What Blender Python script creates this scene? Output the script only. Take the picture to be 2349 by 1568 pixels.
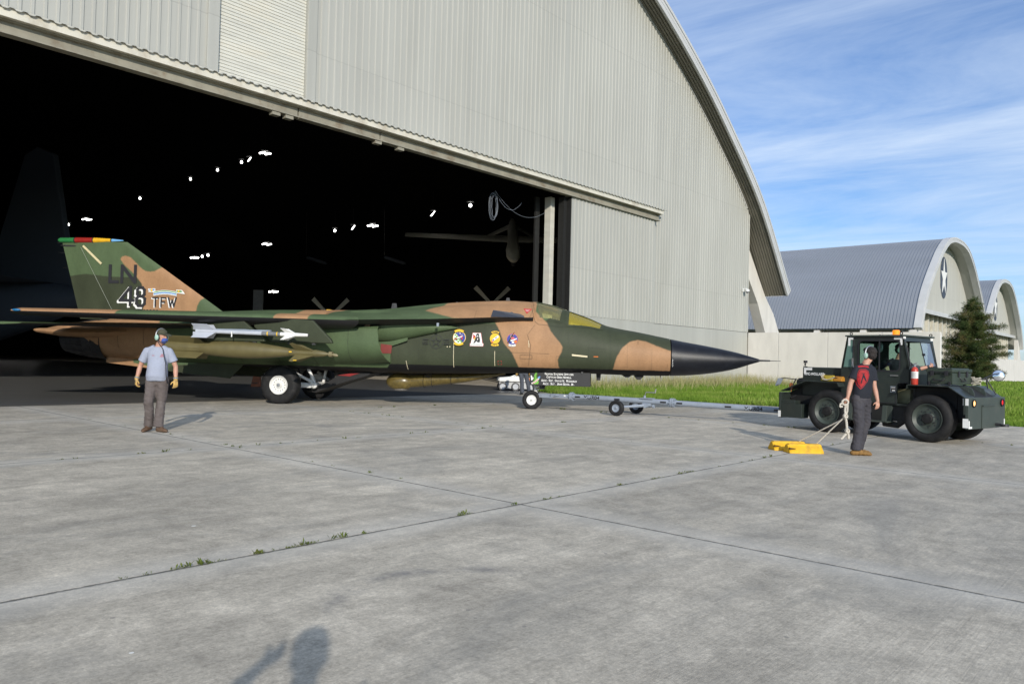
import bpy, bmesh, math, random
import numpy as np
from math import sin, cos, pi, radians, sqrt, atan2
from mathutils import Vector, Matrix, noise
from mathutils.bvhtree import BVHTree
random.seed(7)
scn = bpy.context.scene
COL = scn.collection
for o in list(bpy.data.objects): bpy.data.objects.remove(o)

# ------------------------------------------------------------------ camera
cam_d = bpy.data.cameras.new('camera'); cam = bpy.data.objects.new('camera', cam_d); COL.objects.link(cam)
cam_d.sensor_width = 36; cam_d.lens = 1750/2349*36; cam_d.clip_end = 5000; cam_d.clip_start = 0.05
cam.rotation_mode = 'XYZ'
cam.matrix_world = Matrix.Translation((0, 0, 1.5)) @ Matrix.Rotation(radians(90+1.24), 4, 'X') @ Matrix.Rotation(radians(1.43), 4, 'Z')
scn.camera = cam
# ------------------------------------------------------------------ world and sun
SUN_EL = radians(20.5); SUN_AZ = radians(169.0)        # clockwise from +Y
w = bpy.data.worlds.new('World'); scn.world = w; w.use_nodes = True
nt = w.node_tree; nt.nodes.clear()
def N(t, typ, **k):
    n = t.nodes.new(typ)
    for a, b in k.items(): setattr(n, a, b)
    return n
wo = N(nt, 'ShaderNodeOutputWorld'); bg = N(nt, 'ShaderNodeBackground'); bg.inputs[1].default_value = 0.105
sky = N(nt, 'ShaderNodeTexSky', sky_type='NISHITA', sun_disc=False, sun_elevation=SUN_EL, sun_rotation=SUN_AZ)
sky.air_density = 1.0; sky.dust_density = 0.6; sky.ozone_density = 1.6
tc = N(nt, 'ShaderNodeTexCoord')
# cirrus: direction projected on a high flat layer, stretched, warped
sep = N(nt, 'ShaderNodeSeparateXYZ'); nt.links.new(tc.outputs['Generated'], sep.inputs[0])
zz = N(nt, 'ShaderNodeMath', operation='MAXIMUM'); nt.links.new(sep.outputs[2], zz.inputs[0]); zz.inputs[1].default_value = 0.02
za = N(nt, 'ShaderNodeMath', operation='ADD'); nt.links.new(zz.outputs[0], za.inputs[0]); za.inputs[1].default_value = 0.12
dx = N(nt, 'ShaderNodeMath', operation='DIVIDE'); nt.links.new(sep.outputs[0], dx.inputs[0]); nt.links.new(za.outputs[0], dx.inputs[1])
dy = N(nt, 'ShaderNodeMath', operation='DIVIDE'); nt.links.new(sep.outputs[1], dy.inputs[0]); nt.links.new(za.outputs[0], dy.inputs[1])
cb = N(nt, 'ShaderNodeCombineXYZ'); nt.links.new(dx.outputs[0], cb.inputs[0]); nt.links.new(dy.outputs[0], cb.inputs[1])
mr0 = N(nt, 'ShaderNodeMapping'); mr0.inputs['Rotation'].default_value = (0, 0, radians(34)); nt.links.new(cb.outputs[0], mr0.inputs[0])
mp = N(nt, 'ShaderNodeMapping'); mp.inputs['Scale'].default_value = (0.36, 1.15, 1); mp.inputs['Location'].default_value = (3.1, 0.9, 0)
nt.links.new(mr0.outputs[0], mp.inputs[0])
n1 = N(nt, 'ShaderNodeTexNoise'); n1.inputs['Scale'].default_value = 1.5; n1.inputs['Detail'].default_value = 9; n1.inputs['Roughness'].default_value = 0.64; n1.inputs['Distortion'].default_value = 0.5
nt.links.new(mp.outputs[0], n1.inputs['Vector'])
cr = N(nt, 'ShaderNodeValToRGB'); cr.color_ramp.elements[0].position = 0.36; cr.color_ramp.elements[1].position = 0.70
cr.color_ramp.elements[0].color = (0.10, 0.10, 0.10, 1); cr.color_ramp.elements[1].color = (0.72, 0.72, 0.72, 1)
n0 = N(nt, 'ShaderNodeTexNoise'); n0.inputs['Scale'].default_value = .55; n0.inputs['Detail'].default_value = 3; nt.links.new(mr0.outputs[0], n0.inputs['Vector'])
cov = N(nt, 'ShaderNodeMath', operation='MULTIPLY_ADD'); nt.links.new(n0.outputs['Fac'], cov.inputs[0]); cov.inputs[1].default_value = .6; cov.inputs[2].default_value = -.28
sm_ = N(nt, 'ShaderNodeMath', operation='ADD'); nt.links.new(n1.outputs['Fac'], sm_.inputs[0]); nt.links.new(cov.outputs[0], sm_.inputs[1]); nt.links.new(sm_.outputs[0], cr.inputs[0])
mixc = N(nt, 'ShaderNodeMix', data_type='RGBA'); nt.links.new(cr.outputs[0], mixc.inputs[0])
gain = N(nt, 'ShaderNodeMix', data_type='RGBA', blend_type='MULTIPLY'); gain.inputs[0].default_value = 1; gain.inputs[7].default_value = (0.80, 1.08, 1.50, 1)
nt.links.new(sky.outputs[0], gain.inputs[6])
nt.links.new(gain.outputs[2], mixc.inputs[6]); mixc.inputs[7].default_value = (7.3, 8.5, 10.1, 1)
nt.links.new(mixc.outputs[2], bg.inputs[0]); nt.links.new(bg.outputs[0], wo.inputs[0])
sd = bpy.data.lights.new('sun', 'SUN'); sun = bpy.data.objects.new('sun', sd); COL.objects.link(sun)
sd.energy = 3.6; sd.angle = radians(0.55); sd.color = (1.0, 0.93, 0.82)
tosun = Vector((sin(SUN_AZ)*cos(SUN_EL), cos(SUN_AZ)*cos(SUN_EL), sin(SUN_EL)))
sun.rotation_euler = tosun.to_track_quat('Z', 'Y').to_euler(); sun.location = (5, -20, 20)
scn.view_settings.view_transform = 'Standard'; scn.view_settings.look = 'None'; scn.view_settings.exposure = 0.0; scn.view_settings.gamma = 1
scn.render.engine = 'CYCLES'; scn.cycles.caustics_reflective = False; scn.cycles.caustics_refractive = False

# ------------------------------------------------------------------ helpers
class MB:
    def __init__(s): s.v = []; s.f = []; s.m = []
    def add(s, vs, fs, m=0):
        b = len(s.v); s.v += [tuple(v) for v in vs]; s.f += [tuple(i+b for i in f) for f in fs]; s.m += [m]*len(fs); return s
    def box(s, x0, x1, y0, y1, z0, z1, m=0):
        return s.add([(x0,y0,z0),(x1,y0,z0),(x1,y1,z0),(x0,y1,z0),(x0,y0,z1),(x1,y0,z1),(x1,y1,z1),(x0,y1,z1)],
                     [(0,3,2,1),(4,5,6,7),(0,1,5,4),(1,2,6,5),(2,3,7,6),(3,0,4,7)], m)
    def loft(s, secs, closed=True, caps=True, m=0):
        n = len(secs[0]); b = len(s.v); k = len(secs); fs = []
        r = n if closed else n-1
        for i in range(k-1):
            for j in range(r):
                a = i*n+j; c = i*n+(j+1) % n
                fs.append((a, c, c+n, a+n))
        if caps and closed: fs.append(tuple(range(n-1, -1, -1))); fs.append(tuple((k-1)*n+j for j in range(n)))
        return s.add([v for sec in secs for v in sec], fs, m)
    def tube(s, pts, r, n=8, caps=True, m=0, flat=None):
        pts = [Vector(p) for p in pts]; k = len(pts)
        if not hasattr(r, '__len__'): r = [r]*k
        secs = []; up = None
        for i, p in enumerate(pts):
            t = (pts[min(i+1, k-1)]-pts[max(i-1, 0)])
            if t.length < 1e-9: t = Vector((0, 0, 1))
            t.normalize()
            if up is None: up = Vector((0, 0, 1)) if abs(t.z) < .9 else Vector((0, 1, 0))
            a = t.cross(up)
            if a.length < 1e-5: a = t.cross(Vector((1, 0, 0)))
            a.normalize(); b2 = a.cross(t).normalized(); up = b2
            secs.append([p+(a*cos(2*pi*j/n)+b2*sin(2*pi*j/n))*r[i] for j in range(n)])
        return s.loft(secs, True, caps, m)
    def prism(s, poly, axis, a, b, m=0):
        n = len(poly)
        def P(p, t): return {'y': (p[0], t, p[1]), 'x': (t, p[0], p[1]), 'z': (p[0], p[1], t)}[axis]
        return s.add([P(p, a) for p in poly]+[P(p, b) for p in poly],
                     [tuple(range(n)), tuple(range(2*n-1, n-1, -1))]+[(i, i+n, (i+1) % n+n, (i+1) % n) for i in range(n)], m)
    def lathe(s, prof, n=32, axis='y', c=(0,0,0), m=0, a0=0, a1=2*pi):
        full = abs(a1-a0-2*pi) < 1e-6; k = n if full else n+1; secs = []
        for (t, r) in prof:
            ring = []
            for j in range(k):
                a = a0+(a1-a0)*j/n
                u, v = r*cos(a), r*sin(a)
                ring.append({'y': (c[0]+u, c[1]+t, c[2]+v), 'x': (c[0]+t, c[1]+u, c[2]+v), 'z': (c[0]+u, c[1]+v, c[2]+t)}[axis])
            secs.append(ring)
        return s.loft(secs, full, False, m)
    def ell(s, c, r, n=14, k=9, m=0, rot=None):
        secs = []
        for i in range(k+1):
            ph = -pi/2+pi*i/k
            ring = []
            for j in range(n):
                a = 2*pi*j/n
                v = Vector((cos(a)*max(cos(ph), .02)*r[0], sin(a)*max(cos(ph), .02)*r[1], sin(ph)*r[2]))
                if rot is not None: v = rot @ v
                ring.append(v+Vector(c))
            secs.append(ring)
        return s.loft(secs, True, True, m)
    def build(s, name, mat, parent=None, smooth=False, bevel=0, loc=None, rot=None, kind=None, angle=None):
        me = bpy.data.meshes.new(name); me.from_pydata([tuple(v) for v in s.v], [], s.f)
        mats = mat if isinstance(mat, (list, tuple)) else [mat]
        for mm in mats: me.materials.append(mm)
        if len(mats) > 1: me.polygons.foreach_set('material_index', s.m)
        bm = bmesh.new(); bm.from_mesh(me); bmesh.ops.recalc_face_normals(bm, faces=bm.faces); bm.to_mesh(me); bm.free()
        if smooth: me.polygons.foreach_set('use_smooth', [True]*len(me.polygons))
        if smooth and angle is None: angle = 40
        if angle:
            try: me.set_sharp_from_angle(angle=radians(angle))
            except Exception: pass
        me.update()
        o = bpy.data.objects.new(name, me); COL.objects.link(o)
        if parent: o.parent = parent
        if loc: o.location = loc
        if rot: o.rotation_euler = rot
        if bevel:
            b = o.modifiers.new('b', 'BEVEL'); b.width = bevel; b.segments = 2; b.limit_method = 'ANGLE'; b.angle_limit = radians(50)
        if kind: o['kind'] = kind
        return o
def tag(o, label, cat, group=None):
    o['label'] = label; o['category'] = cat
    if group: o['group'] = group
    return o
def thing(name, label, cat, loc=(0,0,0), rz=0, group=None):
    o = bpy.data.objects.new(name, None); o.empty_display_size = .2; COL.objects.link(o); o.location = loc; o.rotation_euler = (0, 0, rz)
    return tag(o, label, cat, group)
def copy_tree(o, parent=None):
    c = o.copy(); COL.objects.link(c)
    if parent: c.parent = parent
    for ch in list(o.children): copy_tree(ch, c)
    return c
def fast_mesh(name, V, F, mat, kind=None, parent=None, mi=None, mats=None):
    V = np.asarray(V, np.float32); F = np.asarray(F, np.int32); k = F.shape[1]
    me = bpy.data.meshes.new(name); me.vertices.add(len(V)); me.vertices.foreach_set('co', V.ravel())
    me.loops.add(F.size); me.loops.foreach_set('vertex_index', F.ravel()); me.polygons.add(len(F))
    me.polygons.foreach_set('loop_start', np.arange(0, F.size, k, dtype=np.int32))
    for mm in (mats or [mat]): me.materials.append(mm)
    if mi is not None: me.polygons.foreach_set('material_index', np.asarray(mi, np.int32))
    me.update(calc_edges=True); me.validate()
    o = bpy.data.objects.new(name, me); COL.objects.link(o)
    if kind: o['kind'] = kind
    if parent: o.parent = parent
    return o

# ------------------------------------------------------------------ materials
def mat(name, col, rough=.6, metal=0, var=.12, scale=6, bump=0, bscale=40, spec=.5, dirt=None, dscale=2, damt=.35, stretch=None, coat=0, emit=None, estr=1):
    m = bpy.data.materials.new(name); m.use_nodes = True; t = m.node_tree; b = t.nodes['Principled BSDF']
    b.inputs['Roughness'].default_value = rough; b.inputs['Metallic'].default_value = metal; b.inputs['Specular IOR Level'].default_value = spec
    if coat: b.inputs['Coat Weight'].default_value = coat
    co = N(t, 'ShaderNodeTexCoord'); vec = co.outputs['Object']
    if stretch:
        mpp = N(t, 'ShaderNodeMapping'); mpp.inputs['Scale'].default_value = stretch; t.links.new(vec, mpp.inputs[0]); vec = mpp.outputs[0]
    no = N(t, 'ShaderNodeTexNoise'); no.inputs['Scale'].default_value = scale; no.inputs['Detail'].default_value = 5; t.links.new(vec, no.inputs['Vector'])
    mr = N(t, 'ShaderNodeMapRange'); mr.inputs[1].default_value = .3; mr.inputs[2].default_value = .7; mr.inputs[3].default_value = 1-var; mr.inputs[4].default_value = 1+var
    t.links.new(no.outputs['Fac'], mr.inputs[0])
    mx = N(t, 'ShaderNodeMix', data_type='RGBA', blend_type='MULTIPLY'); mx.inputs[0].default_value = 1; mx.inputs[6].default_value = (*col, 1)
    t.links.new(mr.outputs[0], mx.inputs[7]); out = mx.outputs[2]
    if dirt:
        n2 = N(t, 'ShaderNodeTexNoise'); n2.inputs['Scale'].default_value = dscale; n2.inputs['Detail'].default_value = 7; n2.inputs['Roughness'].default_value = .65; t.links.new(vec, n2.inputs['Vector'])
        m2 = N(t, 'ShaderNodeMapRange'); m2.inputs[1].default_value = .5; m2.inputs[2].default_value = .72; m2.inputs[3].default_value = 0; m2.inputs[4].default_value = damt; t.links.new(n2.outputs['Fac'], m2.inputs[0])
        x2 = N(t, 'ShaderNodeMix', data_type='RGBA'); t.links.new(m2.outputs[0], x2.inputs[0]); t.links.new(out, x2.inputs[6]); x2.inputs[7].default_value = (*dirt, 1); out = x2.outputs[2]
    t.links.new(out, b.inputs['Base Color'])
    if bump:
        n3 = N(t, 'ShaderNodeTexNoise'); n3.inputs['Scale'].default_value = bscale; n3.inputs['Detail'].default_value = 4; t.links.new(co.outputs['Object'], n3.inputs['Vector'])
        bp = N(t, 'ShaderNodeBump'); bp.inputs['Strength'].default_value = bump; bp.inputs['Distance'].default_value = .02; t.links.new(n3.outputs['Fac'], bp.inputs['Height']); t.links.new(bp.outputs[0], b.inputs['Normal'])
    if emit: b.inputs['Emission Color'].default_value = (*emit, 1); b.inputs['Emission Strength'].default_value = estr
    return m
def glass(name, tint, refl=.5, opac=.25, col=(.02,.02,.02)):
    m = bpy.data.materials.new(name); m.use_nodes = True; t = m.node_tree; t.nodes.clear()
    o = N(t, 'ShaderNodeOutputMaterial'); tr = N(t, 'ShaderNodeBsdfTransparent'); tr.inputs[0].default_value = (*tint, 1)
    gl = N(t, 'ShaderNodeBsdfGlossy'); gl.inputs['Roughness'].default_value = .03; di = N(t, 'ShaderNodeBsdfDiffuse'); di.inputs[0].default_value = (*col, 1)
    a = N(t, 'ShaderNodeMixShader'); a.inputs[0].default_value = opac; t.links.new(tr.outputs[0], a.inputs[1]); t.links.new(di.outputs[0], a.inputs[2])
    fr = N(t, 'ShaderNodeFresnel'); fr.inputs[0].default_value = 1.5; mu = N(t, 'ShaderNodeMath', operation='MULTIPLY_ADD'); mu.inputs[1].default_value = 1.0; mu.inputs[2].default_value = refl*.1; t.links.new(fr.outputs[0], mu.inputs[0])
    b = N(t, 'ShaderNodeMixShader'); t.links.new(mu.outputs[0], b.inputs[0]); t.links.new(a.outputs[0], b.inputs[1]); t.links.new(gl.outputs[0], b.inputs[2]); t.links.new(b.outputs[0], o.inputs[0])
    return m
def flatm(name, col, rough=.6): return mat(name, col, rough, var=.04)

M = {}
M['facade_plain'] = mat('facade paint', (.405,.405,.37), .5, var=.05, scale=.6, dirt=(.33,.32,.27), dscale=.35, damt=.25, stretch=(1,1,.25))
def clad(name, col):
    m = mat(name, col, .5, var=.05, scale=.6, dirt=(.33,.32,.27), dscale=.35, damt=.25, stretch=(1,1,.25)); t = m.node_tree; b = t.nodes['Principled BSDF']; L = t.links.new
    src = b.inputs['Base Color'].links[0].from_socket; co = N(t, 'ShaderNodeTexCoord'); sp = N(t, 'ShaderNodeSeparateXYZ'); L(co.outputs['Object'], sp.inputs[0])
    def ma(op, x, y=None):
        n = N(t, 'ShaderNodeMath', operation=op)
        for i, q in enumerate((x, y)):
            if q is None: continue
            if isinstance(q, (int, float)): n.inputs[i].default_value = q
            else: L(q, n.inputs[i])
        return n.outputs[0]
    fx = ma('FLOOR', ma('DIVIDE', sp.outputs[0], .915)); zd = ma('DIVIDE', ma('ADD', sp.outputs[2], ma('MULTIPLY', ma('MODULO', fx, 2), .0)), 6.1); fz = ma('FLOOR', zd)
    cb_ = N(t, 'ShaderNodeCombineXYZ'); L(fx, cb_.inputs[0]); L(fz, cb_.inputs[1]); wn = N(t, 'ShaderNodeTexWhiteNoise', noise_dimensions='2D'); L(cb_.outputs[0], wn.inputs['Vector'])
    r = N(t, 'ShaderNodeMapRange'); r.inputs[3].default_value = .975; r.inputs[4].default_value = 1.02; L(wn.outputs['Value'], r.inputs[0])
    lap = ma('LESS_THAN', ma('FRACT', zd), .006); sub_ = ma('SUBTRACT', r.outputs[0], ma('MULTIPLY', lap, .12))
    # faint vertical run-off streaks
    mp_ = N(t, 'ShaderNodeMapping'); mp_.inputs['Scale'].default_value = (5, 5, .12); L(co.outputs['Object'], mp_.inputs[0]); n_ = N(t, 'ShaderNodeTexNoise'); n_.inputs['Scale'].default_value = 1.0; n_.inputs['Detail'].default_value = 6; L(mp_.outputs[0], n_.inputs['Vector'])
    r2 = N(t, 'ShaderNodeMapRange'); r2.inputs[1].default_value = .35; r2.inputs[2].default_value = .7; r2.inputs[3].default_value = 1.02; r2.inputs[4].default_value = .95; L(n_.outputs['Fac'], r2.inputs[0])
    x = N(t, 'ShaderNodeMix', data_type='RGBA', blend_type='MULTIPLY'); x.inputs[0].default_value = 1; L(src, x.inputs[6]); L(ma('MULTIPLY', sub_, r2.outputs[0]), x.inputs[7]); L(x.outputs[2], b.inputs['Base Color']); return m
M['facade'] = clad('ribbed cladding', (.425,.425,.388))
M['louvre'] = mat('louvre paint', (.60,.59,.52), .5, var=.08, scale=1.2, dirt=(.66,.60,.47), dscale=1.0, damt=.5, stretch=(.5,1,3))
M['header'] = mat('header beam paint', (.66,.63,.54), .5, var=.08, scale=2, dirt=(.28,.21,.12), dscale=1.3, damt=.6, stretch=(1,1,.6))
M['rust'] = mat('stained steel', (.30,.28,.22), .6, var=.15, scale=2, dirt=(.16,.10,.05), dscale=2.2, damt=.7)
M['rim'] = mat('roof fascia paint', (.56,.56,.55), .45, var=.05, scale=.7, dirt=(.4,.4,.38), dscale=.6)
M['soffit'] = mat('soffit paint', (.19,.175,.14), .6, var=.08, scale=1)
M['conc_wall'] = mat('precast concrete', (.70,.67,.62), .8, var=.06, scale=1.5, dirt=(.50,.48,.44), dscale=.9, damt=.35, bump=.2, bscale=20, stretch=(1,1,.35))
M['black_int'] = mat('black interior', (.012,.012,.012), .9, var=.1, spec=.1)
M['dark_int'] = mat('dark interior steel', (.012,.012,.011), .7, var=.2)
M['roof'] = mat('roof metal', (.27,.29,.33), .42, metal=.1, var=.10, scale=.25, dirt=(.34,.35,.37), dscale=.5, damt=.4, stretch=(1,.3,1))
M['white'] = mat('white paint', (.78,.78,.76), .4, var=.05, scale=8, dirt=(.45,.42,.36), dscale=6, damt=.4)
M['whitep'] = flatm('white marking', (.82,.82,.80))
M['blackp'] = flatm('black marking', (.018,.018,.022))
M['rubber'] = mat('tyre rubber', (.014,.014,.015), .7, var=.3, scale=9, dirt=(.06,.055,.05), dscale=5, damt=.35, spec=.3)
M['steel'] = mat('bare steel', (.45,.45,.46), .35, metal=.8, var=.15, scale=10)
M['darksteel'] = mat('dark steel', (.06,.06,.062), .5, metal=.5, var=.2, scale=10)
M['steel_light'] = mat('grey enamel', (.27,.31,.37), .45, var=.08, scale=6, dirt=(.16,.17,.19), dscale=4, damt=.4)
def grid_mat():
    m = bpy.data.materials.new('apron concrete'); m.use_nodes = True; t = m.node_tree; b = t.nodes['Principled BSDF']; L = t.links.new
    co = N(t, 'ShaderNodeTexCoord'); V = co.outputs['Object']
    def noise_(sc, det=6, rg=.6, st=None, rz=0, dist=0):
        v = V
        if st: mm = N(t, 'ShaderNodeMapping'); mm.inputs['Scale'].default_value = st; mm.inputs['Rotation'].default_value = (0,0,rz); L(V, mm.inputs[0]); v = mm.outputs[0]
        n = N(t, 'ShaderNodeTexNoise'); n.inputs['Scale'].default_value = sc; n.inputs['Detail'].default_value = det; n.inputs['Roughness'].default_value = rg; n.inputs['Distortion'].default_value = dist; L(v, n.inputs['Vector']); return n.outputs['Fac']
    def mr(x, a, c, d, e, cl=True):
        n = N(t, 'ShaderNodeMapRange'); n.clamp = cl; L(x, n.inputs[0])
        for i, q in enumerate((a, c, d, e)): n.inputs[i+1].default_value = q
        return n.outputs[0]
    def ma(op, x, y=None, z=None):
        n = N(t, 'ShaderNodeMath', operation=op)
        for i, q in enumerate((x, y, z)):
            if q is None: continue
            if isinstance(q, (int, float)): n.inputs[i].default_value = q
            else: L(q, n.inputs[i])
        return n.outputs[0]
    def mixc(f, a, c, mode='MIX'):
        n = N(t, 'ShaderNodeMix', data_type='RGBA', blend_type=mode)
        if isinstance(f, (int, float)): n.inputs[0].default_value = f
        else: L(f, n.inputs[0])
        for i, q in ((6, a), (7, c)):
            if isinstance(q, tuple): n.inputs[i].default_value = (*q, 1)
            else: L(q, n.inputs[i])
        return n.outputs[2]
    big = noise_(.22, 5, .6); mid = noise_(1.3, 8, .68, None, 0, .6); fine = noise_(28, 5, .75); streak = noise_(1.6, 8, .7, (.35, 2.2, 1), radians(-35)); broom = noise_(9, 4, .7, (.12, 6, 1), radians(-42))
    val = ma('MULTIPLY', mr(big, .3, .7, .80, 1.08), mr(mid, .3, .7, .72, 1.14))
    blot = noise_(4.5, 10, .8, None, 0, .3); grit = noise_(70, 3, .8); val = ma('MULTIPLY', val, mr(streak, .32, .68, .84, 1.09)); val = ma('MULTIPLY', val, mr(fine, .3, .7, .74, 1.22)); val = ma('MULTIPLY', val, mr(grit, .3, .7, .82, 1.18)); val = ma('MULTIPLY', val, mr(blot, .36, .64, .76, 1.12)); val = ma('MULTIPLY', val, mr(broom, .35, .65, .93, 1.06))
    # per slab tone
    sx = N(t, 'ShaderNodeSeparateXYZ'); L(V, sx.inputs[0]); wob = noise_(7, 3)
    wo_ = ma('ADD', ma('MULTIPLY_ADD', wob, .03, -.015), ma('MULTIPLY_ADD', noise_(34, 3), .022, -.011))
    X = ma('ADD', sx.outputs[0], 24.0+6.1*20); Y = ma('ADD', sx.outputs[1], .0+6.1*20)
    Xs = ma('DIVIDE', X, 6.1); Ys = ma('DIVIDE', Y, 6.1)
    cbx = N(t, 'ShaderNodeCombineXYZ'); L(ma('FLOOR', Xs), cbx.inputs[0]); L(ma('FLOOR', Ys), cbx.inputs[1])
    wn = N(t, 'ShaderNodeTexWhiteNoise', noise_dimensions='2D'); L(cbx.outputs[0], wn.inputs['Vector'])
    val = ma('MULTIPLY', val, mr(wn.outputs['Value'], 0, 1, .90, 1.06))
    col = mixc(1.0, (.625,.565,.46), N(t, 'ShaderNodeCombineColor').outputs[0], 'MULTIPLY')
    cc = t.nodes[-1]
    comb = [n for n in t.nodes if n.bl_idname == 'ShaderNodeCombineColor'][0]
    for i in range(3): L(val, comb.inputs[i])
    # tan stains
    dk = mr(noise_(.45, 10, .74, (.7,1.4,1), radians(-40), 1.0), .50, .66, 0, .50); col = mixc(dk, col, (.24,.232,.21)); st = mr(noise_(.8, 6, .65, None, 0, .4), .58, .75, 0, .35); col = mixc(st, col, (.56,.51,.42))
    # pits and dark specks
    vo = N(t, 'ShaderNodeTexVoronoi'); vo.inputs['Scale'].default_value = 3.2; L(V, vo.inputs['Vector'])
    pit = ma('MULTIPLY', ma('LESS_THAN', vo.outputs['Distance'], .05), ma('GREATER_THAN', noise_(.5, 2), .48)); col = mixc(ma('MULTIPLY', pit, .6), col, (.20,.19,.175))
    vo2 = N(t, 'ShaderNodeTexVoronoi'); vo2.inputs['Scale'].default_value = 1.1; L(V, vo2.inputs['Vector'])
    wsp = ma('LESS_THAN', vo2.outputs['Distance'], .022); col = mixc(ma('MULTIPLY', wsp, .8), col, (.85,.85,.8))
    # tyre scuff arcs
    def arc(cx, cy, r, wd, f):
        ax = ma('SUBTRACT', sx.outputs[0], cx); ay = ma('SUBTRACT', sx.outputs[1], cy)
        d = ma('ABSOLUTE', ma('SUBTRACT', ma('SQRT', ma('ADD', ma('MULTIPLY', ax, ax), ma('MULTIPLY', ay, ay))), r))
        return ma('MULTIPLY', mr(d, 0, wd, f, 0), mr(noise_(3, 4, .7, (.6,.6,1)), .4, .62, 0, 1))
    a1_ = ma('MULTIPLY', arc(-26.68,-20.25,.83,.13,.75), mr(sx.outputs[1], -20.1, -19.7, 0, 1)); col = mixc(a1_, col, (.15,.15,.155))
    for a_ in ( (-20.5,-21.0,3.3,.10,.25), (-14.0,-5.5,6.5,.25,.45), (-13.2,-6.2,8.4,.2,.35), (-24,-9,3.4,.2,.35)):
        if a_[4]: col = mixc(arc(*a_), col, (.22,.22,.22))
    # joints
    def jd(q): fr = ma('FRACT', q); return ma('MULTIPLY', ma('MINIMUM', fr, ma('SUBTRACT', 1.0, fr)), 6.1)
    jx = ma('ADD', jd(Xs), wo_); jy = ma('ADD', jd(Ys), wo_); j = ma('MINIMUM', jx, jy)
    col = mixc(mr(j, .10, .45, .35, 0), col, (.60,.58,.53)); col = mixc(ma('MULTIPLY', mr(j, .006, .022, .85, 0), mr(noise_(5, 4, .7), .35, .5, .45, 1)), col, (.07,.068,.055))
    # interior floor: dark sealed slab beyond the threshold
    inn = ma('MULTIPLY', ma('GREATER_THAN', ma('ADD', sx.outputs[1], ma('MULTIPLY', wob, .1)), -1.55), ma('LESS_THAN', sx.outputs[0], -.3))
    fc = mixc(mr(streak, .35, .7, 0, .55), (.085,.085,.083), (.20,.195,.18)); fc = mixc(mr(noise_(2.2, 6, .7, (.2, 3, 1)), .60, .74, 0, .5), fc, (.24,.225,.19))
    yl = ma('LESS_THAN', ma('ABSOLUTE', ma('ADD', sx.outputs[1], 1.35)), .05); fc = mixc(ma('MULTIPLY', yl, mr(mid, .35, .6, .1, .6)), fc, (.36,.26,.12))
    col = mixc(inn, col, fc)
    L(col, b.inputs['Base Color'])
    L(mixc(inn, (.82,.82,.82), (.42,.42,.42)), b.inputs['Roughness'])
    bp = N(t, 'ShaderNodeBump'); bp.inputs['Strength'].default_value = .55; bp.inputs['Distance'].default_value = .01
    L(ma('ADD', ma('ADD', ma('MULTIPLY', fine, .6), ma('MULTIPLY', broom, .5)), mr(j, 0, .03, -1.5, 0)), bp.inputs['Height']); L(bp.outputs[0], b.inputs['Normal'])
    return m
M['apron'] = grid_mat()
M['soil'] = mat('field soil', (.075,.105,.03), .95, var=.35, scale=1.2, dirt=(.15,.14,.06), dscale=.5, damt=.6)
def leafm(name, c1, c2, c3, sc):
    m = bpy.data.materials.new(name); m.use_nodes = True; t = m.node_tree; b = t.nodes['Principled BSDF']; L = t.links.new
    co = N(t, 'ShaderNodeTexCoord'); no = N(t, 'ShaderNodeTexNoise'); no.inputs['Scale'].default_value = sc; no.inputs['Detail'].default_value = 6; no.inputs['Roughness'].default_value = .7; L(co.outputs['Object'], no.inputs['Vector'])
    r = N(t, 'ShaderNodeValToRGB'); e = r.color_ramp.elements; e[0].position = .34; e[0].color = (*c1, 1); e[1].position = .66; e[1].color = (*c3, 1); q = e.new(.5); q.color = (*c2, 1)
    L(no.outputs['Fac'], r.inputs[0]); L(r.outputs[0], b.inputs['Base Color']); b.inputs['Roughness'].default_value = .7; b.inputs['Specular IOR Level'].default_value = .2
    tl = N(t, 'ShaderNodeBsdfTranslucent'); L(r.outputs[0], tl.inputs[0]); ms = N(t, 'ShaderNodeMixShader'); ms.inputs[0].default_value = .3; L(b.outputs[0], ms.inputs[1]); L(tl.outputs[0], ms.inputs[2])
    out = [n for n in t.nodes if n.bl_idname == 'ShaderNodeOutputMaterial'][0]; L(ms.outputs[0], out.inputs[0]); return m
M['weed'] = leafm('joint weeds', (.09,.13,.02), (.15,.19,.04), (.24,.24,.08), 6)
M['grass'] = leafm('grass blades', (.11,.21,.025), (.20,.32,.04), (.34,.40,.10), .5)
M['seed'] = leafm('seed heads', (.36,.31,.14), (.46,.42,.22), (.30,.34,.10), 2)
M['needle'] = leafm('pine needles', (.035,.07,.022), (.085,.12,.035), (.20,.15,.06), .8)
M['bark'] = mat('pine bark', (.10,.07,.05), .9, var=.3, scale=5)

# ------------------------------------------------------------------ frames
HA = Vector((2.585, 37.995, 0)); HR = radians(48)       # hangar frame: x along the facade, y into the building
HM = Matrix.Translation(HA) @ Matrix.Rotation(HR, 4, 'Z')
def hf(x, y, z=0): return HM @ Vector((x, y, z))

# ------------------------------------------------------------------ ground
g = MB(); g.add([(-900,-500,0),(1500,-500,0),(1500,1500,0),(-900,1500,0)], [(0,1,2,3)])
g.build('ground', M['soil'], loc=(0,0,-.03), kind='structure')
EDGE = [(-2.0,0.0),(-3.6,-2.0),(-3.3,-6),(-2.9,-12.0),(-5.3,-18.6),(-5.7,-23),(-6.0,-32),(-5,-60)]
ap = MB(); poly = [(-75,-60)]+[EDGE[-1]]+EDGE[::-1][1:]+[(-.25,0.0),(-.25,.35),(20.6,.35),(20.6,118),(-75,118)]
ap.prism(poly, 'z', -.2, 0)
o = ap.build('concrete_apron', M['apron'], kind='structure'); o.location = HA; o.rotation_euler = (0,0,HR)
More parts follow.
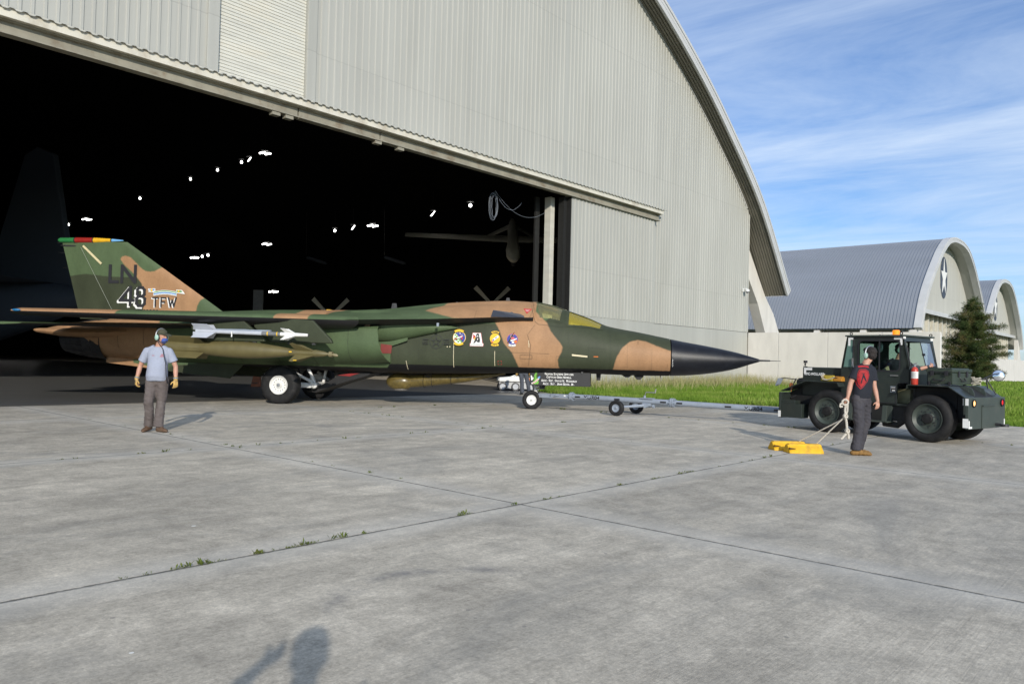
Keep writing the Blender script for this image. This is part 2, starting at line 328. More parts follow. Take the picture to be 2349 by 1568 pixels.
# ------------------------------------------------------------------ main hangar
def crom(P, n):
    P = [Vector((p[0], p[1], 0)) for p in P]; out = []
    Q = [P[0]*2-P[1]]+P+[P[-1]*2-P[-2]]
    for i in range(1, len(Q)-2):
        for k in range(n):
            t = k/n; a, b, c, d = Q[i-1], Q[i], Q[i+1], Q[i+2]
            v = .5*((2*b)+(c-a)*t+(2*a-5*b+4*c-d)*t*t+(3*b-a-3*c+d)*t**3); out.append((v.x, v.y))
    out.append((P[-1].x, P[-1].y)); return out
AR = [(0,27.4),(8.7,26.6),(16.7,24.45),(22.68,21.85),(27.73,19.2),(31.98,16.42),(37.06,12.4),(41.9,6.65)]
right = crom(AR, 6); CXM = -16.7
ARCH = [(CXM-x, z) for x, z in right[::-1]]+[(CXM+x, z) for x, z in right[1:]]
def arch_z(x):
    for (a, za), (b, zb) in zip(ARCH, ARCH[1:]):
        if a <= x <= b: return za+(zb-za)*(x-a)/(b-a)
    return 6.65
def offset_arch(A, t):
    out = []
    for i, p in enumerate(A):
        a = A[max(i-1,0)]; b = A[min(i+1,len(A)-1)]; dx_, dz = b[0]-a[0], b[1]-a[1]; l = sqrt(dx_*dx_+dz*dz); out.append((p[0]-dz/l*t*1.0, p[1]+dx_/l*t))
    return out
hang = thing('museum_hangar', 'huge pale ribbed metal hangar with curved roof and open dark doorway', 'hangar', HA, HR)
def ribs(mb, x0, x1, zb, zt, y, pitch, dep, frac=.22, m=0):
    # trapezoid corrugation facing -y; zb/zt functions of x
    xs = []; x = x0
    while x < x1-1e-6:
        for k, d in ((0, 0), (1-frac*1.6, 0), (1-frac*1.3, dep), (1-frac*.3, dep)):
            xx = x+pitch*k
            if xx < x1: xs.append((xx, y-d))
        x += pitch
    xs.append((x1, y))
    b = len(mb.v); vs = []
    for xx, yy in xs: vs += [(xx, yy, zb(xx)), (xx, yy, zt(xx))]
    mb.add(vs, [(2*i, 2*i+2, 2*i+3, 2*i+1) for i in range(len(xs)-1)], m)
ZS = 3.75; HB = 9.62; HT = 10.35
f = MB()
ribs(f, -.2, 20.76, lambda x: ZS, lambda x: arch_z(x), 0, .305, .034)
ribs(f, -58.0, -18.75, lambda x: HT-.1, lambda x: max(arch_z(x), HT), 0, .305, .034)
ribs(f, -14.75, -.2, lambda x: HT-.1, lambda x: arch_z(x), 0, .305, .034)
f.build('facade_cladding', M['facade'], hang)
f = MB()      # lower smooth wall with joints, corner returns, side walls
f.box(-.2, 7.83, 0, .3, -.2, ZS-.03); f.box(7.85, 20.76, 0, .3, -.2, ZS-.03); f.box(20.46, 20.76, .3, 118, -.2, 12.3); f.box(-58.2, -58, 0, 118, -.2, 12)
f.box(-.2, 20.74, .04, .3, ZS-.03, ZS+.05)
f.box(-58, -40.2, 0, .3, -.2, ZS)
f.build('base_wall', M['facade'], hang)
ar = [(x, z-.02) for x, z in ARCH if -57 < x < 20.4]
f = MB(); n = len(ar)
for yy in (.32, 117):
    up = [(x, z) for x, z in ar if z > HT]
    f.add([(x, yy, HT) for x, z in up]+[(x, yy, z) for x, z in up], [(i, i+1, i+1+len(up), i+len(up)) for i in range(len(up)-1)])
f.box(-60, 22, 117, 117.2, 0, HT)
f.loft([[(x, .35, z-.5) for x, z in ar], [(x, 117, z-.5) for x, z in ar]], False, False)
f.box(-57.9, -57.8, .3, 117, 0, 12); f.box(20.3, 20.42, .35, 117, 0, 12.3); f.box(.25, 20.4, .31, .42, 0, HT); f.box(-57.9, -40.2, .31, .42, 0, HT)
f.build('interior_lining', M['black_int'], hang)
# louvre bay
f = MB(); z = HT-.1
while z < 26.3:
    f.add([(-18.35,.03,z),(-15.15,.03,z),(-15.15,.05,z+.11),(-18.35,.05,z+.11),(-18.35,.05,z),(-15.15,.05,z)], [(0,1,2,3),(0,4,5,1)]); z += .112
f.box(-18.4, -15.1, .06, .2, HT-.1, 26.3); f.build('louvre_panel', M['louvre'], hang)
f = MB(); f.box(-18.75, -18.37, -.10, .1, HT-.1, 26.2); f.box(-15.13, -14.75, -.10, .1, HT-.1, 26.2); f.build('louvre_frame', M['facade'], hang, bevel=.01)
# door header
f = MB(); f.box(-58, 8.2, -.62, -.58, 9.98, 10.24); f.box(-58, 8.2, -.58, 0, 9.98, 10.02); f.box(8.16, 8.2, -.58, 0, 10.02, 10.24)
for x in (-12.0, -15.2, -6, 0): f.box(x, x+.012, -.625, -.6, 9.975, 10.245)
f.build('header_fascia', M['header'], hang)
f = MB()
for a, b_ in ((-58,-15.6),(-15.55,-12.05),(-12,8.15)):
    f.box(a, b_, -.34, -.28, 9.64, 9.98); f.box(a, b_, -.46, -.16, 9.60, 9.64); f.box(a, b_, -.46, -.16, 9.94, 9.975)
for x in (-16.6,-16.1,-12.3,-11.2): f.box(x, x+.3, -.42, -.2, 9.48, 9.6)
f.build('door_track_beam', M['rust'], hang)
f = MB(); x = -58.0; xs = []
while x < 8.25:
    xs += [(x, 0), (x+.11, 0), (x+.16, .045), (x+.25, .045), (x+.30, 0)]; x += .305
vs = []
for x, h in xs: vs += [(x, -.70, 10.20+h), (x, -.05, 10.36+h), (x, -.70, 10.17+h), ]
f.add(vs, [(3*i, 3*i+3, 3*i+4, 3*i+1) for i in range(len(xs)-1)]+[(3*i, 3*i+2, 3*i+5, 3*i+3) for i in range(len(xs)-1)])
f.build('flashing', M['facade'], hang)
# soffit, roof, fascia
OV = -1.05
inn = ARCH; out = offset_arch(ARCH, .62)
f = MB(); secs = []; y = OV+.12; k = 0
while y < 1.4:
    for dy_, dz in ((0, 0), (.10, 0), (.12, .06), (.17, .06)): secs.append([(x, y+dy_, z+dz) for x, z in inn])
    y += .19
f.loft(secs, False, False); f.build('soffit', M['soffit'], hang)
f = MB(); f.loft([[(x, 1.4, z) for x, z in inn], [(x, 118, z) for x, z in inn]], False, False); f.loft([[(x, OV+.12, z) for x, z in out], [(x, 118, z) for x, z in out]], False, False); f.build('roof', M['roof'], hang)
f = MB()
A0 = offset_arch(ARCH, -.06); 
for (t0, t1, y0) in ((-.06, .20, OV), (.215, .42, OV-.0), (.435, .56, OV-.03), (.575, .74, OV+.05)):
    a = offset_arch(ARCH, t0); b_ = offset_arch(ARCH, t1)
    f.loft([[(p[0], y0, p[1]), (q[0], y0, q[1]), (q[0], y0+.14, q[1]), (p[0], y0+.14, p[1])] for p, q in zip(a, b_)], True, True)
f.build('roof_fascia', M['rim'], hang, smooth=False)
f = MB()
for s_ in (1, -1):
    e = ARCH[-1] if s_ > 0 else ARCH[0]; o_ = out[-1] if s_ > 0 else out[0]
    f.add([(e[0],OV,e[1]-.05),(o_[0],OV,o_[1]-.05),(o_[0],118,o_[1]-.05),(e[0],118,e[1]-.05)], [(0,1,2,3)])
f.build('eave_closer', M['rim'], hang)
f = MB(); P = []
for i in range(len(ARCH)-1): pass
tr_ = offset_arch(ARCH, -.10)
f.loft([[(p[0], -.06, p[1]), (q[0], -.06, q[1]), (q[0], 0.0, q[1]), (p[0], 0.0, p[1])] for p, q in zip(tr_, offset_arch(ARCH, .02)) if HT < p[1] and p[0] < 20.7 and p[0] > -54], True, True); f.build('gable_trim', M['rim'], hang)
for s_ in (1,):
    for yy in (.68, 12, 24):
        f = MB(); f.prism([(20.9,11.2),(22.2,9.9),(25.2,6.6),(26.7,5.4),(27.8,4.0),(29.4,0),(26.9,0),(25.3,3.85),(23.9,6.0),(22.1,7.9),(20.9,9.3)], 'y', yy, yy+.75)
        f.build('buttress', M['conc_wall'], hang, bevel=.02)
# sliding door leaf beside the opening, parked leaves and pocket posts
f = MB(); ribs(f, .02, 7.8, lambda x: ZS, lambda x: 9.62, -.30, .305, .04); f.box(.02, 7.8, -.30, -.06, .05, ZS-.02); f.box(.0, 7.82, -.29, -.06, ZS-.03, 9.66); f.build('sliding_door', M['facade'], hang)
f = MB(); f.box(-.62, -.30, .55, .85, 0, 9.6); f.box(-.66, -.60, .50, .9, 0, 9.6); f.build('door_post', M['louvre'], hang, bevel=.01)
f = MB(); f.box(-.06, .0, -.28, -.05, .05, 9.6); f.box(-1.12, -.8, 1.1, 1.2, 0, 9.6); f.box(-.3, .0, -.04, .3, 0, 9.6); f.build('door_pocket', M['dark_int'], hang)
# ceiling lights inside (lamps that are lit in the photograph)
M['lamp'] = mat('lit lamp', (1,1,1), emit=(1,.98,.94), estr=14)
def cray(x, y):
    d = cam.matrix_world.to_3x3() @ Vector(((x-1174.5)/1750, (784-y)/1750, -1)); return Vector((0,0,1.5)), d
def at(x, y, Y): o_, d = cray(x, y); return o_+d*(Y/d.y)
LI = [(608,353,56,'twin','brightest twin tube light above the middle of the doorway'),(572,366,60,'thin','thin slanted light just left of the brightest twin tubes'),(554,372,62,'disc','small round lamp second left of the brightest twin tubes'),(499,390,66,'disc','round lamp high in the dark hangar, largest of the left row'),
 (437,411,70,'disc','small oval lamp left of the largest round lamp'),(321,455,76,'disc','round lamp above the green tail tip, alone'),(157,515,80,'disc','tiny round lamp just above the green end of the tail cap'),(199,504,80,'twin','twin tube light above the striped tail cap'),
 (1079,471,47,'disc','round lamp nearest the hanging drone'),(993,490,52,'thin','faint thin light left of the lamp near the drone'),(855,519,58,'twin','twin tube light above the spine of the jet'),(768,529,62,'disc','starry round lamp left of the twin tube above the jet spine'),
 (810,522,60,'thin','faint light between the starry lamp and the twin tube'),(612,561,70,'twin','small flat tube light right of the tail fin'),(446,592,90,'twin','flat tube light, lowest of the trio beside the fin edge'),(464,588,90,'disc','small lamp in the middle of the trio beside the fin'),(477,585,90,'disc','small lamp, rightmost of the trio beside the fin'),
 (627,670,70,'twin','thin tube light low above the rear spine'),(14,727,84,'twin','faint tube light at the far left edge under the wing tip'),(66,725,84,'twin','faint tube light just right of the wing tip')]
for x, y, Y, k, lab in LI:
    p = at(x, y, Y); e = MB(); s_ = max(Y, 70)/98.
    if k == 'twin':
        for q in (-.13, .13): e.tube([(-.30*s_+q*1.3, q, 0), (.26*s_+q*1.3, q+.12, .10)], .065*s_**.5, 8)
    elif k == 'disc': e.ell((0,0,0), (.13*s_, .13*s_, .15*s_), 12, 8)
    else: e.tube([(-.12,0,-.16),(.12,0,.16)], .045*s_, 6)
    t_ = thing('ceiling_light', lab, 'ceiling light', p, 0, 'lamps glowing inside the dark hangar'); e.build('diffuser', M['lamp'], t_)
    e = MB(); e.box(-.3*s_, .3*s_, -.2, .2, .2, .3); e.tube([(0,0,.3),(0,0,1.6)], .015, 5); e.build('housing', M['dark_int'], t_)
# security camera on the facade
p = hf(19.85, -.06, 6.6)
t_ = thing('security_camera', 'small white dome security camera on the ribbed wall near its corner', 'security camera', p, HR)
e = MB(); e.box(-.10,.10,-.02,.03,-.1,.14); e.tube([(0,0,.08),(0,-.22,.10),(0,-.30,.04)], .05, 8); e.build('bracket', M['white'], t_, bevel=.01)
e = MB(); e.lathe([(-.02,.15),(.10,.14),(.16,.05),(.17,.001)], 16, 'z', (0,-.30,-.06)); e.build('housing', M['white'], t_, smooth=True)
e = MB(); e.ell((0,-.30,-.08), (.12,.12,.13)); e.build('dome', mat('camera dome', (.25,.25,.27), .1), t_, smooth=True)

# ------------------------------------------------------------------ boundary wall
bw = thing('boundary_wall', 'pale precast concrete wall running right from the hangar corner behind the tractor', 'wall', HA, HR)
js = [0, -2.2, -5.5, -8.8, -12.1]
for a, b_ in zip(js, js[1:]):
    e = MB(); e.box(20.82, 21.07, b_+.02, a-.02, -.2, 3.72); e.build('panel', M['conc_wall'], bw, bevel=.012)
e = MB()
for a in js[1:-1]: e.box(20.86, 21.0, a-.03, a+.03, -.2, 3.66)
e.box(20.9,21.0,-12.1,0,-.2,3.6); e.build('joint_filler', M['white'], bw)
bw2 = thing('boundary_wall', 'low pale concrete wall right of the pine tree at the edge of the field', 'wall', HA, HR)
e = MB(); P1 = at(2232, 850, 88); P2 = at(2334, 850, 92); 
inv = HM.inverted(); q1 = inv @ P1; q2 = inv @ P2
e.box(q1.x, q2.x, q1.y-.1, q1.y+.2, -.2, 3.95); e.build('panel', M['conc_wall'], bw2)
e = MB(); e.box(q2.x, q2.x+.3, q1.y-.16, q1.y+.25, -.2, 4.0); e.build('end_post', M['white'], bw2)
bw3 = thing('boundary_wall', 'lower pale wall at the right edge beyond the concrete end post', 'wall', HA, HR)
e = MB(); e.box(q2.x+.32, q2.x+34, q1.y+.9, q1.y+1.2, -.2, 3.15); e.build('panel', M['conc_wall'], bw3)

# ------------------------------------------------------------------ far barrel hangars
PR = [(0,20.5),(2.9,20.38),(6.2,19.7),(9.6,18.0),(12.6,15.8),(15.3,13.6),(17.6,11.4),(19.2,9.1),(20.5,6.65)]
rr = crom(PR, 5); BA = [(-x, z) for x, z in rr[::-1]]+[(x, z) for x, z in rr[1:]]
BO = BA
M['blue'] = mat('roundel blue', (.055,.07,.10), .6, var=.06)
M['roof2'] = mat('barrel roof metal', (.25,.272,.31), .5, metal=0, var=.08, scale=.3, dirt=(.24,.26,.30), dscale=.6, damt=.4, stretch=(1,.2,1))
def barrel(label, loc, L_, red=False):
    h = thing('barrel_hangar', label, 'hangar', loc, HR)
    f = MB(); secs = []; y = .9; rib = []
    f.loft([[(x, .9, z) for x, z in BO], [(x, L_, z) for x, z in BO]], False, False); f.build('roof', M['roof2'], h)
    f = MB(); y = 1.0; up = offset_arch(BO, .07)
    while y < L_:
        f.loft([[(p[0], y, p[1]), (q[0], y, q[1]), (q[0], y+.07, q[1]), (p[0], y+.07, p[1])] for p, q in zip(BO, up)], True, False); y += .42
    so = f.build('roof_seams', M['roof2'], h)
    f = MB()
    for (t0, t1, y0) in ((-.55, -.12, 0), (-.10, .05, -.04), (.06, .18, .04)):
        a = offset_arch(BO, t0); b_ = offset_arch(BO, t1)
        f.loft([[(p[0], y0, p[1]), (q[0], y0, q[1]), (q[0], y0+.9, q[1]), (p[0], y0+.9, p[1])] for p, q in zip(a, b_)], True, True)
    f.build('roof_fascia', M['rim'], h)
    f = MB(); a = offset_arch(BO, -.5); f.loft([[(x, .9, z) for x, z in a], [(x, L_, z) for x, z in a]], False, False); f.build('soffit', M['facade_plain'], h)
    f = MB(); R = 2.2
    up2 = [(x, z) for x, z in a if z > 9.6]
    ribs(f, up2[0][0]+.3, up2[-1][0]-.3, lambda x: 9.5, lambda x: 9.6 if abs(x) > 19.4 else max(9.6, np.interp(x, [p[0] for p in up2], [p[1] for p in up2])), R, .4, .03)
    f.build('gable', M['facade'], h)
    f = MB(); f.box(-18.2, 18.2, R-1.0, R-.9, 9.0, 9.55); f.box(-18.2, 18.2, R-.9, R, 9.5, 9.6); f.build('door_canopy', M['rim'], h)
    f = MB(); x = -17.85
    f.box(-18.0, 18.0, R+.5, R+.7, -.2, 9.5); f.box(18.0,18.9,R+.5,R+.7,-.2,8.4); f.box(-18.9,-18.0,R+.5,R+.7,-.2,8.4); f.build('doors', M['facade'], h)
    f = MB()
    while x < 17.8: f.box(x, x+.35, R+.1, R+.5, -.2, 9.5); x += 2.55
    f.build('door_posts', M['header'], h)
    f = MB()
    y = .68
    while y < L_:
        f = MB(); f.prism([(-18.0,8.6),(-20.3,6.4),(-21.8,3.9),(-23.4,-.2),(-18.6,-.2),(-17.6,3.9)], 'y', y, y+.75); f.build('buttress', M['conc_wall'], h); f = MB(); f.prism([(18.0,8.6),(20.3,6.4),(21.8,3.9),(23.4,-.2),(18.6,-.2),(17.6,3.9)], 'y', y, y+.75); f.build('buttress', M['conc_wall'], h); y += 6.1
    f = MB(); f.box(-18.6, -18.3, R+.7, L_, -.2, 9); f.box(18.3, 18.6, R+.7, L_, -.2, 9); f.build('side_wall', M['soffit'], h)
    cx_, cz, rx, rz_ = 0, 15.1, 2.0, 3.1
    f = MB(); f.prism([(cx_+rx*cos(2*pi*i/40), cz+rz_*sin(2*pi*i/40)) for i in range(40)], 'y', R-.08, R-.035); ro = f.build('roundel', M['blue'], h)
    f = MB(); st = []
    for i in range(10):
        r_ = .92 if i % 2 == 0 else .36; a_ = pi/2+i*pi/5; st.append((cx_+rx*r_*cos(a_), cz+rz_*r_*sin(a_)))
    f.prism(st, 'y', R-.12, R-.082); f.build('star', M['whitep'], ro)
    return h
barrel('blue-grey barrel-roofed hangar with a star roundel, nearer of the two far ones', hf(97.0, 2.57), 60)
barrel('farthest barrel-roofed hangar with a star roundel, at the right edge behind the pine', hf(159.0, 6.5), 60)

# ------------------------------------------------------------------ pine
def pine(loc, H, lab):
    random.seed(11)
    t_ = thing('pine_tree', lab, 'tree', loc)
    f = MB(); f.tube([(0,0,-.3),(.05,0,1.5),(-.05,.05,H*.5),(.1,0,H*.8),(.05,0,H*.97)], [.24,.20,.13,.06,.02], 9)
    tips = []
    z = .7
    while z < H*.97:
        fr = (z/H); R = (1-fr)**.5*3.9*(.70+.55*random.random())
        if fr < .15: R *= .8
        nb = 7 if fr < .8 else 4
        a0 = random.random()*7
        for k in range(nb):
            a = a0+k*2*pi/nb+random.uniform(-.35,.35); r = R*random.uniform(.6,1.1); pts = []
            for q in range(5):
                s_ = q/4; pts.append((cos(a)*r*s_, sin(a)*r*s_, z-.18*r*s_+.22*r*s_*s_))
            f.tube(pts, [.05*(1-fr)+.02,.04,.03,.02,.012], 5, caps=False)
            m_ = max(3, int(r*5.6))
            for q in range(m_):
                s_ = .32+.68*q/m_; i = min(3, int(s_*4)); u = s_*4-i; A_, B_ = Vector(pts[i]), Vector(pts[i+1]); c = A_.lerp(B_, u)
                side = Vector((-sin(a), cos(a), 0))*random.uniform(-1,1)*r*.30*(1.15-s_*.6)
                tips.append(c+side+Vector((0,0,random.uniform(-.05,.22))))
        z += H*.042*random.uniform(.7,1.3)
    for q in range(30): tips.append(Vector((random.gauss(0,.2), random.gauss(0,.2), H*random.uniform(.86,1.0))))
    f.build('trunk', M['bark'], t_)
    V = []; F = []
    for c in tips:
        rr_ = random.uniform(.16,.36)
        for q in range(62):
            d = Vector((random.gauss(0,1), random.gauss(0,1), random.gauss(.35,.8))).normalized(); p = c+d*rr_*random.random()**.5*1.0
            l = random.uniform(.12,.26); wv = d.cross(Vector((random.gauss(0,1), random.gauss(0,1), random.gauss(0,1)))).normalized()*.019
            b = len(V); V += [tuple(p-wv), tuple(p+wv), tuple(p+d*l)]; F.append((b, b+1, b+2))
    fast_mesh('crown', V, F, M['needle'], parent=t_)
p = at(2238, 862, 80); pine((p.x-.4, 80, 0), 8.9, 'bushy dark green pine tree with browning tips behind the tractor')

# ------------------------------------------------------------------ grass field
rng = np.random.default_rng(5)
def in_poly(P, poly):
    x, y = P[:,0], P[:,1]; c = np.zeros(len(P), bool); j = len(poly)-1
    for i in range(len(poly)):
        xi, yi = poly[i]; xj, yj = poly[j]
        c ^= ((yi > y) != (yj > y)) & (x < (xj-xi)*(y-yi)/(yj-yi+1e-12)+xi); j = i
    return c
def blades(n, region, hfun, wfun, name, mt, lab=None):
    P = region(n); P = P[in_poly(P, poly_g)]
    Wp = np.array([[cos(HR), -sin(HR)],[sin(HR), cos(HR)]]) @ P.T; X = Wp[0]+HA.x; Y = Wp[1]+HA.y
    keep = (Y > 3)&(np.abs(X/np.maximum(Y,1)-.25) < .62); X, Y, P = X[keep], Y[keep], P[keep]
    h = hfun(P, X, Y)*rng.uniform(.55,1.25,len(X)); wd = wfun(Y)*rng.uniform(.7,1.3,len(X)); a = rng.uniform(0,pi,len(X)); ln = rng.normal(0,.28,(2,len(X)))*h
    z0 = -.03
    A_ = np.stack([X-np.cos(a)*wd, Y-np.sin(a)*wd, np.full_like(X, z0)],1); B_ = np.stack([X+np.cos(a)*wd, Y+np.sin(a)*wd, np.full_like(X, z0)],1); T_ = np.stack([X+ln[0], Y+ln[1], z0+h],1)
    V = np.concatenate([A_, B_, T_],1).reshape(-1,3); F = np.arange(len(V)).reshape(-1,3)
    return fast_mesh(name, V, F, mt, 'stuff')
poly_g = EDGE+[(90,-60),(90,60),(21.2,60),(21.2,-.05)]
def wallh(P): # taller near facade base and wall
    dw = np.minimum(np.where(P[:,0] < 21, -P[:,1], 99), np.where((P[:,1] > -13)&(P[:,0] < 21), 21-P[:,0], 99)); return dw
def hh(P, X, Y): dw = wallh(P); pn = np.sin(X*.9+Y*.4)*.5+np.sin(X*.31-Y*.7)*.5; return .10+.03*pn+.24*np.exp(-np.clip(dw,0,50)/2.5)+.10*np.clip((Y-20)/20,0,1)
def reg_near(n): return np.stack([rng.uniform(-8,22,n), rng.uniform(-32,-.03,n)],1)
def reg_far(n):
    Y = 25+rng.uniform(0,1,n)**1.5*120; U = rng.uniform(.28,.78,n); X = U*Y; d = np.stack([X-HA.x, Y-HA.y]); c, s_ = cos(HR), sin(HR); return np.stack([c*d[0]+s_*d[1], -s_*d[0]+c*d[1]],1)
blades(420000, reg_near, hh, lambda Y: .004+.00032*Y, 'grass', M['grass'])
blades(60000, reg_far, lambda P,X,Y: .26+.0*X, lambda Y: .008+.0009*Y, 'grass', M['grass'])
def reg_wall(n): return np.stack([rng.uniform(-.5,20.8,n), -rng.exponential(.9,n)-.05],1)
def reg_wall2(n): return np.stack([20.8-rng.exponential(.9,n)-.05, rng.uniform(-13,0,n)],1)
blades(5200, reg_wall, lambda P,X,Y: .85+0*X, lambda Y: .012+0*Y, 'tall_grass', M['seed'])
blades(2600, reg_wall2, lambda P,X,Y: .8+0*X, lambda Y: .012+0*Y, 'tall_grass', M['seed'])
# weeds in the slab joints
V = []; F = []; random.seed(3)
def tuft(x, y, s_, nb):
    for q in range(nb):
        a = random.random()*2*pi; l = s_*random.uniform(.4,1.2); p = hf(x+random.gauss(0,s_*.5), y+random.gauss(0,.012)); d = Vector((cos(a)*.8, sin(a)*.8, random.uniform(.5,1.3))).normalized()*l
        wv = Vector((-sin(a), cos(a), 0))*s_*random.uniform(.07,.16); b = len(V); m_ = p+d*.55+Vector((0,0,l*.05)); V.extend([tuple(p), tuple(m_-wv), tuple(p+d), tuple(m_+wv)]); F.append((b,b+1,b+2,b+3))
def seam(fx, x0, y0, x1, y1, dens, s_):
    L_ = sqrt((x1-x0)**2+(y1-y0)**2)
    for q in range(int(L_*dens)):
        t = random.random()
        if noise.noise(Vector((x0+t*(x1-x0), y0+t*(y1-y0), 3))*1.1) < (-.4 if fx else -.12): continue
        big = s_*random.choice((.35,.4,.5,.6,1)); tuft(x0+t*(x1-x0), y0+t*(y1-y0), big, random.randint(7,20))
seam(1, -30.5, -18.3, -24.6, -18.3, 17, .055); seam(0, -24.4, -18.3, -17.9, -18.3, 8, .04); seam(0, -18, -18.3, -11.8, -18.3, 2, .05)
seam(0, -30, -12.2, -24, -12.2, 3.5, .05); seam(0, -24, -12.2, -17.9, -12.2, 3, .05); seam(0, -17.9, -12.2, -11.7, -12.2, 3, .05); seam(0, -23.9, -18.2, -23.9, -6, 2.2, .04)
seam(0, -17.8, -12, -17.8, -22, 1.0, .035); seam(0, -11.7, -24, -11.7, -6, 5, .07); seam(0, -17.8, -12.1, -17.8, -6.2, 4, .05); seam(0, -17.8, -6.1, -11.7, -6.1, 3, .06); seam(0, -5.9, -24, -5.9, -12, 9, .08)
fast_mesh('joint_weeds', V, F, M['weed'], 'stuff')
# ------------------------------------------------------------------ jet
AO = Vector((.66, 23.15, 0)); AR_ = radians(-7)
jet = thing('strike_jet', 'long camouflaged swing-wing jet with black nose, being towed out of the hangar', 'jet', AO, AR_)
TAN = (.375,.215,.112); DG = (.046,.055,.032); MG = (.085,.125,.062)
def camo(name, rough=.55):
    m = bpy.data.materials.new(name); m.use_nodes = True; t = m.node_tree; b = t.nodes['Principled BSDF']; L = t.links.new
    co = N(t, 'ShaderNodeTexCoord'); no = N(t, 'ShaderNodeTexNoise'); no.inputs['Scale'].default_value = 14; no.inputs['Detail'].default_value = 4; L(co.outputs['Object'], no.inputs['Vector'])
    wob = N(t, 'ShaderNodeMath', operation='MULTIPLY_ADD'); L(no.outputs['Fac'], wob.inputs[0]); wob.inputs[1].default_value = .03; wob.inputs[2].default_value = -.015
    col = None
    def attr(nm, c, soft=.02):
        nonlocal col
        a = N(t, 'ShaderNodeAttribute', attribute_name=nm); s_ = N(t, 'ShaderNodeMath', operation='ADD'); L(a.outputs['Fac'], s_.inputs[0]); L(wob.outputs[0], s_.inputs[1])
        r = N(t, 'ShaderNodeMapRange'); r.inputs[1].default_value = -soft; r.inputs[2].default_value = soft; L(s_.outputs[0], r.inputs[0])
        x = N(t, 'ShaderNodeMix', data_type='RGBA'); L(r.outputs[0], x.inputs[0])
        if col is None: x.inputs[6].default_value = (*MG, 1)
        else: L(col, x.inputs[6])
        x.inputs[7].default_value = (*c, 1); col = x.outputs[2]
    attr('dark', DG); attr('tan', TAN); attr('black', (.010,.010,.011), .012)
    n2 = N(t, 'ShaderNodeTexNoise'); n2.inputs['Scale'].default_value = 1.7; n2.inputs['Detail'].default_value = 8; n2.inputs['Roughness'].default_value = .7; mp_ = N(t, 'ShaderNodeMapping'); mp_.inputs['Scale'].default_value = (1, 1, .45); L(co.outputs['Object'], mp_.inputs[0]); L(mp_.outputs[0], n2.inputs['Vector'])
    r = N(t, 'ShaderNodeMapRange'); r.inputs[1].default_value = .3; r.inputs[2].default_value = .7; r.inputs[3].default_value = .80; r.inputs[4].default_value = 1.14; L(n2.outputs['Fac'], r.inputs[0])
    n4 = N(t, 'ShaderNodeTexNoise'); n4.inputs['Scale'].default_value = 22; n4.inputs['Detail'].default_value = 6; n4.inputs['Roughness'].default_value = .8; L(co.outputs['Object'], n4.inputs['Vector']); r4 = N(t, 'ShaderNodeMapRange'); r4.inputs[1].default_value = .3; r4.inputs[2].default_value = .7; r4.inputs[3].default_value = .88; r4.inputs[4].default_value = 1.10; L(n4.outputs['Fac'], r4.inputs[0]); pm = N(t, 'ShaderNodeMath', operation='MULTIPLY'); L(r.outputs[0], pm.inputs[0]); L(r4.outputs[0], pm.inputs[1]); bpn = N(t, 'ShaderNodeBump'); bpn.inputs['Strength'].default_value = .12; bpn.inputs['Distance'].default_value = .02; L(n2.outputs['Fac'], bpn.inputs['Height']); L(bpn.outputs[0], b.inputs['Normal'])
    x = N(t, 'ShaderNodeMix', data_type='RGBA', blend_type='MULTIPLY'); x.inputs[0].default_value = 1; L(col, x.inputs[6]); L(pm.outputs[0], x.inputs[7]); L(x.outputs[2], b.inputs['Base Color'])
    b.inputs['Roughness'].default_value = rough; b.inputs['Specular IOR Level'].default_value = .22; return m
M['camo'] = camo('camouflage paint')
M['under'] = mat('black underside paint', (.010,.010,.011), .6, var=.2, scale=3)
TANP = [[(2.33,1.0),(2.49,1.62),(2.64,1.88),(2.86,2.07),(3.09,2.13),(3.34,2.09),(3.63,1.97),(3.97,1.85),(4.3,1.80),(4.3,1.0)],
        [(.46,2.56),(.55,2.35),(.70,2.16),(.86,1.98),(.95,1.82),(.86,1.65),(.79,1.51),(.80,1.38),(.90,1.0),(-.30,1.0),(-.36,1.28),(-.54,1.67),(-.78,1.92),(-.94,2.33),(-1.11,2.62),(-2.2,2.62),(-2.73,2.75),(-3.12,2.84),(-2.99,2.93),(-2.7,3.03),(-2.4,3.6),(.1,3.6),(.1,2.9)],
        [(-7.3,2.5),(-7.0,2.75),(-6.9,3.0),(-6.0,3.0),(-5.6,2.92),(-6.0,2.7),(-6.2,2.4)],
        [(-11.25,2.6),(-11.2,2.08),(-10.98,1.81),(-10.81,1.48),(-10.75,1.0),(-16,0.9),(-16,2.4),(-12.5,2.5)]]
DGP = [[(4.3,.9),(4.3,3),(2.0,3.4),(1.0,3.4),(.4,2.6),(-.2,2.4),(-.9,2.52),(-1.9,2.50),(-2.6,2.42),(-3.3,2.2),(-4.0,1.95),(-4.15,1.8),(-4.15,.9)]]
def sdist(P, poly):
    x, y = P[:,0], P[:,1]; d = np.full(len(P), 1e9); c = np.zeros(len(P), bool); j = len(poly)-1
    for i in range(len(poly)):
        xi, yi = poly[i]; xj, yj = poly[j]; ex, ey = xj-xi, yj-yi; l = ex*ex+ey*ey+1e-12
        t = np.clip(((x-xi)*ex+(y-yi)*ey)/l, 0, 1); d = np.minimum(d, np.hypot(x-xi-t*ex, y-yi-t*ey))
        c ^= ((yi > y) != (yj > y)) & (x < (xj-xi)*(y-yi)/(yj-yi+1e-12)+xi); j = i
    return np.where(c, d, -d)
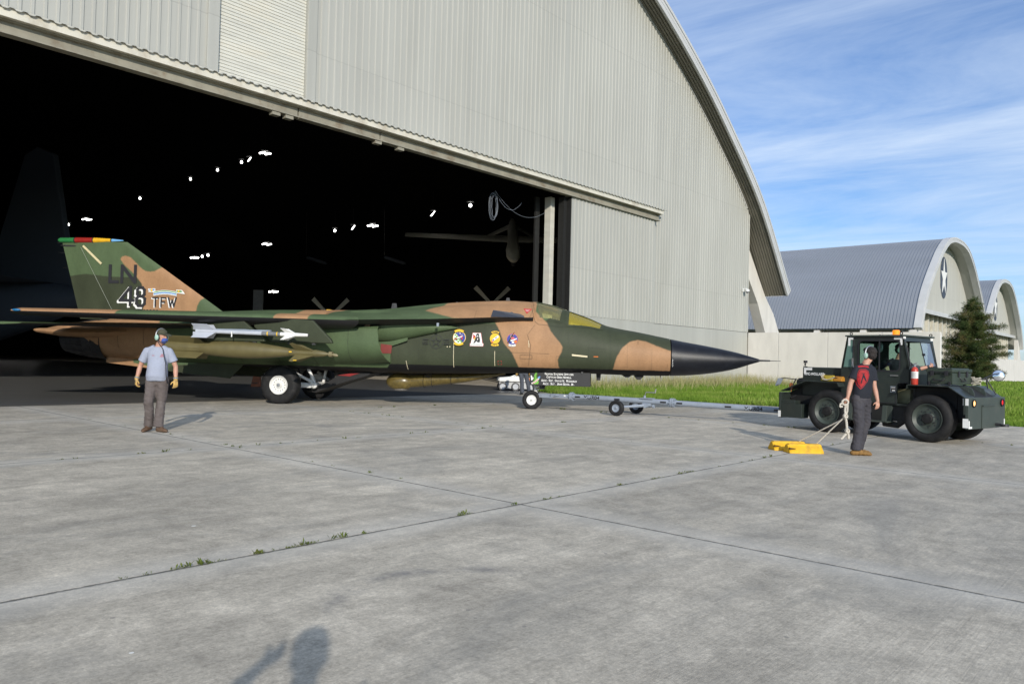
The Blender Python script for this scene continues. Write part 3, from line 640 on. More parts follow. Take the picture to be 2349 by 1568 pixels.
def paint(o, tans=TANP, darks=DGP, black=None, allv=None):
    me = o.data; n = len(me.vertices); co = np.zeros(n*3); me.vertices.foreach_get('co', co); co = co.reshape(-1,3); P = co[:, [0,2]]
    def st(nm, v): a = me.attributes.new(nm, 'FLOAT', 'POINT'); a.data.foreach_set('value', np.asarray(v, np.float32))
    st('tan', np.max([sdist(P, p) for p in tans], 0) if tans else np.full(n, -1)); st('dark', np.max([sdist(P, p) for p in darks], 0) if darks else np.full(n, -1))
    st('black', black(co) if black else np.full(n, -1))
# --- fuselage
ST = [ # x, top, bottom, halfwidth, zmax, n_up, n_low
(6.64,1.66,1.58,.035,1.62,2,2),(6.36,1.74,1.49,.125,1.62,2,2),(5.98,1.84,1.36,.235,1.60,2,2),(5.5,1.94,1.25,.345,1.59,2,2),(5.0,2.03,1.17,.435,1.60,2,2.05),(4.45,2.12,1.12,.52,1.61,2,2.1),(4.0,2.205,1.10,.58,1.63,2,2.15),(3.2,2.36,1.085,.67,1.68,2,2.3),
(2.2,2.54,1.095,.77,1.75,2,2.7),(1.65,2.76,1.105,.82,1.8,1.95,2.9),(1.0,2.98,1.10,.87,1.86,1.95,3.1),(.5,3.14,1.09,.90,1.9,2.0,3.3),(0,3.22,1.07,.92,1.92,2.05,3.4),(-.8,3.25,1.05,.94,1.95,2.1,3.6),(-1.6,3.22,1.02,.96,1.95,2.15,3.8),(-2.5,3.165,.99,.98,1.95,2.2,4),(-3.3,3.09,.975,1.0,1.95,2.2,4),(-4.0,3.005,.965,1.04,1.95,2.2,4),
(-4.6,2.935,.965,1.1,1.95,2.3,4),(-5.2,2.885,.97,1.2,1.95,2.6,4),(-6.0,2.865,.98,1.32,1.95,3,4),(-8.0,2.825,1.04,1.50,1.95,3.4,4),(-10,2.73,1.09,1.55,1.95,3.4,4),(-12,2.60,1.12,1.55,1.95,3.2,4),(-13.2,2.48,1.25,1.5,1.95,3,3.5),(-13.9,2.38,1.62,1.45,2.05,2.8,3),(-14.6,2.27,1.80,1.40,2.06,2.5,2.5),(-15.2,2.17,1.92,1.2,2.05,2.2,2.2),(-15.42,2.1,2.0,.95,2.05,2,2)]
SX = np.array([s_[0] for s_ in ST][::-1]); SA = np.array([s_[1:] for s_ in ST][::-1])
def smi(x, k):
    # monotone-ish cubic through the stations
    i = int(np.clip(np.searchsorted(SX, x)-1, 0, len(SX)-2)); x0, x1 = SX[i], SX[i+1]; t = min(max((x-x0)/(x1-x0), 0), 1); y0, y1 = SA[i,k], SA[i+1,k]
    d = (y1-y0)/(x1-x0); dl = (y0-SA[i-1,k])/(x0-SX[i-1]) if i > 0 else d; dr = (SA[i+2,k]-y1)/(SX[i+2]-x1) if i < len(SX)-2 else d
    m0 = 0 if dl*d <= 0 else 2*dl*d/(dl+d); m1 = 0 if dr*d <= 0 else 2*dr*d/(dr+d); h = x1-x0
    return (2*t**3-3*t*t+1)*y0+(t**3-2*t*t+t)*h*m0+(-2*t**3+3*t*t)*y1+(t**3-t*t)*h*m1
def S(x, th, off=0):
    T, B, W, zm, nu, nl = [smi(x, k) for k in range(6)]; c = cos(th); s_ = sin(th)
    if s_ >= 0: y = -np.sign(c)*(W+off)*abs(c)**(2/nu); z = zm+(T+off-zm)*abs(s_)**(2/nu)
    else: y = -np.sign(c)*(W+off)*abs(c)**(2/nl); z = zm-(zm-B+off)*abs(s_)**(2/nl)
    return (x, y, z)
def theta_for(x, z):
    lo, hi = -pi/2, pi/2
    for _ in range(30):
        mi_ = (lo+hi)/2
        if S(x, mi_)[2] < z: lo = mi_
        else: hi = mi_
    return lo
NT = 96
PANES = []
def pane(A, B, C_, D):   # rear-top, front-top, front-bottom, rear-bottom as (x, theta)
    def at_(u, v): # u rear->front, v bottom->top
        b0 = (D[0]+(C_[0]-D[0])*u, D[1]+(C_[1]-D[1])*u); t0 = (A[0]+(B[0]-A[0])*u, A[1]+(B[1]-A[1])*u); return (b0[0]+(t0[0]-b0[0])*v, b0[1]+(t0[1]-b0[1])*v)
    return at_
T1 = pane((.0, 1.44), (.93, 1.44), (.86, theta_for(.86, 2.60)), (.19, theta_for(.19, 2.68)))
T2 = pane((1.03, 1.44), (2.10, 1.36), (2.03, theta_for(2.03, 2.405)), (1.02, theta_for(1.02, 2.49)))
POLYS = [[T(u, v) for u, v in ((0.02,.02),(.98,.02),(.98,.98),(.02,.98))] for T in (T1, T2)]
xs = []; x = 4.045
while x > -15.42: xs.append(x); x -= (.045 if x > -.3 else .09)
xs.append(-15.42)
f = MB(); th = [-pi/2+2*pi*j/NT for j in range(NT)]
full = [[S(x, t) if t <= pi/2 else (lambda p: (p[0], -p[1], p[2]))(S(x, pi-t)) for t in th] for x in xs]
V = [v for sec in full for v in sec]; F = []
P2 = [np.array(p) for p in POLYS]
for i in range(len(xs)-1):
    for j in range(NT):
        tm = th[j]+pi/NT; xm = (xs[i]+xs[i+1])/2; tt = tm if tm <= pi/2 else pi-tm
        if xm > -.3 and xm < 2.2 and tt > 0:
            q = np.array([[xm, tt]])
            if any(sdist(q, pp)[0] > .012 for pp in POLYS): continue
        a = i*NT+j; b = i*NT+(j+1) % NT; F.append((a, b, b+NT, a+NT))
BV = BVHTree.FromPolygons(V, [(i*NT+j, i*NT+(j+1)%NT, (i+1)*NT+(j+1)%NT, (i+1)*NT+j) for i in range(len(xs)-1) for j in range(NT)])
FV = list(V); f.add(V, F); f.add([full[-1][j] for j in range(NT)], [tuple(range(NT))])
fus = f.build('fuselage', M['camo'], jet, smooth=True, angle=60)
def blk(co): zl = np.where(co[:,0] > -4.2, 1.25, 1.13); return np.where(co[:,0] < -11.0, -1, zl-co[:,2])
paint(fus, black=blk)
def patch_at(T, nu, nv, off, name, m, mirror=False, parent=jet, solid=0):
    f = MB(); sg = -1 if mirror else 1
    vs = []
    for i in range(nu+1):
        for j in range(nv+1): p = S(*T(i/nu, j/nv), off); vs.append((p[0], p[1]*sg, p[2]))
    f.add(vs, [(i*(nv+1)+j, (i+1)*(nv+1)+j, (i+1)*(nv+1)+j+1, i*(nv+1)+j+1) for i in range(nu) for j in range(nv)])
    o = f.build(name, m, parent, smooth=True, angle=80)
    if solid: q = o.modifiers.new('s', 'SOLIDIFY'); q.thickness = solid
    return o
M['yglass'] = glass('yellowed canopy glass', (.95,.86,.36), .35, .42, (.62,.50,.05)); M['cglass'] = glass('clear canopy glass', (.88,.88,.55), .35, .26, (.50,.48,.22))
for mir in (False, True):
    patch_at(T1, 14, 14, -.008, 'canopy_pane', M['cglass'], mir); patch_at(T2, 16, 14, -.008, 'windshield_pane', M['yglass'], mir)
    for T, nm, m_ in ((T1, 'canopy_frame', 'camo'), (T2, 'windshield_frame', 'camo')):
        f = MB(); sg = -1 if mir else 1; K = 18; wd = .035
        loops = []
        for dd in (-.045, .05):
            lp = []
            for e in range(4):
                for i in range(K):
                    u = i/K
                    uv = [(u, 0), (1, u), (1-u, 1), (0, 1-u)][e]; x_, t_ = T(*uv); cx = T(.5,.5); sc = 1
                    x_ += (dd*1.0)*np.sign(x_-cx[0])*(1 if e in (1,3) or i == 0 else 0) if e in (1,3) else 0
                    t_ += (dd*.75)*np.sign(t_-cx[1]) if e in (0,2) else 0
                    p = S(x_, min(t_, pi/2), .012); lp.append((p[0], p[1]*sg, p[2]))
            loops.append(lp)
        f.loft(loops, True, False); o = f.build(nm, M['camo'], jet, smooth=True); paint(o, TANP if nm == 'canopy_frame' else [], DGP)
# cockpit
M['cock'] = mat('cockpit trim', (.30,.29,.19), .8, var=.2); M['seat'] = mat('ejection seat cushion', (.36,.33,.18), .8, var=.25); M['straps'] = mat('seat strap', (.45,.38,.20), .8)
f = MB(); f.box(-.05, 1.9, -.62, .62, 1.9, 2.02); f.box(-.35, -.05, -.62, .62, 1.9, 2.78); f.build('cockpit_tub', M['cock'], jet)
f = MB(); f.prism([(1.15,2.0),(1.25,2.52),(1.7,2.42),(1.85,2.2),(1.85,2.0)], 'y', -.50, .50); f.build('instrument_panel', M['cock'], jet, bevel=.02)
for s_ in (-1, 1):
    f = MB(); f.box(.05, .50, s_*.40-.22, s_*.40+.22, 2.02, 2.25); f.prism([(-.02,2.2),(.12,2.2),(.02,2.78),(-.10,2.78)], 'y', s_*.40-.2, s_*.40+.2); f.box(-.08,.08, s_*.40-.13, s_*.40+.13, 2.78, 3.0); se = f.build('ejection_seat', M['seat'], jet, bevel=.02)
    f = MB(); f.tube([(.10,s_*.40-.09,2.75),(.17,s_*.40-.08,2.5),(.3,s_*.40-.05,2.27)], .02, 5); f.tube([(.10,s_*.40+.09,2.75),(.17,s_*.40+.08,2.5),(.3,s_*.40+.05,2.27)], .02, 5); f.build('harness', M['straps'], se)
    f = MB(); f.tube([(.72,s_*.40,2.02),(.68,s_*.40,2.45)], .018, 6); f.ell((.68,s_*.40,2.48), (.03,.03,.05)); f.build('control_stick', M['darksteel'], jet)
f = MB(); f.tube([(.97,-.03,2.97),(.6,-.02,3.09),(.0,-.02,3.20)], .035, 6); f.tube([(.97,.03,2.97),(.6,.02,3.09),(.0,.02,3.20)], .035, 6); f.build('canopy_spine', M['cock'], jet)
# radome, pitot
M['radome'] = mat('black radome rubber', (.008,.009,.013), .40, var=.25, scale=6, dirt=(.03,.034,.042), dscale=4, damt=.45, bump=.15, bscale=60, spec=.4)
f = MB(); secs = []
for i in range(34):
    x = 4.075+(6.64-4.075)*i/33; secs.append([S(x, t) if t <= pi/2 else (lambda p: (p[0], -p[1], p[2]))(S(x, pi-t)) for t in th[::2]])
f.loft(secs, True, True); rad = f.build('radome', M['radome'], jet, smooth=True)
f = MB(); f.lathe([(-.05,.05),(0,.045),(.04,.028),(.32,.022),(.34,.010),(.62,.007),(.63,.001)], 12, 'x', (6.62,0,1.62)); f.build('pitot_probe', M['darksteel'], jet, smooth=True)
# --- wing glove
def yle(x): return -.93-.30*(-.2-x) if x > -5 else max(-2.37, -2.37+(-5-x)*.0)
zle_x = [-6.6,-4.9,-2.72,-1.15,-.19,.05]; zle_z = [2.47,2.48,2.575,2.675,2.705,2.71]
for sg in (1, -1):
    f = MB(); secs = []
    xg = [.05-.1*i for i in range(64)]
    for x in xg:
        zl = float(np.interp(x, zle_x, zle_z)); yl = yle(min(x, -.15)); k = 1 if x > -5.2 else max(.02, sqrt(max(0, 1-((-5.2-x)/1.15)**2)))
        yi = -.45; zt = S(x, theta_for(x, 9) if False else 1.2)[2]; yl2 = yi+(yl-yi)*k if x <= -5.2 else yl
        ztop = S(x, 1.15)[2]-.01; ytop = S(x, 1.15)[1]
        sec = []
        for i in range(9):
            u = i/8; y = ytop+(yl2-ytop)*u; z = ztop+(zl-ztop)*(u**1.15)*(1)+.045*sin(pi*u)*min(1, abs(yl2-ytop)); sec.append((x, y*sg, z))
        dpt = min(.20, .03+.12*abs(yl2+.93)+.02)
        for i in range(1, 5):
            u = i/4; y = yl2+(-.85-yl2)*u; z = zl-.02-dpt*(u**.8)-.02*u; sec.append((x, y*sg, z))
        secs.append(sec)
    f.loft(secs, True, True)
    # material: underside black
    f.m = [1 if 8 <= (i % 13) <= 11 and i < len(f.m)-2 else 0 for i in range(len(f.m))]
    o = f.build('wing_glove', [M['camo'], M['under']], jet, smooth=True, angle=30); paint(o, TANP[:3], [])
    # wing panel
    LE0, LE1 = Vector((-4.75,-2.26,2.465)), Vector((-13.30,-4.86,2.43)); TE0, TE1 = Vector((-6.9,.05,2.50)), Vector((-14.05,-3.78,2.43))
    f = MB(); secs = []; NC = 14; NS = 40
    for i in range(NS+1):
        t = i/NS; a = LE0.lerp(LE1, t); b_ = TE0.lerp(TE1, t); ch = (b_-a).length; th_ = .13-.02*t
        if t > .985: th_ *= .55
        sec = []
        for j in range(NC+1):
            c = (1-cos(pi*j/NC))/2; yt = 5*th_*(.2969*sqrt(c)-.126*c-.3516*c*c+.2843*c**3-.1036*c**4)*ch; p = a.lerp(b_, c); sec.append((p.x, p.y*sg, p.z+yt*(.85+.45*t)))
        for j in range(NC-1, 0, -1):
            c = (1-cos(pi*j/NC))/2; yt = 5*th_*(.2969*sqrt(c)-.126*c-.3516*c*c+.2843*c**3-.1036*c**4)*ch; p = a.lerp(b_, c); sec.append((p.x, p.y*sg, p.z-yt*1.25))
        secs.append(sec)
    f.loft(secs, True, True); n_ = 2*NC; f.m = [1 if (i % n_) >= NC and i < len(f.m)-2 else 0 for i in range(len(f.m))]
    o = f.build('wing', [M['camo'], M['under']], jet, smooth=True, angle=40); paint(o, [[(-10.95,0),(-10.8,5),(-15,5),(-15,0)], [(-7.05,0),(-6.9,5),(-6.05,5),(-6.15,0)]], [])
    f = MB(); f.ell((-13.2,-4.80*sg if sg > 0 else 4.80,2.45), (.13,.05,.035)); f.build('tip_light', mat('blue lamp lens', (.02,.16,.35), .2), jet, smooth=True)
    f = MB(); p = [(-13.3,-4.86*sg,2.475),(-13.9,-4.45*sg,2.47),(-14.25,-3.95*sg,2.47),(-14.0,-3.78*sg,2.50)]
    # --- stabilator
    LE0, LE1 = Vector((-8.9,-1.58,2.24)), Vector((-13.3,-4.45,2.13)); TE0, TE1 = Vector((-14.1,-1.58,2.20)), Vector((-15.2,-4.45,2.10))
    f = MB(); secs = []
    for i in range(13):
        t = i/12; a = LE0.lerp(LE1, t); b_ = TE0.lerp(TE1, t); sec = []
        for c, h in ((0,0),(.06,.5),(.3,1),(.6,.8),(1,.06)): p = a.lerp(b_, c); sec.append((p.x, p.y*sg, p.z+h*(.085-.05*t)))
        for c, h in ((.6,.8),(.3,1),(.06,.5)): p = a.lerp(b_, c); sec.append((p.x, p.y*sg, p.z-h*(.085-.05*t)))
        secs.append(sec)
    f.loft(secs, True, True); f.m = [1 if (i % 8) >= 4 and i < len(f.m)-2 else 0 for i in range(len(f.m))]
    o = f.build('stabilator', [M['camo'], M['under']], jet, smooth=True, angle=30); paint(o, [[(-12.7,0),(-12.3,5),(-10.6,5),(-10.9,0)]], [])
    # --- air intake and engine nacelle
    def nsec(x, ins=0):
        W = float(np.interp(x, [-13.3,-12,-10,-7,-5,-4.2], [1.48,1.66,1.80,1.86,1.84,1.80]))-ins; zb = float(np.interp(x, [-13.3,-12,-10,-8,-6.3,-4.7,-4.1], [1.17,1.12,1.085,1.09,1.12,1.21,1.28]))+ins; zt = float(np.interp(x, [-13.3,-6,-4.2], [2.22,2.30,2.33])); zm = 1.86; sec = [(-.45, zt), (-1.1, zt), (-W+.10, zt), (-W+.02, zt-.07)]
        for i in range(11):
            a = pi/2*i/10; sec.append((-.62-(W-.62)*cos(a)**(2/2.2), zm-(zm-zb)*sin(a)**(2/2.2)))
        sec.append((-.45, zb)); return sec
    f = MB(); secs = []
    def lipx(z, y): return -4.36+.22*max(0, min(1, (2.1-z)/.85))**1.3
    x_ = [-4.36,-4.44,-4.6,-4.9,-5.3]+[-5.8-.5*i for i in range(15)]+[-13.1,-13.3]
    for k, x in enumerate(x_):
        sec = []
        for (y, z) in nsec(max(x, -13.3)): sec.append((x+(lipx(z, y)+4.36)*max(0, 1-k/4), y*sg, z))
        secs.append(sec)
    f.loft(secs, True, False)
    o = f.build('nacelle', M['camo'], jet, smooth=True, angle=40); paint(o, TANP[3:], [], lambda co: np.where(co[:,0] < -10.6, -1, np.interp(co[:,0], [-11,-6.3,-4.7,-4.1], [1.11,1.15,1.245,1.30])-co[:,2]))
    f = MB(); secs = []; lips = []
    for k, (x, ins) in enumerate(((-4.36,0.0),(-4.345,.012),(-4.36,.03),(-4.6,.06),(-5.6,.10))):
        secs.append([(x+(lipx(z, y)+4.36)*max(0, 1-k*.0 if k < 3 else 0), y*sg, z) for y, z in nsec(x, ins)])
    f.loft(secs, True, False); f.add([(x, y, z) for x, y, z in secs[-1]], [tuple(range(len(secs[-1])))]); o = f.build('intake_duct', M['camo'], jet, smooth=True); paint(o, [], [])
    f = MB(); f.lathe([(0,.012),(-.5,.12),(-1.0,.24),(-1.5,.36),(-1.9,.45),(-2.02,.47),(-2.5,.50),(-3.2,.46)], 28, 'x', (-2.15,-1.02*sg,2.36)); o = f.build('intake_spike', M['camo'], jet, smooth=True); paint(o, [], [])
    f = MB(); f.prism([(-4.5,1.30),(-4.14,1.30),(-4.10,1.78),(-3.62,1.95),(-3.62,2.1),(-4.5,2.1)], 'y', -1.16*sg, -1.13*sg); o = f.build('splitter_plate', M['camo'], jet); paint(o, [], [])
    f = MB(); f.prism([(-4.42,1.56),(-4.10,1.56),(-4.08,1.80),(-4.42,1.84)], 'y', -1.185*sg, -1.165*sg); f.build('intake_cover', mat('red cover', (.20,.035,.03), .7), jet)
    # nozzle
    M['noz'] = mat('burnt nozzle metal', (.045,.045,.048), .5, metal=.6, var=.3, scale=7, dirt=(.11,.10,.09), dscale=5)
    f = MB(); f.lathe([(.05,.68),(0,.66),(-.30,.63),(-.33,.60),(-.62,.60),(-.66,.57),(-1.0,.53),(-1.45,.44),(-1.44,.41),(-.9,.42),(-.2,.5)], 36, 'x', (-13.22,-.83*sg,1.80)); 
    f.build('engine_nozzle', M['noz'], jet, smooth=True, angle=20)
    f = MB()
    for q in range(16):
        a = 2*pi*q/16; f.box(0,0,0,0,0,0) if False else f.tube([(-13.86,-.83*sg+.595*cos(a),1.80+.595*sin(a)),(-14.6,-.83*sg+.455*cos(a),1.80+.455*sin(a))], .012, 4)
    f.build('nozzle_petals', M['noz'], jet)
    # stab root fairing
    f = MB(); secs = []
    for x, w_, zt, zb in ((-11.5,.05,2.1,1.95),(-12.3,.25,2.12,1.88),(-13.3,.30,2.12,1.80),(-14.5,.28,2.10,1.84),(-15.2,.2,2.08,1.93),(-15.38,.06,2.06,1.98)):
        secs.append([(x, (-1.42+cos(a)*w_)*sg, (zt+zb)/2+sin(a)*(zt-zb)/2) for a in [2*pi*k/12 for k in range(12)]])
    f.loft(secs, True, True); o = f.build('tail_fairing', M['camo'], jet, smooth=True); paint(o, TANP[3:], [])
    # ventral fin
    f = MB(); f.prism([(-13.23,1.25),(-13.23,1.06),(-12.16,.96),(-10.96,.83),(-9.16,.68),(-8.72,1.12)], 'y', -.02, .02); o = f.build('ventral_fin', M['camo'], jet, bevel=.008); o.location = (0, -1.02*sg, 0); o.rotation_euler = (radians(-14)*sg, 0, 0) if False else (0,0,0); paint(o, [[(-14,0),(-14,2),(-11.75,2),(-11.75,0)]], [[(-11.85,0),(-11.85,2),(-8,2),(-8,0)]])
GV = [o for o in jet.children if o.name.startswith('wing_glove')]
bv_v = list(FV); bv_f = [(i*NT+j, i*NT+(j+1)%NT, (i+1)*NT+(j+1)%NT, (i+1)*NT+j) for i in range(len(xs)-1) for j in range(NT)]
for o in GV:
    b0 = len(bv_v); bv_v += [tuple(v.co) for v in o.data.vertices]; bv_f += [tuple(i+b0 for i in p.vertices) for p in o.data.polygons]
BV = BVHTree.FromPolygons(bv_v, bv_f)
# --- fin
f = MB()
def fin_x(z): # LE, TE x at z
    return (-9.96+( z-2.74)/(5.09-2.74)*(-13.54+9.96), -14.94+(z-2.5)/(4.75-2.5)*(-15.6+14.94))
secs = []
for i in range(41):
    z = 2.45+(4.97-2.45)*i/40; le, te = fin_x(z); c = le-te; tk = .075-.03*i/40; sec = []
    for u in [k/24 for k in range(25)]:
        y = tk*min(1, (u/.08)**.5 if u < .08 else 1, ((1-u)/.30) if u > .7 else 1); sec.append((le-c*u, -max(y, .004), z))
    for u in [k/24 for k in range(24, -1, -1)]:
        y = tk*min(1, (u/.08)**.5 if u < .08 else 1, ((1-u)/.30) if u > .7 else 1); sec.append((le-c*u, max(y, .004), z))
    secs.append(sec)
f.loft(secs, True, True); fin = f.build('tail_fin', M['camo'], jet, smooth=True, angle=35)
FT = [[(-13.56,4.43),(-13.48,4.51),(-13.35,4.53),(-13.2,4.47),(-13.0,4.3),(-12.83,4.13),(-12.7,4.04),(-12.56,4.0),(-12.36,4.02),(-12.13,4.15),(-11.9,4.4),(-9.5,3.7),(-10.72,3.16),(-10.83,2.95),(-10.9,2.6),(-12.68,2.4),(-12.7,3.35),(-12.76,3.6),(-12.88,3.75),(-13.09,3.97),(-13.4,4.21)]]
FD = [[(-15.8,3.80),(-15.32,3.85),(-14.77,3.92),(-14.09,3.85),(-13.42,3.82),(-12.99,3.84),(-12.6,3.6),(-12.6,2.3),(-15.5,2.3)]]
paint(fin, FT, FD)
f = MB(); f.lathe([(-15.80,.001),(-15.79,.05),(-15.72,.085),(-15.2,.092),(-14.5,.088),(-14.0,.06),(-13.5,.01)], 20, 'x', (0,0,5.02)); cap = f.build('fin_cap', mat('green cap paint', (.03,.20,.06), .4), jet, smooth=True)
for a, b_, c in ((-15.17,-14.55,(.30,.02,.015)),(-14.53,-13.92,(.75,.42,.02)),(-13.90,-13.5,(.18,.45,.80))):
    f = MB(); r_ = lambda x: float(np.interp(x, [-15.8,-15.2,-14.5,-14.0,-13.5], [.05,.096,.092,.064,.014]))
    f.lathe([(a+(b_-a)*i/6, r_(a+(b_-a)*i/6)) for i in range(7)], 20, 'x', (0,0,5.02)); f.build('colour_band', mat('cap band paint', c, .4), cap, smooth=True)
for a in (-15.19,-14.54,-13.91):
    f = MB(); f.lathe([(a-.018, r_(a)+.004),(a+.018, r_(a)+.004)], 20, 'x', (0,0,5.02)); f.build('band_edge', M['blackp'], cap)
f = MB(); f.tube([(-15.15,0,4.83),(-15.55,0,4.84),(-15.72,0,4.85)], [.035,.035,.012], 8); f.tube([(-15.5,0,4.93),(-15.85,0,4.935)], .006, 5); f.tube([(-15.55,0,4.6),(-15.8,0,4.62)], .005, 5); f.tube([(-15.4,0,4.1),(-15.62,0,4.12)], .005, 5); f.build('static_wicks', M['darksteel'], jet)
f = MB(); f.prism([(-14.89,4.81),(-14.84,4.855),(-14.17,4.27),(-14.22,4.22)], 'y', -.085, -.075); f.build('formation_light', mat('formation strip', (.68,.60,.36), .5), jet)
f = MB(); f.tube([(-14.95,-.068,4.78),(-13.76,-.075,2.74)], .006, 4); f.build('rudder_gap', mat('gap sealant', (.30,.33,.27), .6), jet)
# --- antennas & bumps
for P_ in ([(-4.48,2.9),(-4.28,2.9),(-4.31,3.12),(-4.44,3.12)], [(-.90,3.2),(-.74,3.2),(-.78,3.345),(-.86,3.345)], [(-2.42,3.1),(-2.38,3.1),(-2.38,3.2),(-2.42,3.2)]):
    f = MB(); f.prism(P_, 'y', -.014, .014); f.build('blade_antenna', M['darksteel'], jet)
for P_, h_ in (([(1.90,1.15),(2.05,1.15),(2.03,.91),(1.92,.91)], .02), ([(2.55,1.15),(3.05,1.15),(2.86,1.02),(2.78,1.02)], .12), ([(3.02,1.15),(3.32,1.15),(3.30,1.05),(3.2,.96),(3.12,.96),(3.04,1.05)], .07), ([(3.78,1.12),(3.82,1.12),(3.80,.99)], .006)):
    f = MB(); f.prism(P_, 'y', -h_, h_); f.build('belly_antenna', M['under'], jet, bevel=.004)
f = MB(); f.box(-6.45,-6.33,-.3,-.1,2.83,2.875); f.build('data_label', mat('yellow placard', (.70,.42,.03), .5), jet)
f = MB(); vp = [(-1.15,2.69,-1.235),(-1.11,2.90,-1.07),(-.62,2.845,-1.0),(-.57,2.86,-.985),(-.52,2.83,-.985),(-.32,2.80,-.965),(-.21,2.745,-.96),(-.21,2.70,-.965)]; f.add([(a, c, b) for a, b, c in vp]+[(a, c+.03, b) for a, b, c in vp], [tuple(range(8)), tuple(range(15,7,-1))]+[(i, (i+1)%8, (i+1)%8+8, i+8) for i in range(8)]); f.build('glove_vane', mat('dark navy panel', (.028,.034,.05), .6), jet)
f = MB(); f.box(-2.67,-2.61,-1.56,-1.5,2.37,2.47); f.build('sensor_stub', M['steel_light'], jet)
f = MB(); f.box(-4.75,-4.6,-1.72,-1.66,2.25,2.48); f.build('intake_brace', M['camo'], jet)
# --- pylons
for sg in (1, -1):
    for pts, y in (([(-8.45,2.44),(-7.85,2.42),(-7.16,1.86),(-7.14,1.79),(-8.9,1.79),(-9.3,2.1),(-9.3,2.44)], -3.0), ([(-6.35,2.44),(-5.9,2.42),(-5.36,1.90),(-5.31,1.79),(-7.1,1.79),(-7.6,2.2),(-7.6,2.44)], -2.72)):
        f = MB(); f.prism(pts, 'y', (y-.07)*sg, (y+.07)*sg); py = f.build('pylon', M['camo'], jet, bevel=.025); paint(py, [], [[(-12,0),(-12,4),(-4,4),(-4,0)]])
        f = MB()
        for q in (-.55, -1.25): f.box(pts[3][0]+q-.05, pts[3][0]+q+.05, (y-.035)*sg if sg > 0 else (y-.035)*sg-.07, (y+.035)*sg if sg > 0 else (y-.035)*sg, 1.74, 1.80)
        f.build('lug', M['darksteel'], py)
f = MB(); f.box(-9.0, -6.9, -3.26, -3.16, 2.04, 2.11); f.box(-8.6,-7.6,-3.17,-3.05,2.02,2.12); f.build('missile_rail', M['steel_light'], jet, bevel=.01)
# --- markings projected on the painted skin
def project(pts2, off=.006, sub=.07, fixed_y=None):
    bm = bmesh.new(); vs = [bm.verts.new((p[0], 0, p[1])) for p in pts2]
    try: bm.faces.new(vs)
    except Exception: bm.free(); return None
    bmesh.ops.triangulate(bm, faces=bm.faces[:])
    if fixed_y is None:
        xs_ = [p[0] for p in pts2]; zs_ = [p[1] for p in pts2]
        for lo, hi, nrm in ((min(xs_), max(xs_), (1,0,0)), (min(zs_), max(zs_), (0,0,1))):
            q = lo+sub
            while q < hi:
                co_ = (q,0,0) if nrm[0] else (0,0,q); bmesh.ops.bisect_plane(bm, geom=bm.verts[:]+bm.edges[:]+bm.faces[:], plane_co=co_, plane_no=nrm); q += sub
    out = ([], [])
    bm.verts.index_update()
    for v in bm.verts:
        if fixed_y is not None: y = fixed_y
        else:
            h = BV.ray_cast(Vector((v.co.x, -6, v.co.z)), Vector((0,1,0))); y = (h[0].y if h[0] else -.9)
        out[0].append((v.co.x, y-off, v.co.z))
    for fc in bm.faces: out[1].append([v.index for v in fc.verts])
    bm.free(); return out
def decal(name, items, parent=jet, fixed_y=None, label=None):
    # items: list of (polygon, material key or material)
    mats = []; f = MB(); lay = 0
    for poly, mk in items:
        mm = M[mk] if isinstance(mk, str) else mk
        if mm not in mats: mats.append(mm)
        r = project(poly, .005+.0022*lay, fixed_y=fixed_y); lay += 1
        if r: f.add(r[0], r[1], mats.index(mm))
    o = f.build(name, mats if len(mats) > 1 else mats[0], parent)
    if label: o['label'] = label
    return o
def text_polys(s_, font_scale=1, extr=0):
    cu = bpy.data.curves.new('t', 'FONT'); cu.body = s_; cu.size = 1; cu.resolution_u = 3; o = bpy.data.objects.new('t', cu); COL.objects.link(o)
    bpy.context.view_layer.update(); me = bpy.data.meshes.new_from_object(o.evaluated_get(bpy.context.evaluated_depsgraph_get()))
    V = [tuple(v.co) for v in me.vertices]; F = [tuple(p.vertices) for p in me.polygons]; bpy.data.objects.remove(o); bpy.data.curves.remove(cu); bpy.data.meshes.remove(me); return V, F
def text_mesh(mb, s_, x0, x1, z0, z1, place, m=0, bold=0):
    V, F = text_polys(s_); xs_ = [v[0] for v in V]; ys_ = [v[1] for v in V]; a, b_, c, d = min(xs_), max(xs_), min(ys_), max(ys_)
    offs = [(0,0)] if not bold else [(q*bold, w_*bold) for q in (-1,1) for w_ in (-1,1)]
    for k, (ox, oz) in enumerate(offs): mb.add([place(x0+(v[0]-a)/(b_-a)*(x1-x0)+ox, z0+(v[1]-c)/(d-c)*(z1-z0)+oz, k*.0006) for v in V], F, m)
def skin(off): return lambda x, z, e=0: (x, (lambda h: h[0].y if h[0] else -.9)(BV.ray_cast(Vector((x, -6, z)), Vector((0,1,0))))-off-e, z)
def flat_(y): return lambda x, z, e=0: (x, y-e, z)
FY = -.080
f = MB(); text_mesh(f, 'LN', -13.92, -12.96, 3.63, 4.22, flat_(FY), bold=.012); f.build('tail_code', M['blackp'], jet)
def block(segs, w_): # thick polyline strokes
    return segs
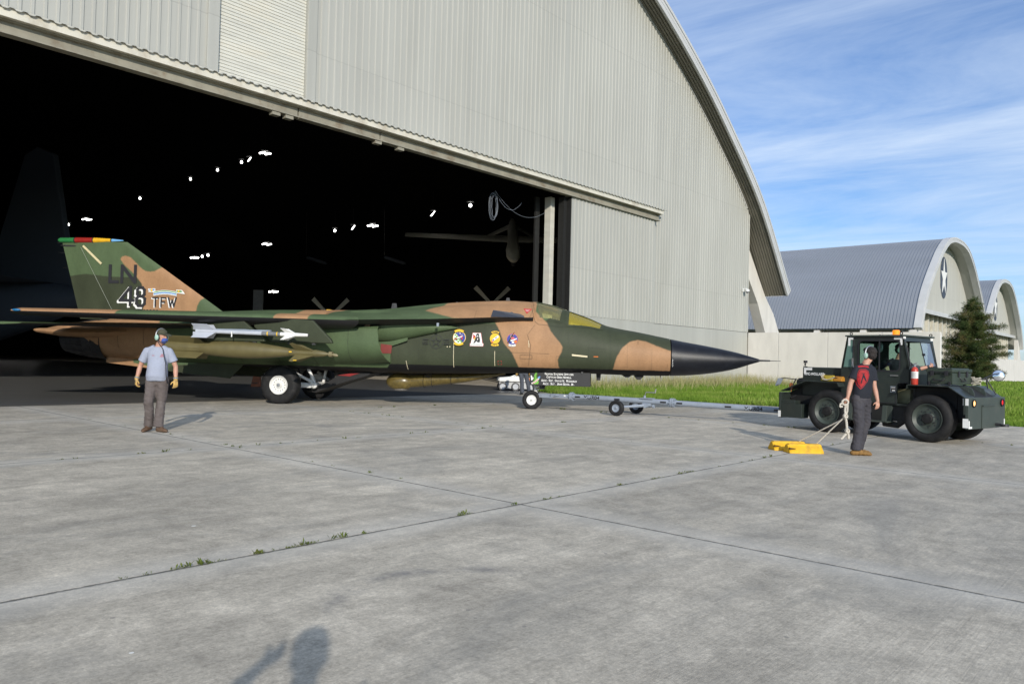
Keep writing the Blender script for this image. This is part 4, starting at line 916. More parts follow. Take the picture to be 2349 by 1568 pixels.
def strokes(mb, lines, w_, place, m=0, e0=0):
    k = 0
    for ln in lines:
        for (a, b_) in zip(ln, ln[1:]):
            d = Vector((b_[0]-a[0], b_[1]-a[1])); d.normalize(); n_ = Vector((-d.y, d.x))*w_/2; a2 = (a[0]-d.x*w_*.42, a[1]-d.y*w_*.42); c2 = (b_[0]+d.x*w_*.42, b_[1]+d.y*w_*.42)
            mb.add([place(a2[0]-n_.x, a2[1]-n_.y, e0+k), place(c2[0]-n_.x, c2[1]-n_.y, e0+k), place(c2[0]+n_.x, c2[1]+n_.y, e0+k), place(a2[0]+n_.x, a2[1]+n_.y, e0+k)], [(0,1,2,3)], m); k += .00015
fo = [[(-13.14,2.92),(-13.14,3.50),(-13.50,3.07),(-13.02,3.07)]]
ei = [[(-12.82,3.23),(-12.74,3.31),(-12.74,3.42),(-12.82,3.49),(-12.68+-.12-.04,3.49),(-12.9-.06,3.42),(-12.96,3.31),(-12.88,3.22),(-12.82,3.22)]]
def oct_(cx, cz, w_, h_): return [(cx-w_, cz-h_*.5), (cx-w_*.5, cz-h_), (cx+w_*.5, cz-h_), (cx+w_, cz-h_*.5), (cx+w_, cz+h_*.5), (cx+w_*.5, cz+h_), (cx-w_*.5, cz+h_), (cx-w_, cz+h_*.5), (cx-w_, cz-h_*.5)]
num = fo+[oct_(-12.78, 3.345, .12, .14), oct_(-12.78, 3.055, .14, .155)]
tf = [[(-12.36,3.17),(-12.18,3.17)],[(-12.27,3.17),(-12.27,2.89)], [(-12.07,2.89),(-12.07,3.17),(-11.92,3.17)],[(-12.07,3.03),(-11.95,3.03)], [(-11.82,3.18),(-11.75,2.9),(-11.69,3.1),(-11.63,2.9),(-11.56,3.18)]]
def marks(nm, lines, w_, dx_, dz):
    f = MB(); strokes(f, [[(x-dx_, z-dz) for x, z in l] for l in lines], w_, flat_(FY), 0); strokes(f, lines, w_, flat_(FY-.003), 1); f.build(nm, [M['whitep'], M['blackp']], jet)
marks('unit_number', num, .095, .055, .045); marks('unit_letters', tf, .05, .032, .026)
f = MB(); text_mesh(f, 'AF702390', -13.05, -12.15, 2.66, 2.78, flat_(FY), bold=.006); f.build('serial_number', M['blackp'], jet)
M['dgreen'] = flatm('ribbon green', (.10,.32,.08)); M['dblue'] = flatm('ribbon blue', (.12,.30,.62)); M['yel'] = flatm('yellow marking', (.80,.50,.02)); M['redm'] = flatm('red marking', (.50,.03,.03)); M['navy'] = flatm('navy marking', (.03,.05,.30)); M['lgreen'] = flatm('light green marking', (.16,.42,.05)); M['pink'] = flatm('pink marking', (.6,.12,.15)); M['creamp'] = flatm('cream strip', (.70,.62,.42)); M['orangem'] = flatm('orange marking', (.65,.16,.02)); M['khakim'] = flatm('stencil dark', (.02,.024,.02))
def band(x0, x1, z0, z1, sag): 
    k = 8; up = [(x0+(x1-x0)*i/k, z1+sag*sin(pi*i/k)) for i in range(k+1)]; dn = [(x0+(x1-x0)*i/k, z0+sag*sin(pi*i/k)) for i in range(k, -1, -1)]; return dn[::-1]+up[::-1]
it = [([(-12.54,3.46),(-12.46,3.40),(-12.52,3.35),(-12.28,3.34),(-12.28,3.47)], 'whitep'), ([(-11.56,3.44),(-11.36,3.43),(-11.30,3.36),(-11.26,3.30),(-11.56,3.33)], 'whitep'), (band(-12.34,-11.54,3.23,3.37,.05), 'whitep'), (band(-12.33,-11.55,3.325,3.355,.05), 'dgreen'), (band(-12.33,-11.55,3.265,3.305,.05), 'dblue'),
      ([(-12.49,3.445),(-12.44,3.40),(-12.3,3.40),(-12.3,3.45)], 'dblue'), ([(-11.54,3.42),(-11.38,3.41),(-11.34,3.36),(-11.54,3.36)], 'dgreen'), ([(-12.43,3.455),(-12.37,3.455),(-12.37,3.37),(-12.43,3.37)], 'yel'), ([(-11.5,3.42),(-11.44,3.42),(-11.44,3.35),(-11.5,3.35)], 'yel')]
decal('battle_ribbon', it, fixed_y=FY)
# national insignia (stencil outline)
def ringseg(cx, cz, r0, r1, a0, a1, k=8): return [(cx+r0*cos(a0+(a1-a0)*i/k), cz+r0*sin(a0+(a1-a0)*i/k)) for i in range(k+1)]+[(cx+r1*cos(a1-(a1-a0)*i/k), cz+r1*sin(a1-(a1-a0)*i/k)) for i in range(k+1)]
cx, cz = -2.79, 1.94; it = []
for q in range(10): it.append((ringseg(cx, cz, .185, .21, q*pi/5+.06, (q+1)*pi/5-.06), 'khakim'))
so = [(cx+(.17 if i % 2 == 0 else .068)*cos(pi/2+i*pi/5), cz+(.17 if i % 2 == 0 else .068)*sin(pi/2+i*pi/5)) for i in range(10)]; si = [(cx+(x-cx)*.62, cz+(z-cz)*.62) for x, z in so]
for i in range(10): j = (i+1) % 10; it.append(([so[i], so[j], si[j], si[i]], 'khakim'))
for s_ in (-1, 1):
    for (a, b_, c, d) in ((.23,.40,.055,.078),(.23,.40,-.078,-.055),(.38,.40,-.045,.045),(.25,.36,.008,.022),(.25,.36,-.022,-.008)):
        p = [(cx+s_*a, cz+c), (cx+s_*b_, cz+c), (cx+s_*b_, cz+d), (cx+s_*a, cz+d)]; it.append((p if s_ > 0 else p[::-1], 'khakim'))
decal('national_insignia', it)
def disc(cx, cz, rx, rz_=None, k=28): rz_ = rz_ or rx; return [(cx+rx*cos(2*pi*i/k), cz+rz_*sin(2*pi*i/k)) for i in range(k)]
def arcband(cx, cz, r0, r1, up=True, w_=.62): c = pi/2 if up else -pi/2; return ringseg(cx, cz, r0, r1, c-w_, c+w_, 8)
# first patch: green and white checks with blue starry half
cx, cz = -2.11, 2.08; R_ = .185; it = [(disc(cx, cz, R_+.008), 'yel'), (disc(cx, cz, R_-.004), 'whitep')]
n_ = 7; s_ = .048
for i in range(-4, 4):
    for j in range(-4, 4):
        x0, z0 = cx+i*s_, cz+j*s_
        if (i+j) % 2 == 0 and all(sqrt((x0+q*s_-cx)**2+(z0+w_*s_-cz)**2) < R_-.01 for q in (0,1) for w_ in (0,1)) and (x0-cx)+(z0-cz)*.75 < .02: it.append(([(x0,z0),(x0+s_,z0),(x0+s_,z0+s_),(x0,z0+s_)], 'lgreen'))
aa = [2*pi*i/40 for i in range(40)]; hp = [(cx+(R_-.006)*cos(a), cz+(R_-.006)*sin(a)) for a in np.linspace(-.95, 2.2, 20)]; it.append((hp+[(cx-.005,cz+.012)], 'navy'))
random.seed(2)
for q in range(14):
    a = random.uniform(-.75, 2.0); r_ = random.uniform(.09, .165); it.append((disc(cx+r_*cos(a), cz+r_*sin(a), .007, k=6), 'whitep'))
it += [([(cx-.13,cz-.07),(cx-.05,cz-.045),(cx-.06,cz-.015),(cx-.14,cz-.04)], 'redm'), ([(cx-.055,cz-.045),(cx+.09,cz+.01),(cx+.12,cz+.055),(cx-.06,cz-.012)], 'whitep'), ([(cx+.06,cz-.06),(cx+.11,cz-.06),(cx+.11,cz+.03),(cx+.09,cz+.03)], 'redm'), ([(cx+.02,cz+.02),(cx+.09,cz+.05),(cx+.02,cz+.055)], 'redm'), (ringseg(cx+.01, cz+.12, .022, .034, -1.2, 1.2, 5), 'whitep'), (arcband(cx, cz-.01, .18, .25), 'yel'), (arcband(cx, cz+.01, .19, .25, False), 'yel')]
decal('squadron_emblem', it, label='round emblem with green checks, starry blue half and yellow scrolls')
sk = skin(.030)
def arctext(mb, s_, cx, cz, r, up, hgt, spread, place):
    k = len(s_)
    for i, ch in enumerate(s_):
        if ch == ' ': continue
        a = (pi/2+spread*(1-2*(i+.5)/k)) if up else (-pi/2-spread*(1-2*(i+.5)/k)); V, F = text_polys(ch)
        xs_ = [v[0] for v in V]; sc = hgt/.7; mx_ = (min(xs_)+max(xs_))/2; rot = a-pi/2 if up else a+pi/2
        rr2 = r if up else -r
        mb.add([place(cx+(r*cos(a))+((v[0]-mx_)*sc*cos(rot)-(v[1]-.35)*sc*sin(rot)), cz+(r*sin(a))+((v[0]-mx_)*sc*sin(rot)+(v[1]-.35)*sc*cos(rot))) for v in V], F)
f = MB(); arctext(f, '495 TFS', cx, cz-.01, .215, True, .04, .50, sk); arctext(f, 'DANS LA RESTRA', cx, cz+.01, .22, False, .028, .50, sk); f.build('emblem_lettering', M['redm'], jet)
# second patch: white trapezoid with black cat
cx = -1.59
it = [([(-1.79,1.83),(-1.41,1.83),(-1.385,1.85),(-1.385,1.92),(-1.41,1.92),(-1.47,2.23),(-1.72,2.23),(-1.77,1.92),(-1.795,1.92),(-1.795,1.85)], 'redm'), ([(-1.785,1.838),(-1.415,1.838),(-1.395,1.855),(-1.395,1.915),(-1.42,1.915),(-1.478,2.222),(-1.712,2.222),(-1.762,1.915),(-1.787,1.915),(-1.787,1.855)], 'whitep'),
      ([(-1.70,2.06),(-1.66,2.03),(-1.62,2.12),(-1.70,2.19)], 'redm'), ([(-1.68,2.01),(-1.655,2.02),(-1.62,2.10),(-1.66,2.09)], 'yel'), (disc(-1.565, 2.155, .048, .055), 'blackp'),
      ([(-1.62,2.10),(-1.51,2.11),(-1.49,2.02),(-1.50,1.95),(-1.56,1.95),(-1.60,1.99),(-1.64,1.93),(-1.69,1.925),(-1.66,1.98)], 'blackp'), ([(-1.59,2.15),(-1.545,2.15),(-1.565,2.10)], 'whitep'), ([(-1.585,2.06),(-1.545,2.07),(-1.56,2.0)], 'whitep'), ([(-1.77,1.905),(-1.41,1.905),(-1.41,1.908),(-1.77,1.908)], 'blackp')]
decal('squadron_emblem', it, label='white trapezoid emblem with a black cat')
f = MB(); text_mesh(f, '494TH TACTICAL FIGHTER SQUADRON', -1.775, -1.405, 1.857, 1.88, sk); f.build('emblem_lettering', M['blackp'], jet)
# third patch: yellow disc with rocket
cx, cz = -1.05, 2.07
it = [(arcband(cx, cz, .165, .24), 'blackp'), (arcband(cx, cz, .165, .24, False), 'blackp'), (arcband(cx, cz, .172, .228, True, .56), 'yel'), (arcband(cx, cz, .172, .228, False, .56), 'yel'), (disc(cx, cz, .165), 'blackp'), (disc(cx, cz, .152), 'yel'),
      (ringseg(cx-.085, cz-.085, .032, .044, -2.6, 2.2, 10), 'orangem'), ([(cx-.09,cz-.07),(cx-.045,cz-.075),(cx+.115,cz+.05),(cx+.09,cz+.07),(cx+.085,cz+.10),(cx-.06,cz-.005)], 'whitep'), ([(cx-.082,cz-.062),(cx-.048,cz-.066),(cx-.02,cz-.038),(cx-.05,cz-.012)], 'navy'), ([(cx+.01,cz+.0),(cx+.06,cz+.03),(cx+.05,cz+.055),(cx+.0,cz+.02)], 'navy')]
decal('squadron_emblem', it, label='yellow disc emblem with a rocket')
f = MB(); arctext(f, '493RD', cx, cz, .20, True, .040, .46, sk); arctext(f, 'TFS', cx, cz, .20, False, .040, .36, sk); f.build('emblem_lettering', M['blackp'], jet)
# fourth patch: blue disc with bird
cx, cz = -.54, 2.06
it = [(disc(cx, cz, .165), 'pink'), (disc(cx, cz, .156), 'navy'), ([(-.70,1.93),(-.60,1.99),(-.46,2.03),(-.55,2.04),(-.58,2.08),(-.50,2.2),(-.48,2.29),(-.56,2.18)], 'blackp'), ([(-.535,2.17),(-.505,2.18),(-.475,2.29),(-.49,2.25)], 'orangem'), (disc(-.53, 2.09, .055, .04), 'pink'), ([(-.60,2.04),(-.52,2.05),(-.42,2.10),(-.40,2.08),(-.50,2.02),(-.58,2.0)], 'whitep'), ([(-.52,2.0),(-.41,2.05),(-.40,1.99),(-.45,1.94)], 'orangem'), ([(-.60,2.12),(-.585,2.20),(-.57,2.20),(-.59,2.12)], 'yel'), ([(-.56,1.95),(-.50,1.94),(-.48,1.99),(-.54,2.0)], 'whitep'), (arcband(cx, cz, .155, .215, False, .55), 'whitep')]
decal('squadron_emblem', it, label='blue emblem with a flaming bird overlapping the tan camouflage')
f = MB(); arctext(f, '492ND TFS', cx, cz, .187, False, .028, .45, sk); f.build('emblem_lettering', M['blackp'], jet)
# small markings
decal('rescue_triangle', [([(-.265,2.985),(-.01,2.975),(-.15,2.82)][::-1], 'redm'), ([(-.21,2.955),(-.07,2.95),(-.07,2.945),(-.21,2.95)], 'whitep'), ([(-.20,2.93),(-.09,2.925),(-.09,2.918),(-.20,2.922)], 'whitep'), ([(-.18,2.905),(-.11,2.90),(-.11,2.893),(-.18,2.897)], 'whitep')])
decal('formation_light', [([(1.20,1.62),(1.65,1.585),(1.65,1.63),(1.20,1.67)], 'creamp')])
decal('placard', [([(1.83,1.60),(1.96,1.60),(1.96,1.625),(1.83,1.625)], 'orangem')])
it = []
for a, b_ in (((-2.27,1.94),(-2.27,1.2)),((-1.05,1.71),(-1.05,1.27)),((-3.69,1.36),(-3.675,1.25)),((-3.675,1.25),(-3.66,1.1)),((-.06,2.04),(-.06,1.93)),((-.05,1.95),(-.05,1.84))):
    it.append(([(a[0]-.007,a[1]),(b_[0]-.007,b_[1]),(b_[0]+.007,b_[1]),(a[0]+.007,a[1])], 'creamp'))
for p in ((-2.46,1.80),(-2.38,1.80)): it.append((disc(p[0], p[1], .017, k=8), 'creamp'))
decal('sealant_streaks', it)
it = []
for sx_ in (-1, 1):
    for sz_ in (-1, 1):
        c_ = (-.90+sx_*.055, 1.365+sz_*.05); a = (c_[0]-sx_*.035, c_[1]); b_ = (c_[0], c_[1]-sz_*.03)
        it.append(([(min(a[0],c_[0]),c_[1]-.005),(max(a[0],c_[0]),c_[1]-.005),(max(a[0],c_[0]),c_[1]+.005),(min(a[0],c_[0]),c_[1]+.005)], 'redm')); it.append(([(c_[0]-.005,min(b_[1],c_[1])),(c_[0]+.005,min(b_[1],c_[1])),(c_[0]+.005,max(b_[1],c_[1])),(c_[0]-.005,max(b_[1],c_[1]))], 'redm'))
decal('jacking_mark', it)
# panel lines
M['pline'] = mat('panel line', (.035,.04,.03), .7)
it = []
def pl_(pts, w_=.006):
    for a, b_ in zip(pts, pts[1:]):
        d = Vector((b_[0]-a[0], b_[1]-a[1])).normalized(); n2 = Vector((-d.y, d.x))*w_/2; it.append(([(a[0]-n2.x,a[1]-n2.y),(b_[0]-n2.x,b_[1]-n2.y),(b_[0]+n2.x,b_[1]+n2.y),(a[0]+n2.x,a[1]+n2.y)], 'pline'))
pl_([(-2.3,1.72),(-.9,1.68),(.55,1.66)]); pl_([(-1.05,1.7),(-1.05,2.3)]); pl_([(-.05,2.72),(.02,2.95),(.0,3.14)]); pl_([(-.05,3.1),(.10,2.60),(.2,2.52),(1.0,2.45),(1.02,2.5)]); pl_([(.1,2.5),(-.1,2.2),(.0,1.9),(-.05,1.3)]); pl_([(-.3,1.5),(.05,1.5),(.05,1.62),(-.3,1.62),(-.3,1.5)]); pl_([(3.1,2.1),(3.1,2.0)]); pl_([(2.25,2.40),(2.3,2.3),(2.33,1.3)], .004); pl_([(1.1,1.3),(1.1,2.4)], .004); pl_([(-3.3,1.3),(-3.3,2.2)], .004); pl_([(-2.3,1.28),(-2.3,2.4)], .004); pl_([(-1.7,1.3),(-1.7,1.7)], .004)
pl_([(-1.6,2.62),(-1.6,2.95)],.004); pl_([(.75,1.28),(.75,1.60),(1.15,1.60)],.004); pl_([(-3.9,1.3),(-3.9,1.75)],.004); pl_([(1.7,1.3),(1.7,1.9),(2.2,1.85)],.004); pl_([(2.8,1.3),(2.8,2.0)],.003); pl_([(3.5,1.25),(3.5,1.9)],.003)
decal('panel_lines', it)
nit = []
for i in range(90):
    x = -3.9+i*.085; nit.append((disc(x, 1.70-.005*i*.4, .005, k=5), 'pline'))
decal('rivet_row', nit)
f = MB()
for x in (-5.2,-6.3,-7.4,-8.6,-9.8,-11.6,-12.5):
    pts = [(x, y, z) for y, z in nsec(x)[3:14]]; f.tube([(p[0], -(-p[1])-.003, p[2]) for p in pts], .0045, 4, caps=False)
f.build('nacelle_seams', M['pline'], jet)
f = MB(); text_mesh(f, 'DO NOT PAINT', 0, .22, 0, .03, lambda x, z, e=0: (lambda p: (p[0], p[1]-.004, p[2]))(skin(.0)(min(4.09-z, 4.1), 1.38+x))); f.build('radome_lettering', M['whitep'], jet)
# --- landing gear
def wheel(parent, name, c, R, W_, rim_r, sg, tyre='tyre', rimmat='white', holes=True, tread=True):
    w_ = thing(name, '', '', (0,0,0)) if False else None
    f = MB(); P = [(-W_/2*.72, rim_r), (-W_/2*.92, rim_r+.03*R/.5), (-W_/2, R*.78), (-W_/2*.93, R*.91), (-W_/2*.72, R*.985)]
    k = [-.55,-.50,-.47,-.2,-.17,-.14,.14,.17,.20,.47,.50,.55] if tread else [-.4, 0, .4]
    P2_ = P+[(W_/2*q, R*(.985 if tread and i % 3 == 1 else 1.0)) for i, q in enumerate(k)]+[(-a, b_) for a, b_ in P[::-1]]
    f.lathe(P2_, 48, 'y', (0,0,0)); wh = f.build(name, M['rubber'], parent, smooth=True, loc=c)
    f = MB(); d = -W_/2*.86*sg
    q = [(d, rim_r*1.03), (d*1.02, rim_r), (d*.80, rim_r*.90), (d*.62, rim_r*.80), (d*.60, rim_r*.45), (d*.75, rim_r*.32), (d*.95, rim_r*.28), (d*.97, .001)]
    f.lathe(q, 36, 'y'); f.lathe([(-d, rim_r), (-d*.6, rim_r*.7), (-d*.6, .02)], 24, 'y'); rm = f.build('rim', M[rimmat], wh, smooth=True, angle=30)
    if holes:
        f = MB()
        for i in range(holes):
            a = 2*pi*i/holes; f.lathe([(d*.625, .001), (d*.625, rim_r*.055)], 8, 'y', (rim_r*.63*cos(a), 0, rim_r*.63*sin(a)))
        f.build('rim_holes', M['blackp'], rm)
    f = MB(); tk_ = rimmat == 'tractor2'; hr_ = .36 if tk_ else .20; f.lathe([(d*.60, rim_r*hr_), (d*1.02, rim_r*hr_), (d*1.12, rim_r*hr_*.85), (d*1.14, .001)], 20, 'y'); f.build('hub_cap', M['rubber'] if tk_ else M['steel'], rm, smooth=True, angle=30)
    if tk_:
        for i in range(8):
            a = 2*pi*i/8+.3; f = MB(); f.tube([(rim_r*.50*cos(a), d*.58, rim_r*.50*sin(a)), (rim_r*.50*cos(a), d*.80, rim_r*.50*sin(a))], .013, 6); f.build('wheel_nut', M['darksteel'], rm)
    return wh
for sg in (1, -1): wheel(jet, 'main_wheel', (-7.33, -1.47*sg, .552), .56, .44, .27, sg, holes=14)
f = MB(); f.tube([(-7.28,-1.5,.575),(-7.28,-1.1,.575),(-7.03,-1.0,.56),(-6.62,-.62,.53)], [.06,.07,.075,.065], 10); f.tube([(-7.28,1.5,.575),(-7.28,1.1,.575),(-7.03,1.0,.56),(-6.62,.62,.53)], [.06,.07,.075,.065], 10)
f.tube([(-7.15,-.95,.90),(-6.62,-.75,.62)], .045, 8); f.tube([(-7.15,.95,.90),(-6.62,.75,.62)], .045, 8); f.tube([(-6.8,-.75,1.05),(-6.6,-.72,.62)], .05, 8); f.tube([(-6.62,-.9,.56),(-6.62,.9,.56)], .07, 10); f.ell((-6.58,-.8,.54), (.10,.06,.10)); f.box(-7.05,-6.62,-.97,-.9,.47,.57); f.tube([(-6.5,0,1.1),(-6.6,0,.56)], .05, 10)
f.build('main_gear_leg', M['white'], jet, smooth=True, bevel=0)
f = MB(); f.tube([(-7.3,-.4,1.2),(-7.15,-.5,.8),(-6.7,-.4,.6)], .03, 6); f.tube([(-7.0,-.3,1.15),(-6.9,-.55,.75)], .04, 6); f.box(-7.7,-6.2,-.8,.8,1.02,1.12); f.build('gear_hydraulics', M['darksteel'], jet)
f = MB(); f.prism([(-6.92,.34),(-6.62,.30),(-5.85,.60),(-5.0,.86),(-4.85,.95),(-5.3,.99),(-5.95,.84),(-6.55,.48)], 'y', -.55, .55); db = f.build('speed_brake_door', M['under'], jet, bevel=.015)
f = MB(); f.prism([(-5.95,.855),(-5.55,.835),(-5.22,.945),(-5.5,.93)], 'y', -.57, -.53); f.prism([(-5.95,.855),(-5.55,.835),(-5.22,.945),(-5.5,.93)], 'y', .53, .57); f.build('door_lining', mat('red primer', (.25,.012,.012), .5), db)
for s_ in (-.12, .12): pass
wheel(jet, 'nose_wheel', (0, -.22, .275), .28, .17, .145, 1, holes=6, tread=False); wheel(jet, 'nose_wheel', (0, .22, .275), .28, .17, .145, -1, holes=6, tread=False)
f = MB(); f.tube([(0,-.3,.275),(0,.3,.275)], .035, 10); f.tube([(0,0,.27),(.05,0,.5),(.09,0,1.05)], [.05,.055,.075], 12); f.tube([(.05,0,.5),(.22,0,.62),(.12,0,.85)], .025, 8); f.box(.02,.16,-.10,.10,.42,.52); f.tube([(.1,-.1,.66),(.42,-.08,.72),(.5,0,1.05)], .03, 8); f.build('nose_gear_leg', M['white'], jet, smooth=True)
f = MB(); f.tube([(-.05,-.06,.95),(.0,-.1,.7),(.08,-.08,.45)], .012, 6); f.tube([(.12,.08,.98),(.2,.1,.7),(.1,.08,.5)], .012, 6); f.box(.22,.34,-.16,-.06,.60,.70); f.tube([(.3,-.11,.66),(.38,-.11,.66)], .055, 10); f.box(-.02,.55,-.3,.3,1.0,1.08); f.build('nose_gear_fittings', M['darksteel'], jet)
M['namep'] = mat('name board black', (.016,.016,.018), .5, var=.1)
f = MB(); f.box(-.05, 1.745, -.47, -.44, .725, 1.13); nd = f.build('nose_gear_door', M['namep'], jet, bevel=.008)
f = MB(); f.box(-.05, 1.745, .44, .47, .725, 1.13); f.build('nose_gear_door', M['namep'], jet, bevel=.008)
f = MB(); f.box(1.47,1.52,-.50,-.47,1.10,1.19); f.build('hinge', M['darksteel'], nd)
f = MB(); fp = flat_(-.474)
def caps(mb, s_, xc, z0, h1, w_):  # larger initials, smaller capitals
    words = s_; k = 0; xs0 = xc-w_/2; tot = sum(.55 if c == ' ' else (1.15 if (i == 0 or words[i-1] in ' :') or c.isdigit() else .9) for i, c in enumerate(words)); x = xs0
    for i, c in enumerate(words):
        big = (i == 0 or words[i-1] in ' :') and c.isalpha(); u = (.55 if c == ' ' else (1.15 if (i == 0 or words[i-1] in ' :') or c.isdigit() else .9))/tot*w_
        if c == '.': mb.add([fp(x+u*.3, z0), fp(x+u*.6, z0), fp(x+u*.6, z0+h1*.16), fp(x+u*.3, z0+h1*.16)], [(0,1,2,3)])
        elif c == ':':
            for q in (0, .4): mb.add([fp(x+u*.3, z0+h1*q), fp(x+u*.6, z0+h1*q), fp(x+u*.6, z0+h1*(q+.16)), fp(x+u*.3, z0+h1*(q+.16))], [(0,1,2,3)])
        elif c != ' ': text_mesh(mb, c, x+u*(.36 if c == 'I' else .06), x+u*(.60 if c == 'I' else .92), z0, z0+(h1 if big else h1*.76), fp, bold=.0015)
        x += u
for a_ in (('WEAPON SYSTEMS OFFICER', .82, 1.04, .066, .86), ('CAPTAIN GREG NOWELL', .82, .95, .066, .74), ('ADCC: SGT. DAVID N. MCDONALD', .82, .845, .066, 1.05), ('ADCC: SGT. JOHN SEIDL JR.', .82, .75, .066, .95)):
    f = MB(); caps(f, *a_); f.build('name_lettering', M['whitep'], nd)
it = [([(.10,1.06),(.13,1.10),(.17,1.09),(.155,1.04),(.16,.98),(.15,.93),(.20,.88),(.225,.82),(.21,.765),(.12,.755),(.05,.765),(.09,.80),(.06,.84),(.10,.88),(.11,.95),(.08,1.0)], 'lgreen'), ([(.0,.79),(.10,.84),(.19,.93),(.225,.99),(.255,.96),(.21,.88),(.12,.80),(.02,.755)], 'whitep'), ([(.03,.785),(.12,.835),(.20,.92),(.21,.905),(.13,.82),(.045,.772)], 'redm'), ([(.19,.97),(.26,1.0),(.26,.95),(.215,.92)], 'dblue'), ([(.0,.86),(.05,.89),(.07,.95),(.03,.96),(.01,1.02),(-.02,1.01),(-.01,.93)], 'whitep')]
o = decal('map_emblem', it, fixed_y=-.476); o.parent = nd
# --- stores carried under the wing (each its own thing)
def inj(x, y, z): v = Matrix.Rotation(AR_, 4, 'Z') @ Vector((x, y, z)); return v+AO
ms = thing('missile', 'slim white and grey missile with white nose fins on the rail under the wing', 'missile', inj(-7.5,-3.32,2.0), AR_)
g_ = mat('pale grey missile paint', (.46,.49,.55), .4, var=.05); 
DX = 7.5; 
def mloc(x): return x+DX
TL = lambda x: 2.045+(x+9.0)*(-.018)-2.0   # slight nose-down
def mtube(mb, xs_, rs, n=18):
    secs = []
    for x, r in zip(xs_, rs): secs.append([(mloc(x), r*cos(2*pi*k/n), TL(x)+r*sin(2*pi*k/n)) for k in range(n)])
    mb.loft(secs, True, True)
f = MB(); mtube(f, [-9.0,-6.61], [.054,.054]); f.build('motor_tube', g_, ms, smooth=True, angle=50)
f = MB(); mtube(f, [-7.1,-6.55], [.0555,.0555]); f.build('warhead_band', mat('mid grey band', (.17,.18,.19), .4), ms, smooth=True, angle=50)
f = MB(); mtube(f, [-6.95,-6.92], [.057,.057]); mtube(f, [-6.68,-6.65], [.057,.057]); f.build('yellow_band', M['yel'], ms, smooth=True, angle=50)
f = MB(); mtube(f, [-6.57,-6.2,-5.95,-5.82,-5.80], [.0565,.055,.046,.040,.030]); f.build('seeker_section', M['white'], ms, smooth=True, angle=50)
f = MB(); mtube(f, [-5.80,-5.77,-5.76], [.032,.022,.001]); f.build('seeker_dome', M['darksteel'], ms, smooth=True)
for k in range(4):
    a = pi/4+k*pi/2; c_, s2 = cos(a), sin(a)
    f = MB(); pts = [(-8.42,.045),(-8.60,.26),(-9.05,.265),(-9.02,.18),(-9.08,.045)]
    f.add([(mloc(x), r*c_, TL(x)+r*s2-.0) for x, r in pts]+[(mloc(x)+0, r*c_+.008*s2, TL(x)+r*s2-.008*c_) for x, r in pts], [(0,1,2,3,4),(9,8,7,6,5)]+[(i, i+5, (i+1)%5+5, (i+1)%5) for i in range(5)]); f.build('tail_fin', g_, ms)
    f = MB(); pts = [(-6.14,.045),(-6.42,.215),(-6.52,.215),(-6.42,.045)]
    f.add([(mloc(x), r*c_, TL(x)+r*s2) for x, r in pts]+[(mloc(x), r*c_+.008*s2, TL(x)+r*s2-.008*c_) for x, r in pts], [(0,1,2,3),(7,6,5,4)]+[(i, i+4, (i+1)%4+4, (i+1)%4) for i in range(4)]); f.build('nose_fin', M['white'], ms)
f = MB(); f.box(mloc(-7.95), mloc(-7.92), -.08, -.062, TL(-7.9)-.13, TL(-7.9)+.02); f.build('safety_tag', M['white'], ms)
OL = mat('olive drab paint', (.125,.105,.042), .5, var=.12, scale=4, dirt=(.09,.075,.03), dscale=3, damt=.5)
bo = thing('guided_bomb', 'long olive drab laser guided bomb with square fins slung under the wing', 'bomb', inj(-7.5,-3.0,1.55), AR_)
TB = lambda x: 1.60+(x+9.8)*(-.024)-1.55
def btube(mb, xs_, rs, n=24, z=0):
    secs = []
    for x, r in zip(xs_, rs): secs.append([(mloc(x), r*cos(2*pi*k/n), TB(x)+z+r*sin(2*pi*k/n)) for k in range(n)])
    mb.loft(secs, True, True)
f = MB(); btube(f, [-9.0,-8.8,-8.5,-8.1,-7.6,-7.2,-6.85,-6.44], [.175,.195,.215,.232,.232,.205,.165,.11]); f.build('bomb_body', OL, bo, smooth=True)
f = MB(); btube(f, [-10.0,-9.9,-9.0], [.19,.20,.18], 12); f.build('tail_kit', OL, bo, smooth=True, angle=30)
f = MB(); btube(f, [-6.44,-6.2,-6.19,-5.78,-5.70,-5.45,-5.30], [.098,.098,.088,.088,.105,.07,.022]); f.build('guidance_unit', OL, bo, smooth=True, angle=30)
f = MB(); f.lathe([(-.05,.075),(.05,.075),(.05,.065),(-.05,.065)], 16, 'x', (mloc(-5.26),0,TB(-5.26))); f.tube([(mloc(-5.3),0,TB(-5.3)),(mloc(-5.12),0,TB(-5.12)-.02),(mloc(-5.06),0,TB(-5.1)-.03)], [.03,.045,.02], 12); f.build('seeker_ring', mat('worn seeker', (.20,.17,.09), .4), bo, smooth=True)
for k in range(4):
    a = pi/4+k*pi/2; c_, s2 = cos(a), sin(a)
    f = MB(); pts = [(-8.86,.19),(-9.0,.42),(-9.95,.42),(-9.95,.16)]
    f.add([(mloc(x), r*c_, TB(x)+r*s2) for x, r in pts]+[(mloc(x), r*c_+.016*s2, TB(x)+r*s2-.016*c_) for x, r in pts], [(0,1,2,3),(7,6,5,4)]+[(i, i+4, (i+1)%4+4, (i+1)%4) for i in range(4)]); f.build('tail_fin', OL, bo)
    f = MB(); pts = [(-5.72,.09),(-6.28,.36),(-6.36,.33),(-6.25,.09)]
    f.add([(mloc(x), r*c_, TB(x)+r*s2) for x, r in pts]+[(mloc(x), r*c_+.012*s2, TB(x)+r*s2-.012*c_) for x, r in pts], [(0,1,2,3),(7,6,5,4)]+[(i, i+4, (i+1)%4+4, (i+1)%4) for i in range(4)]); f.build('canard', OL, bo)
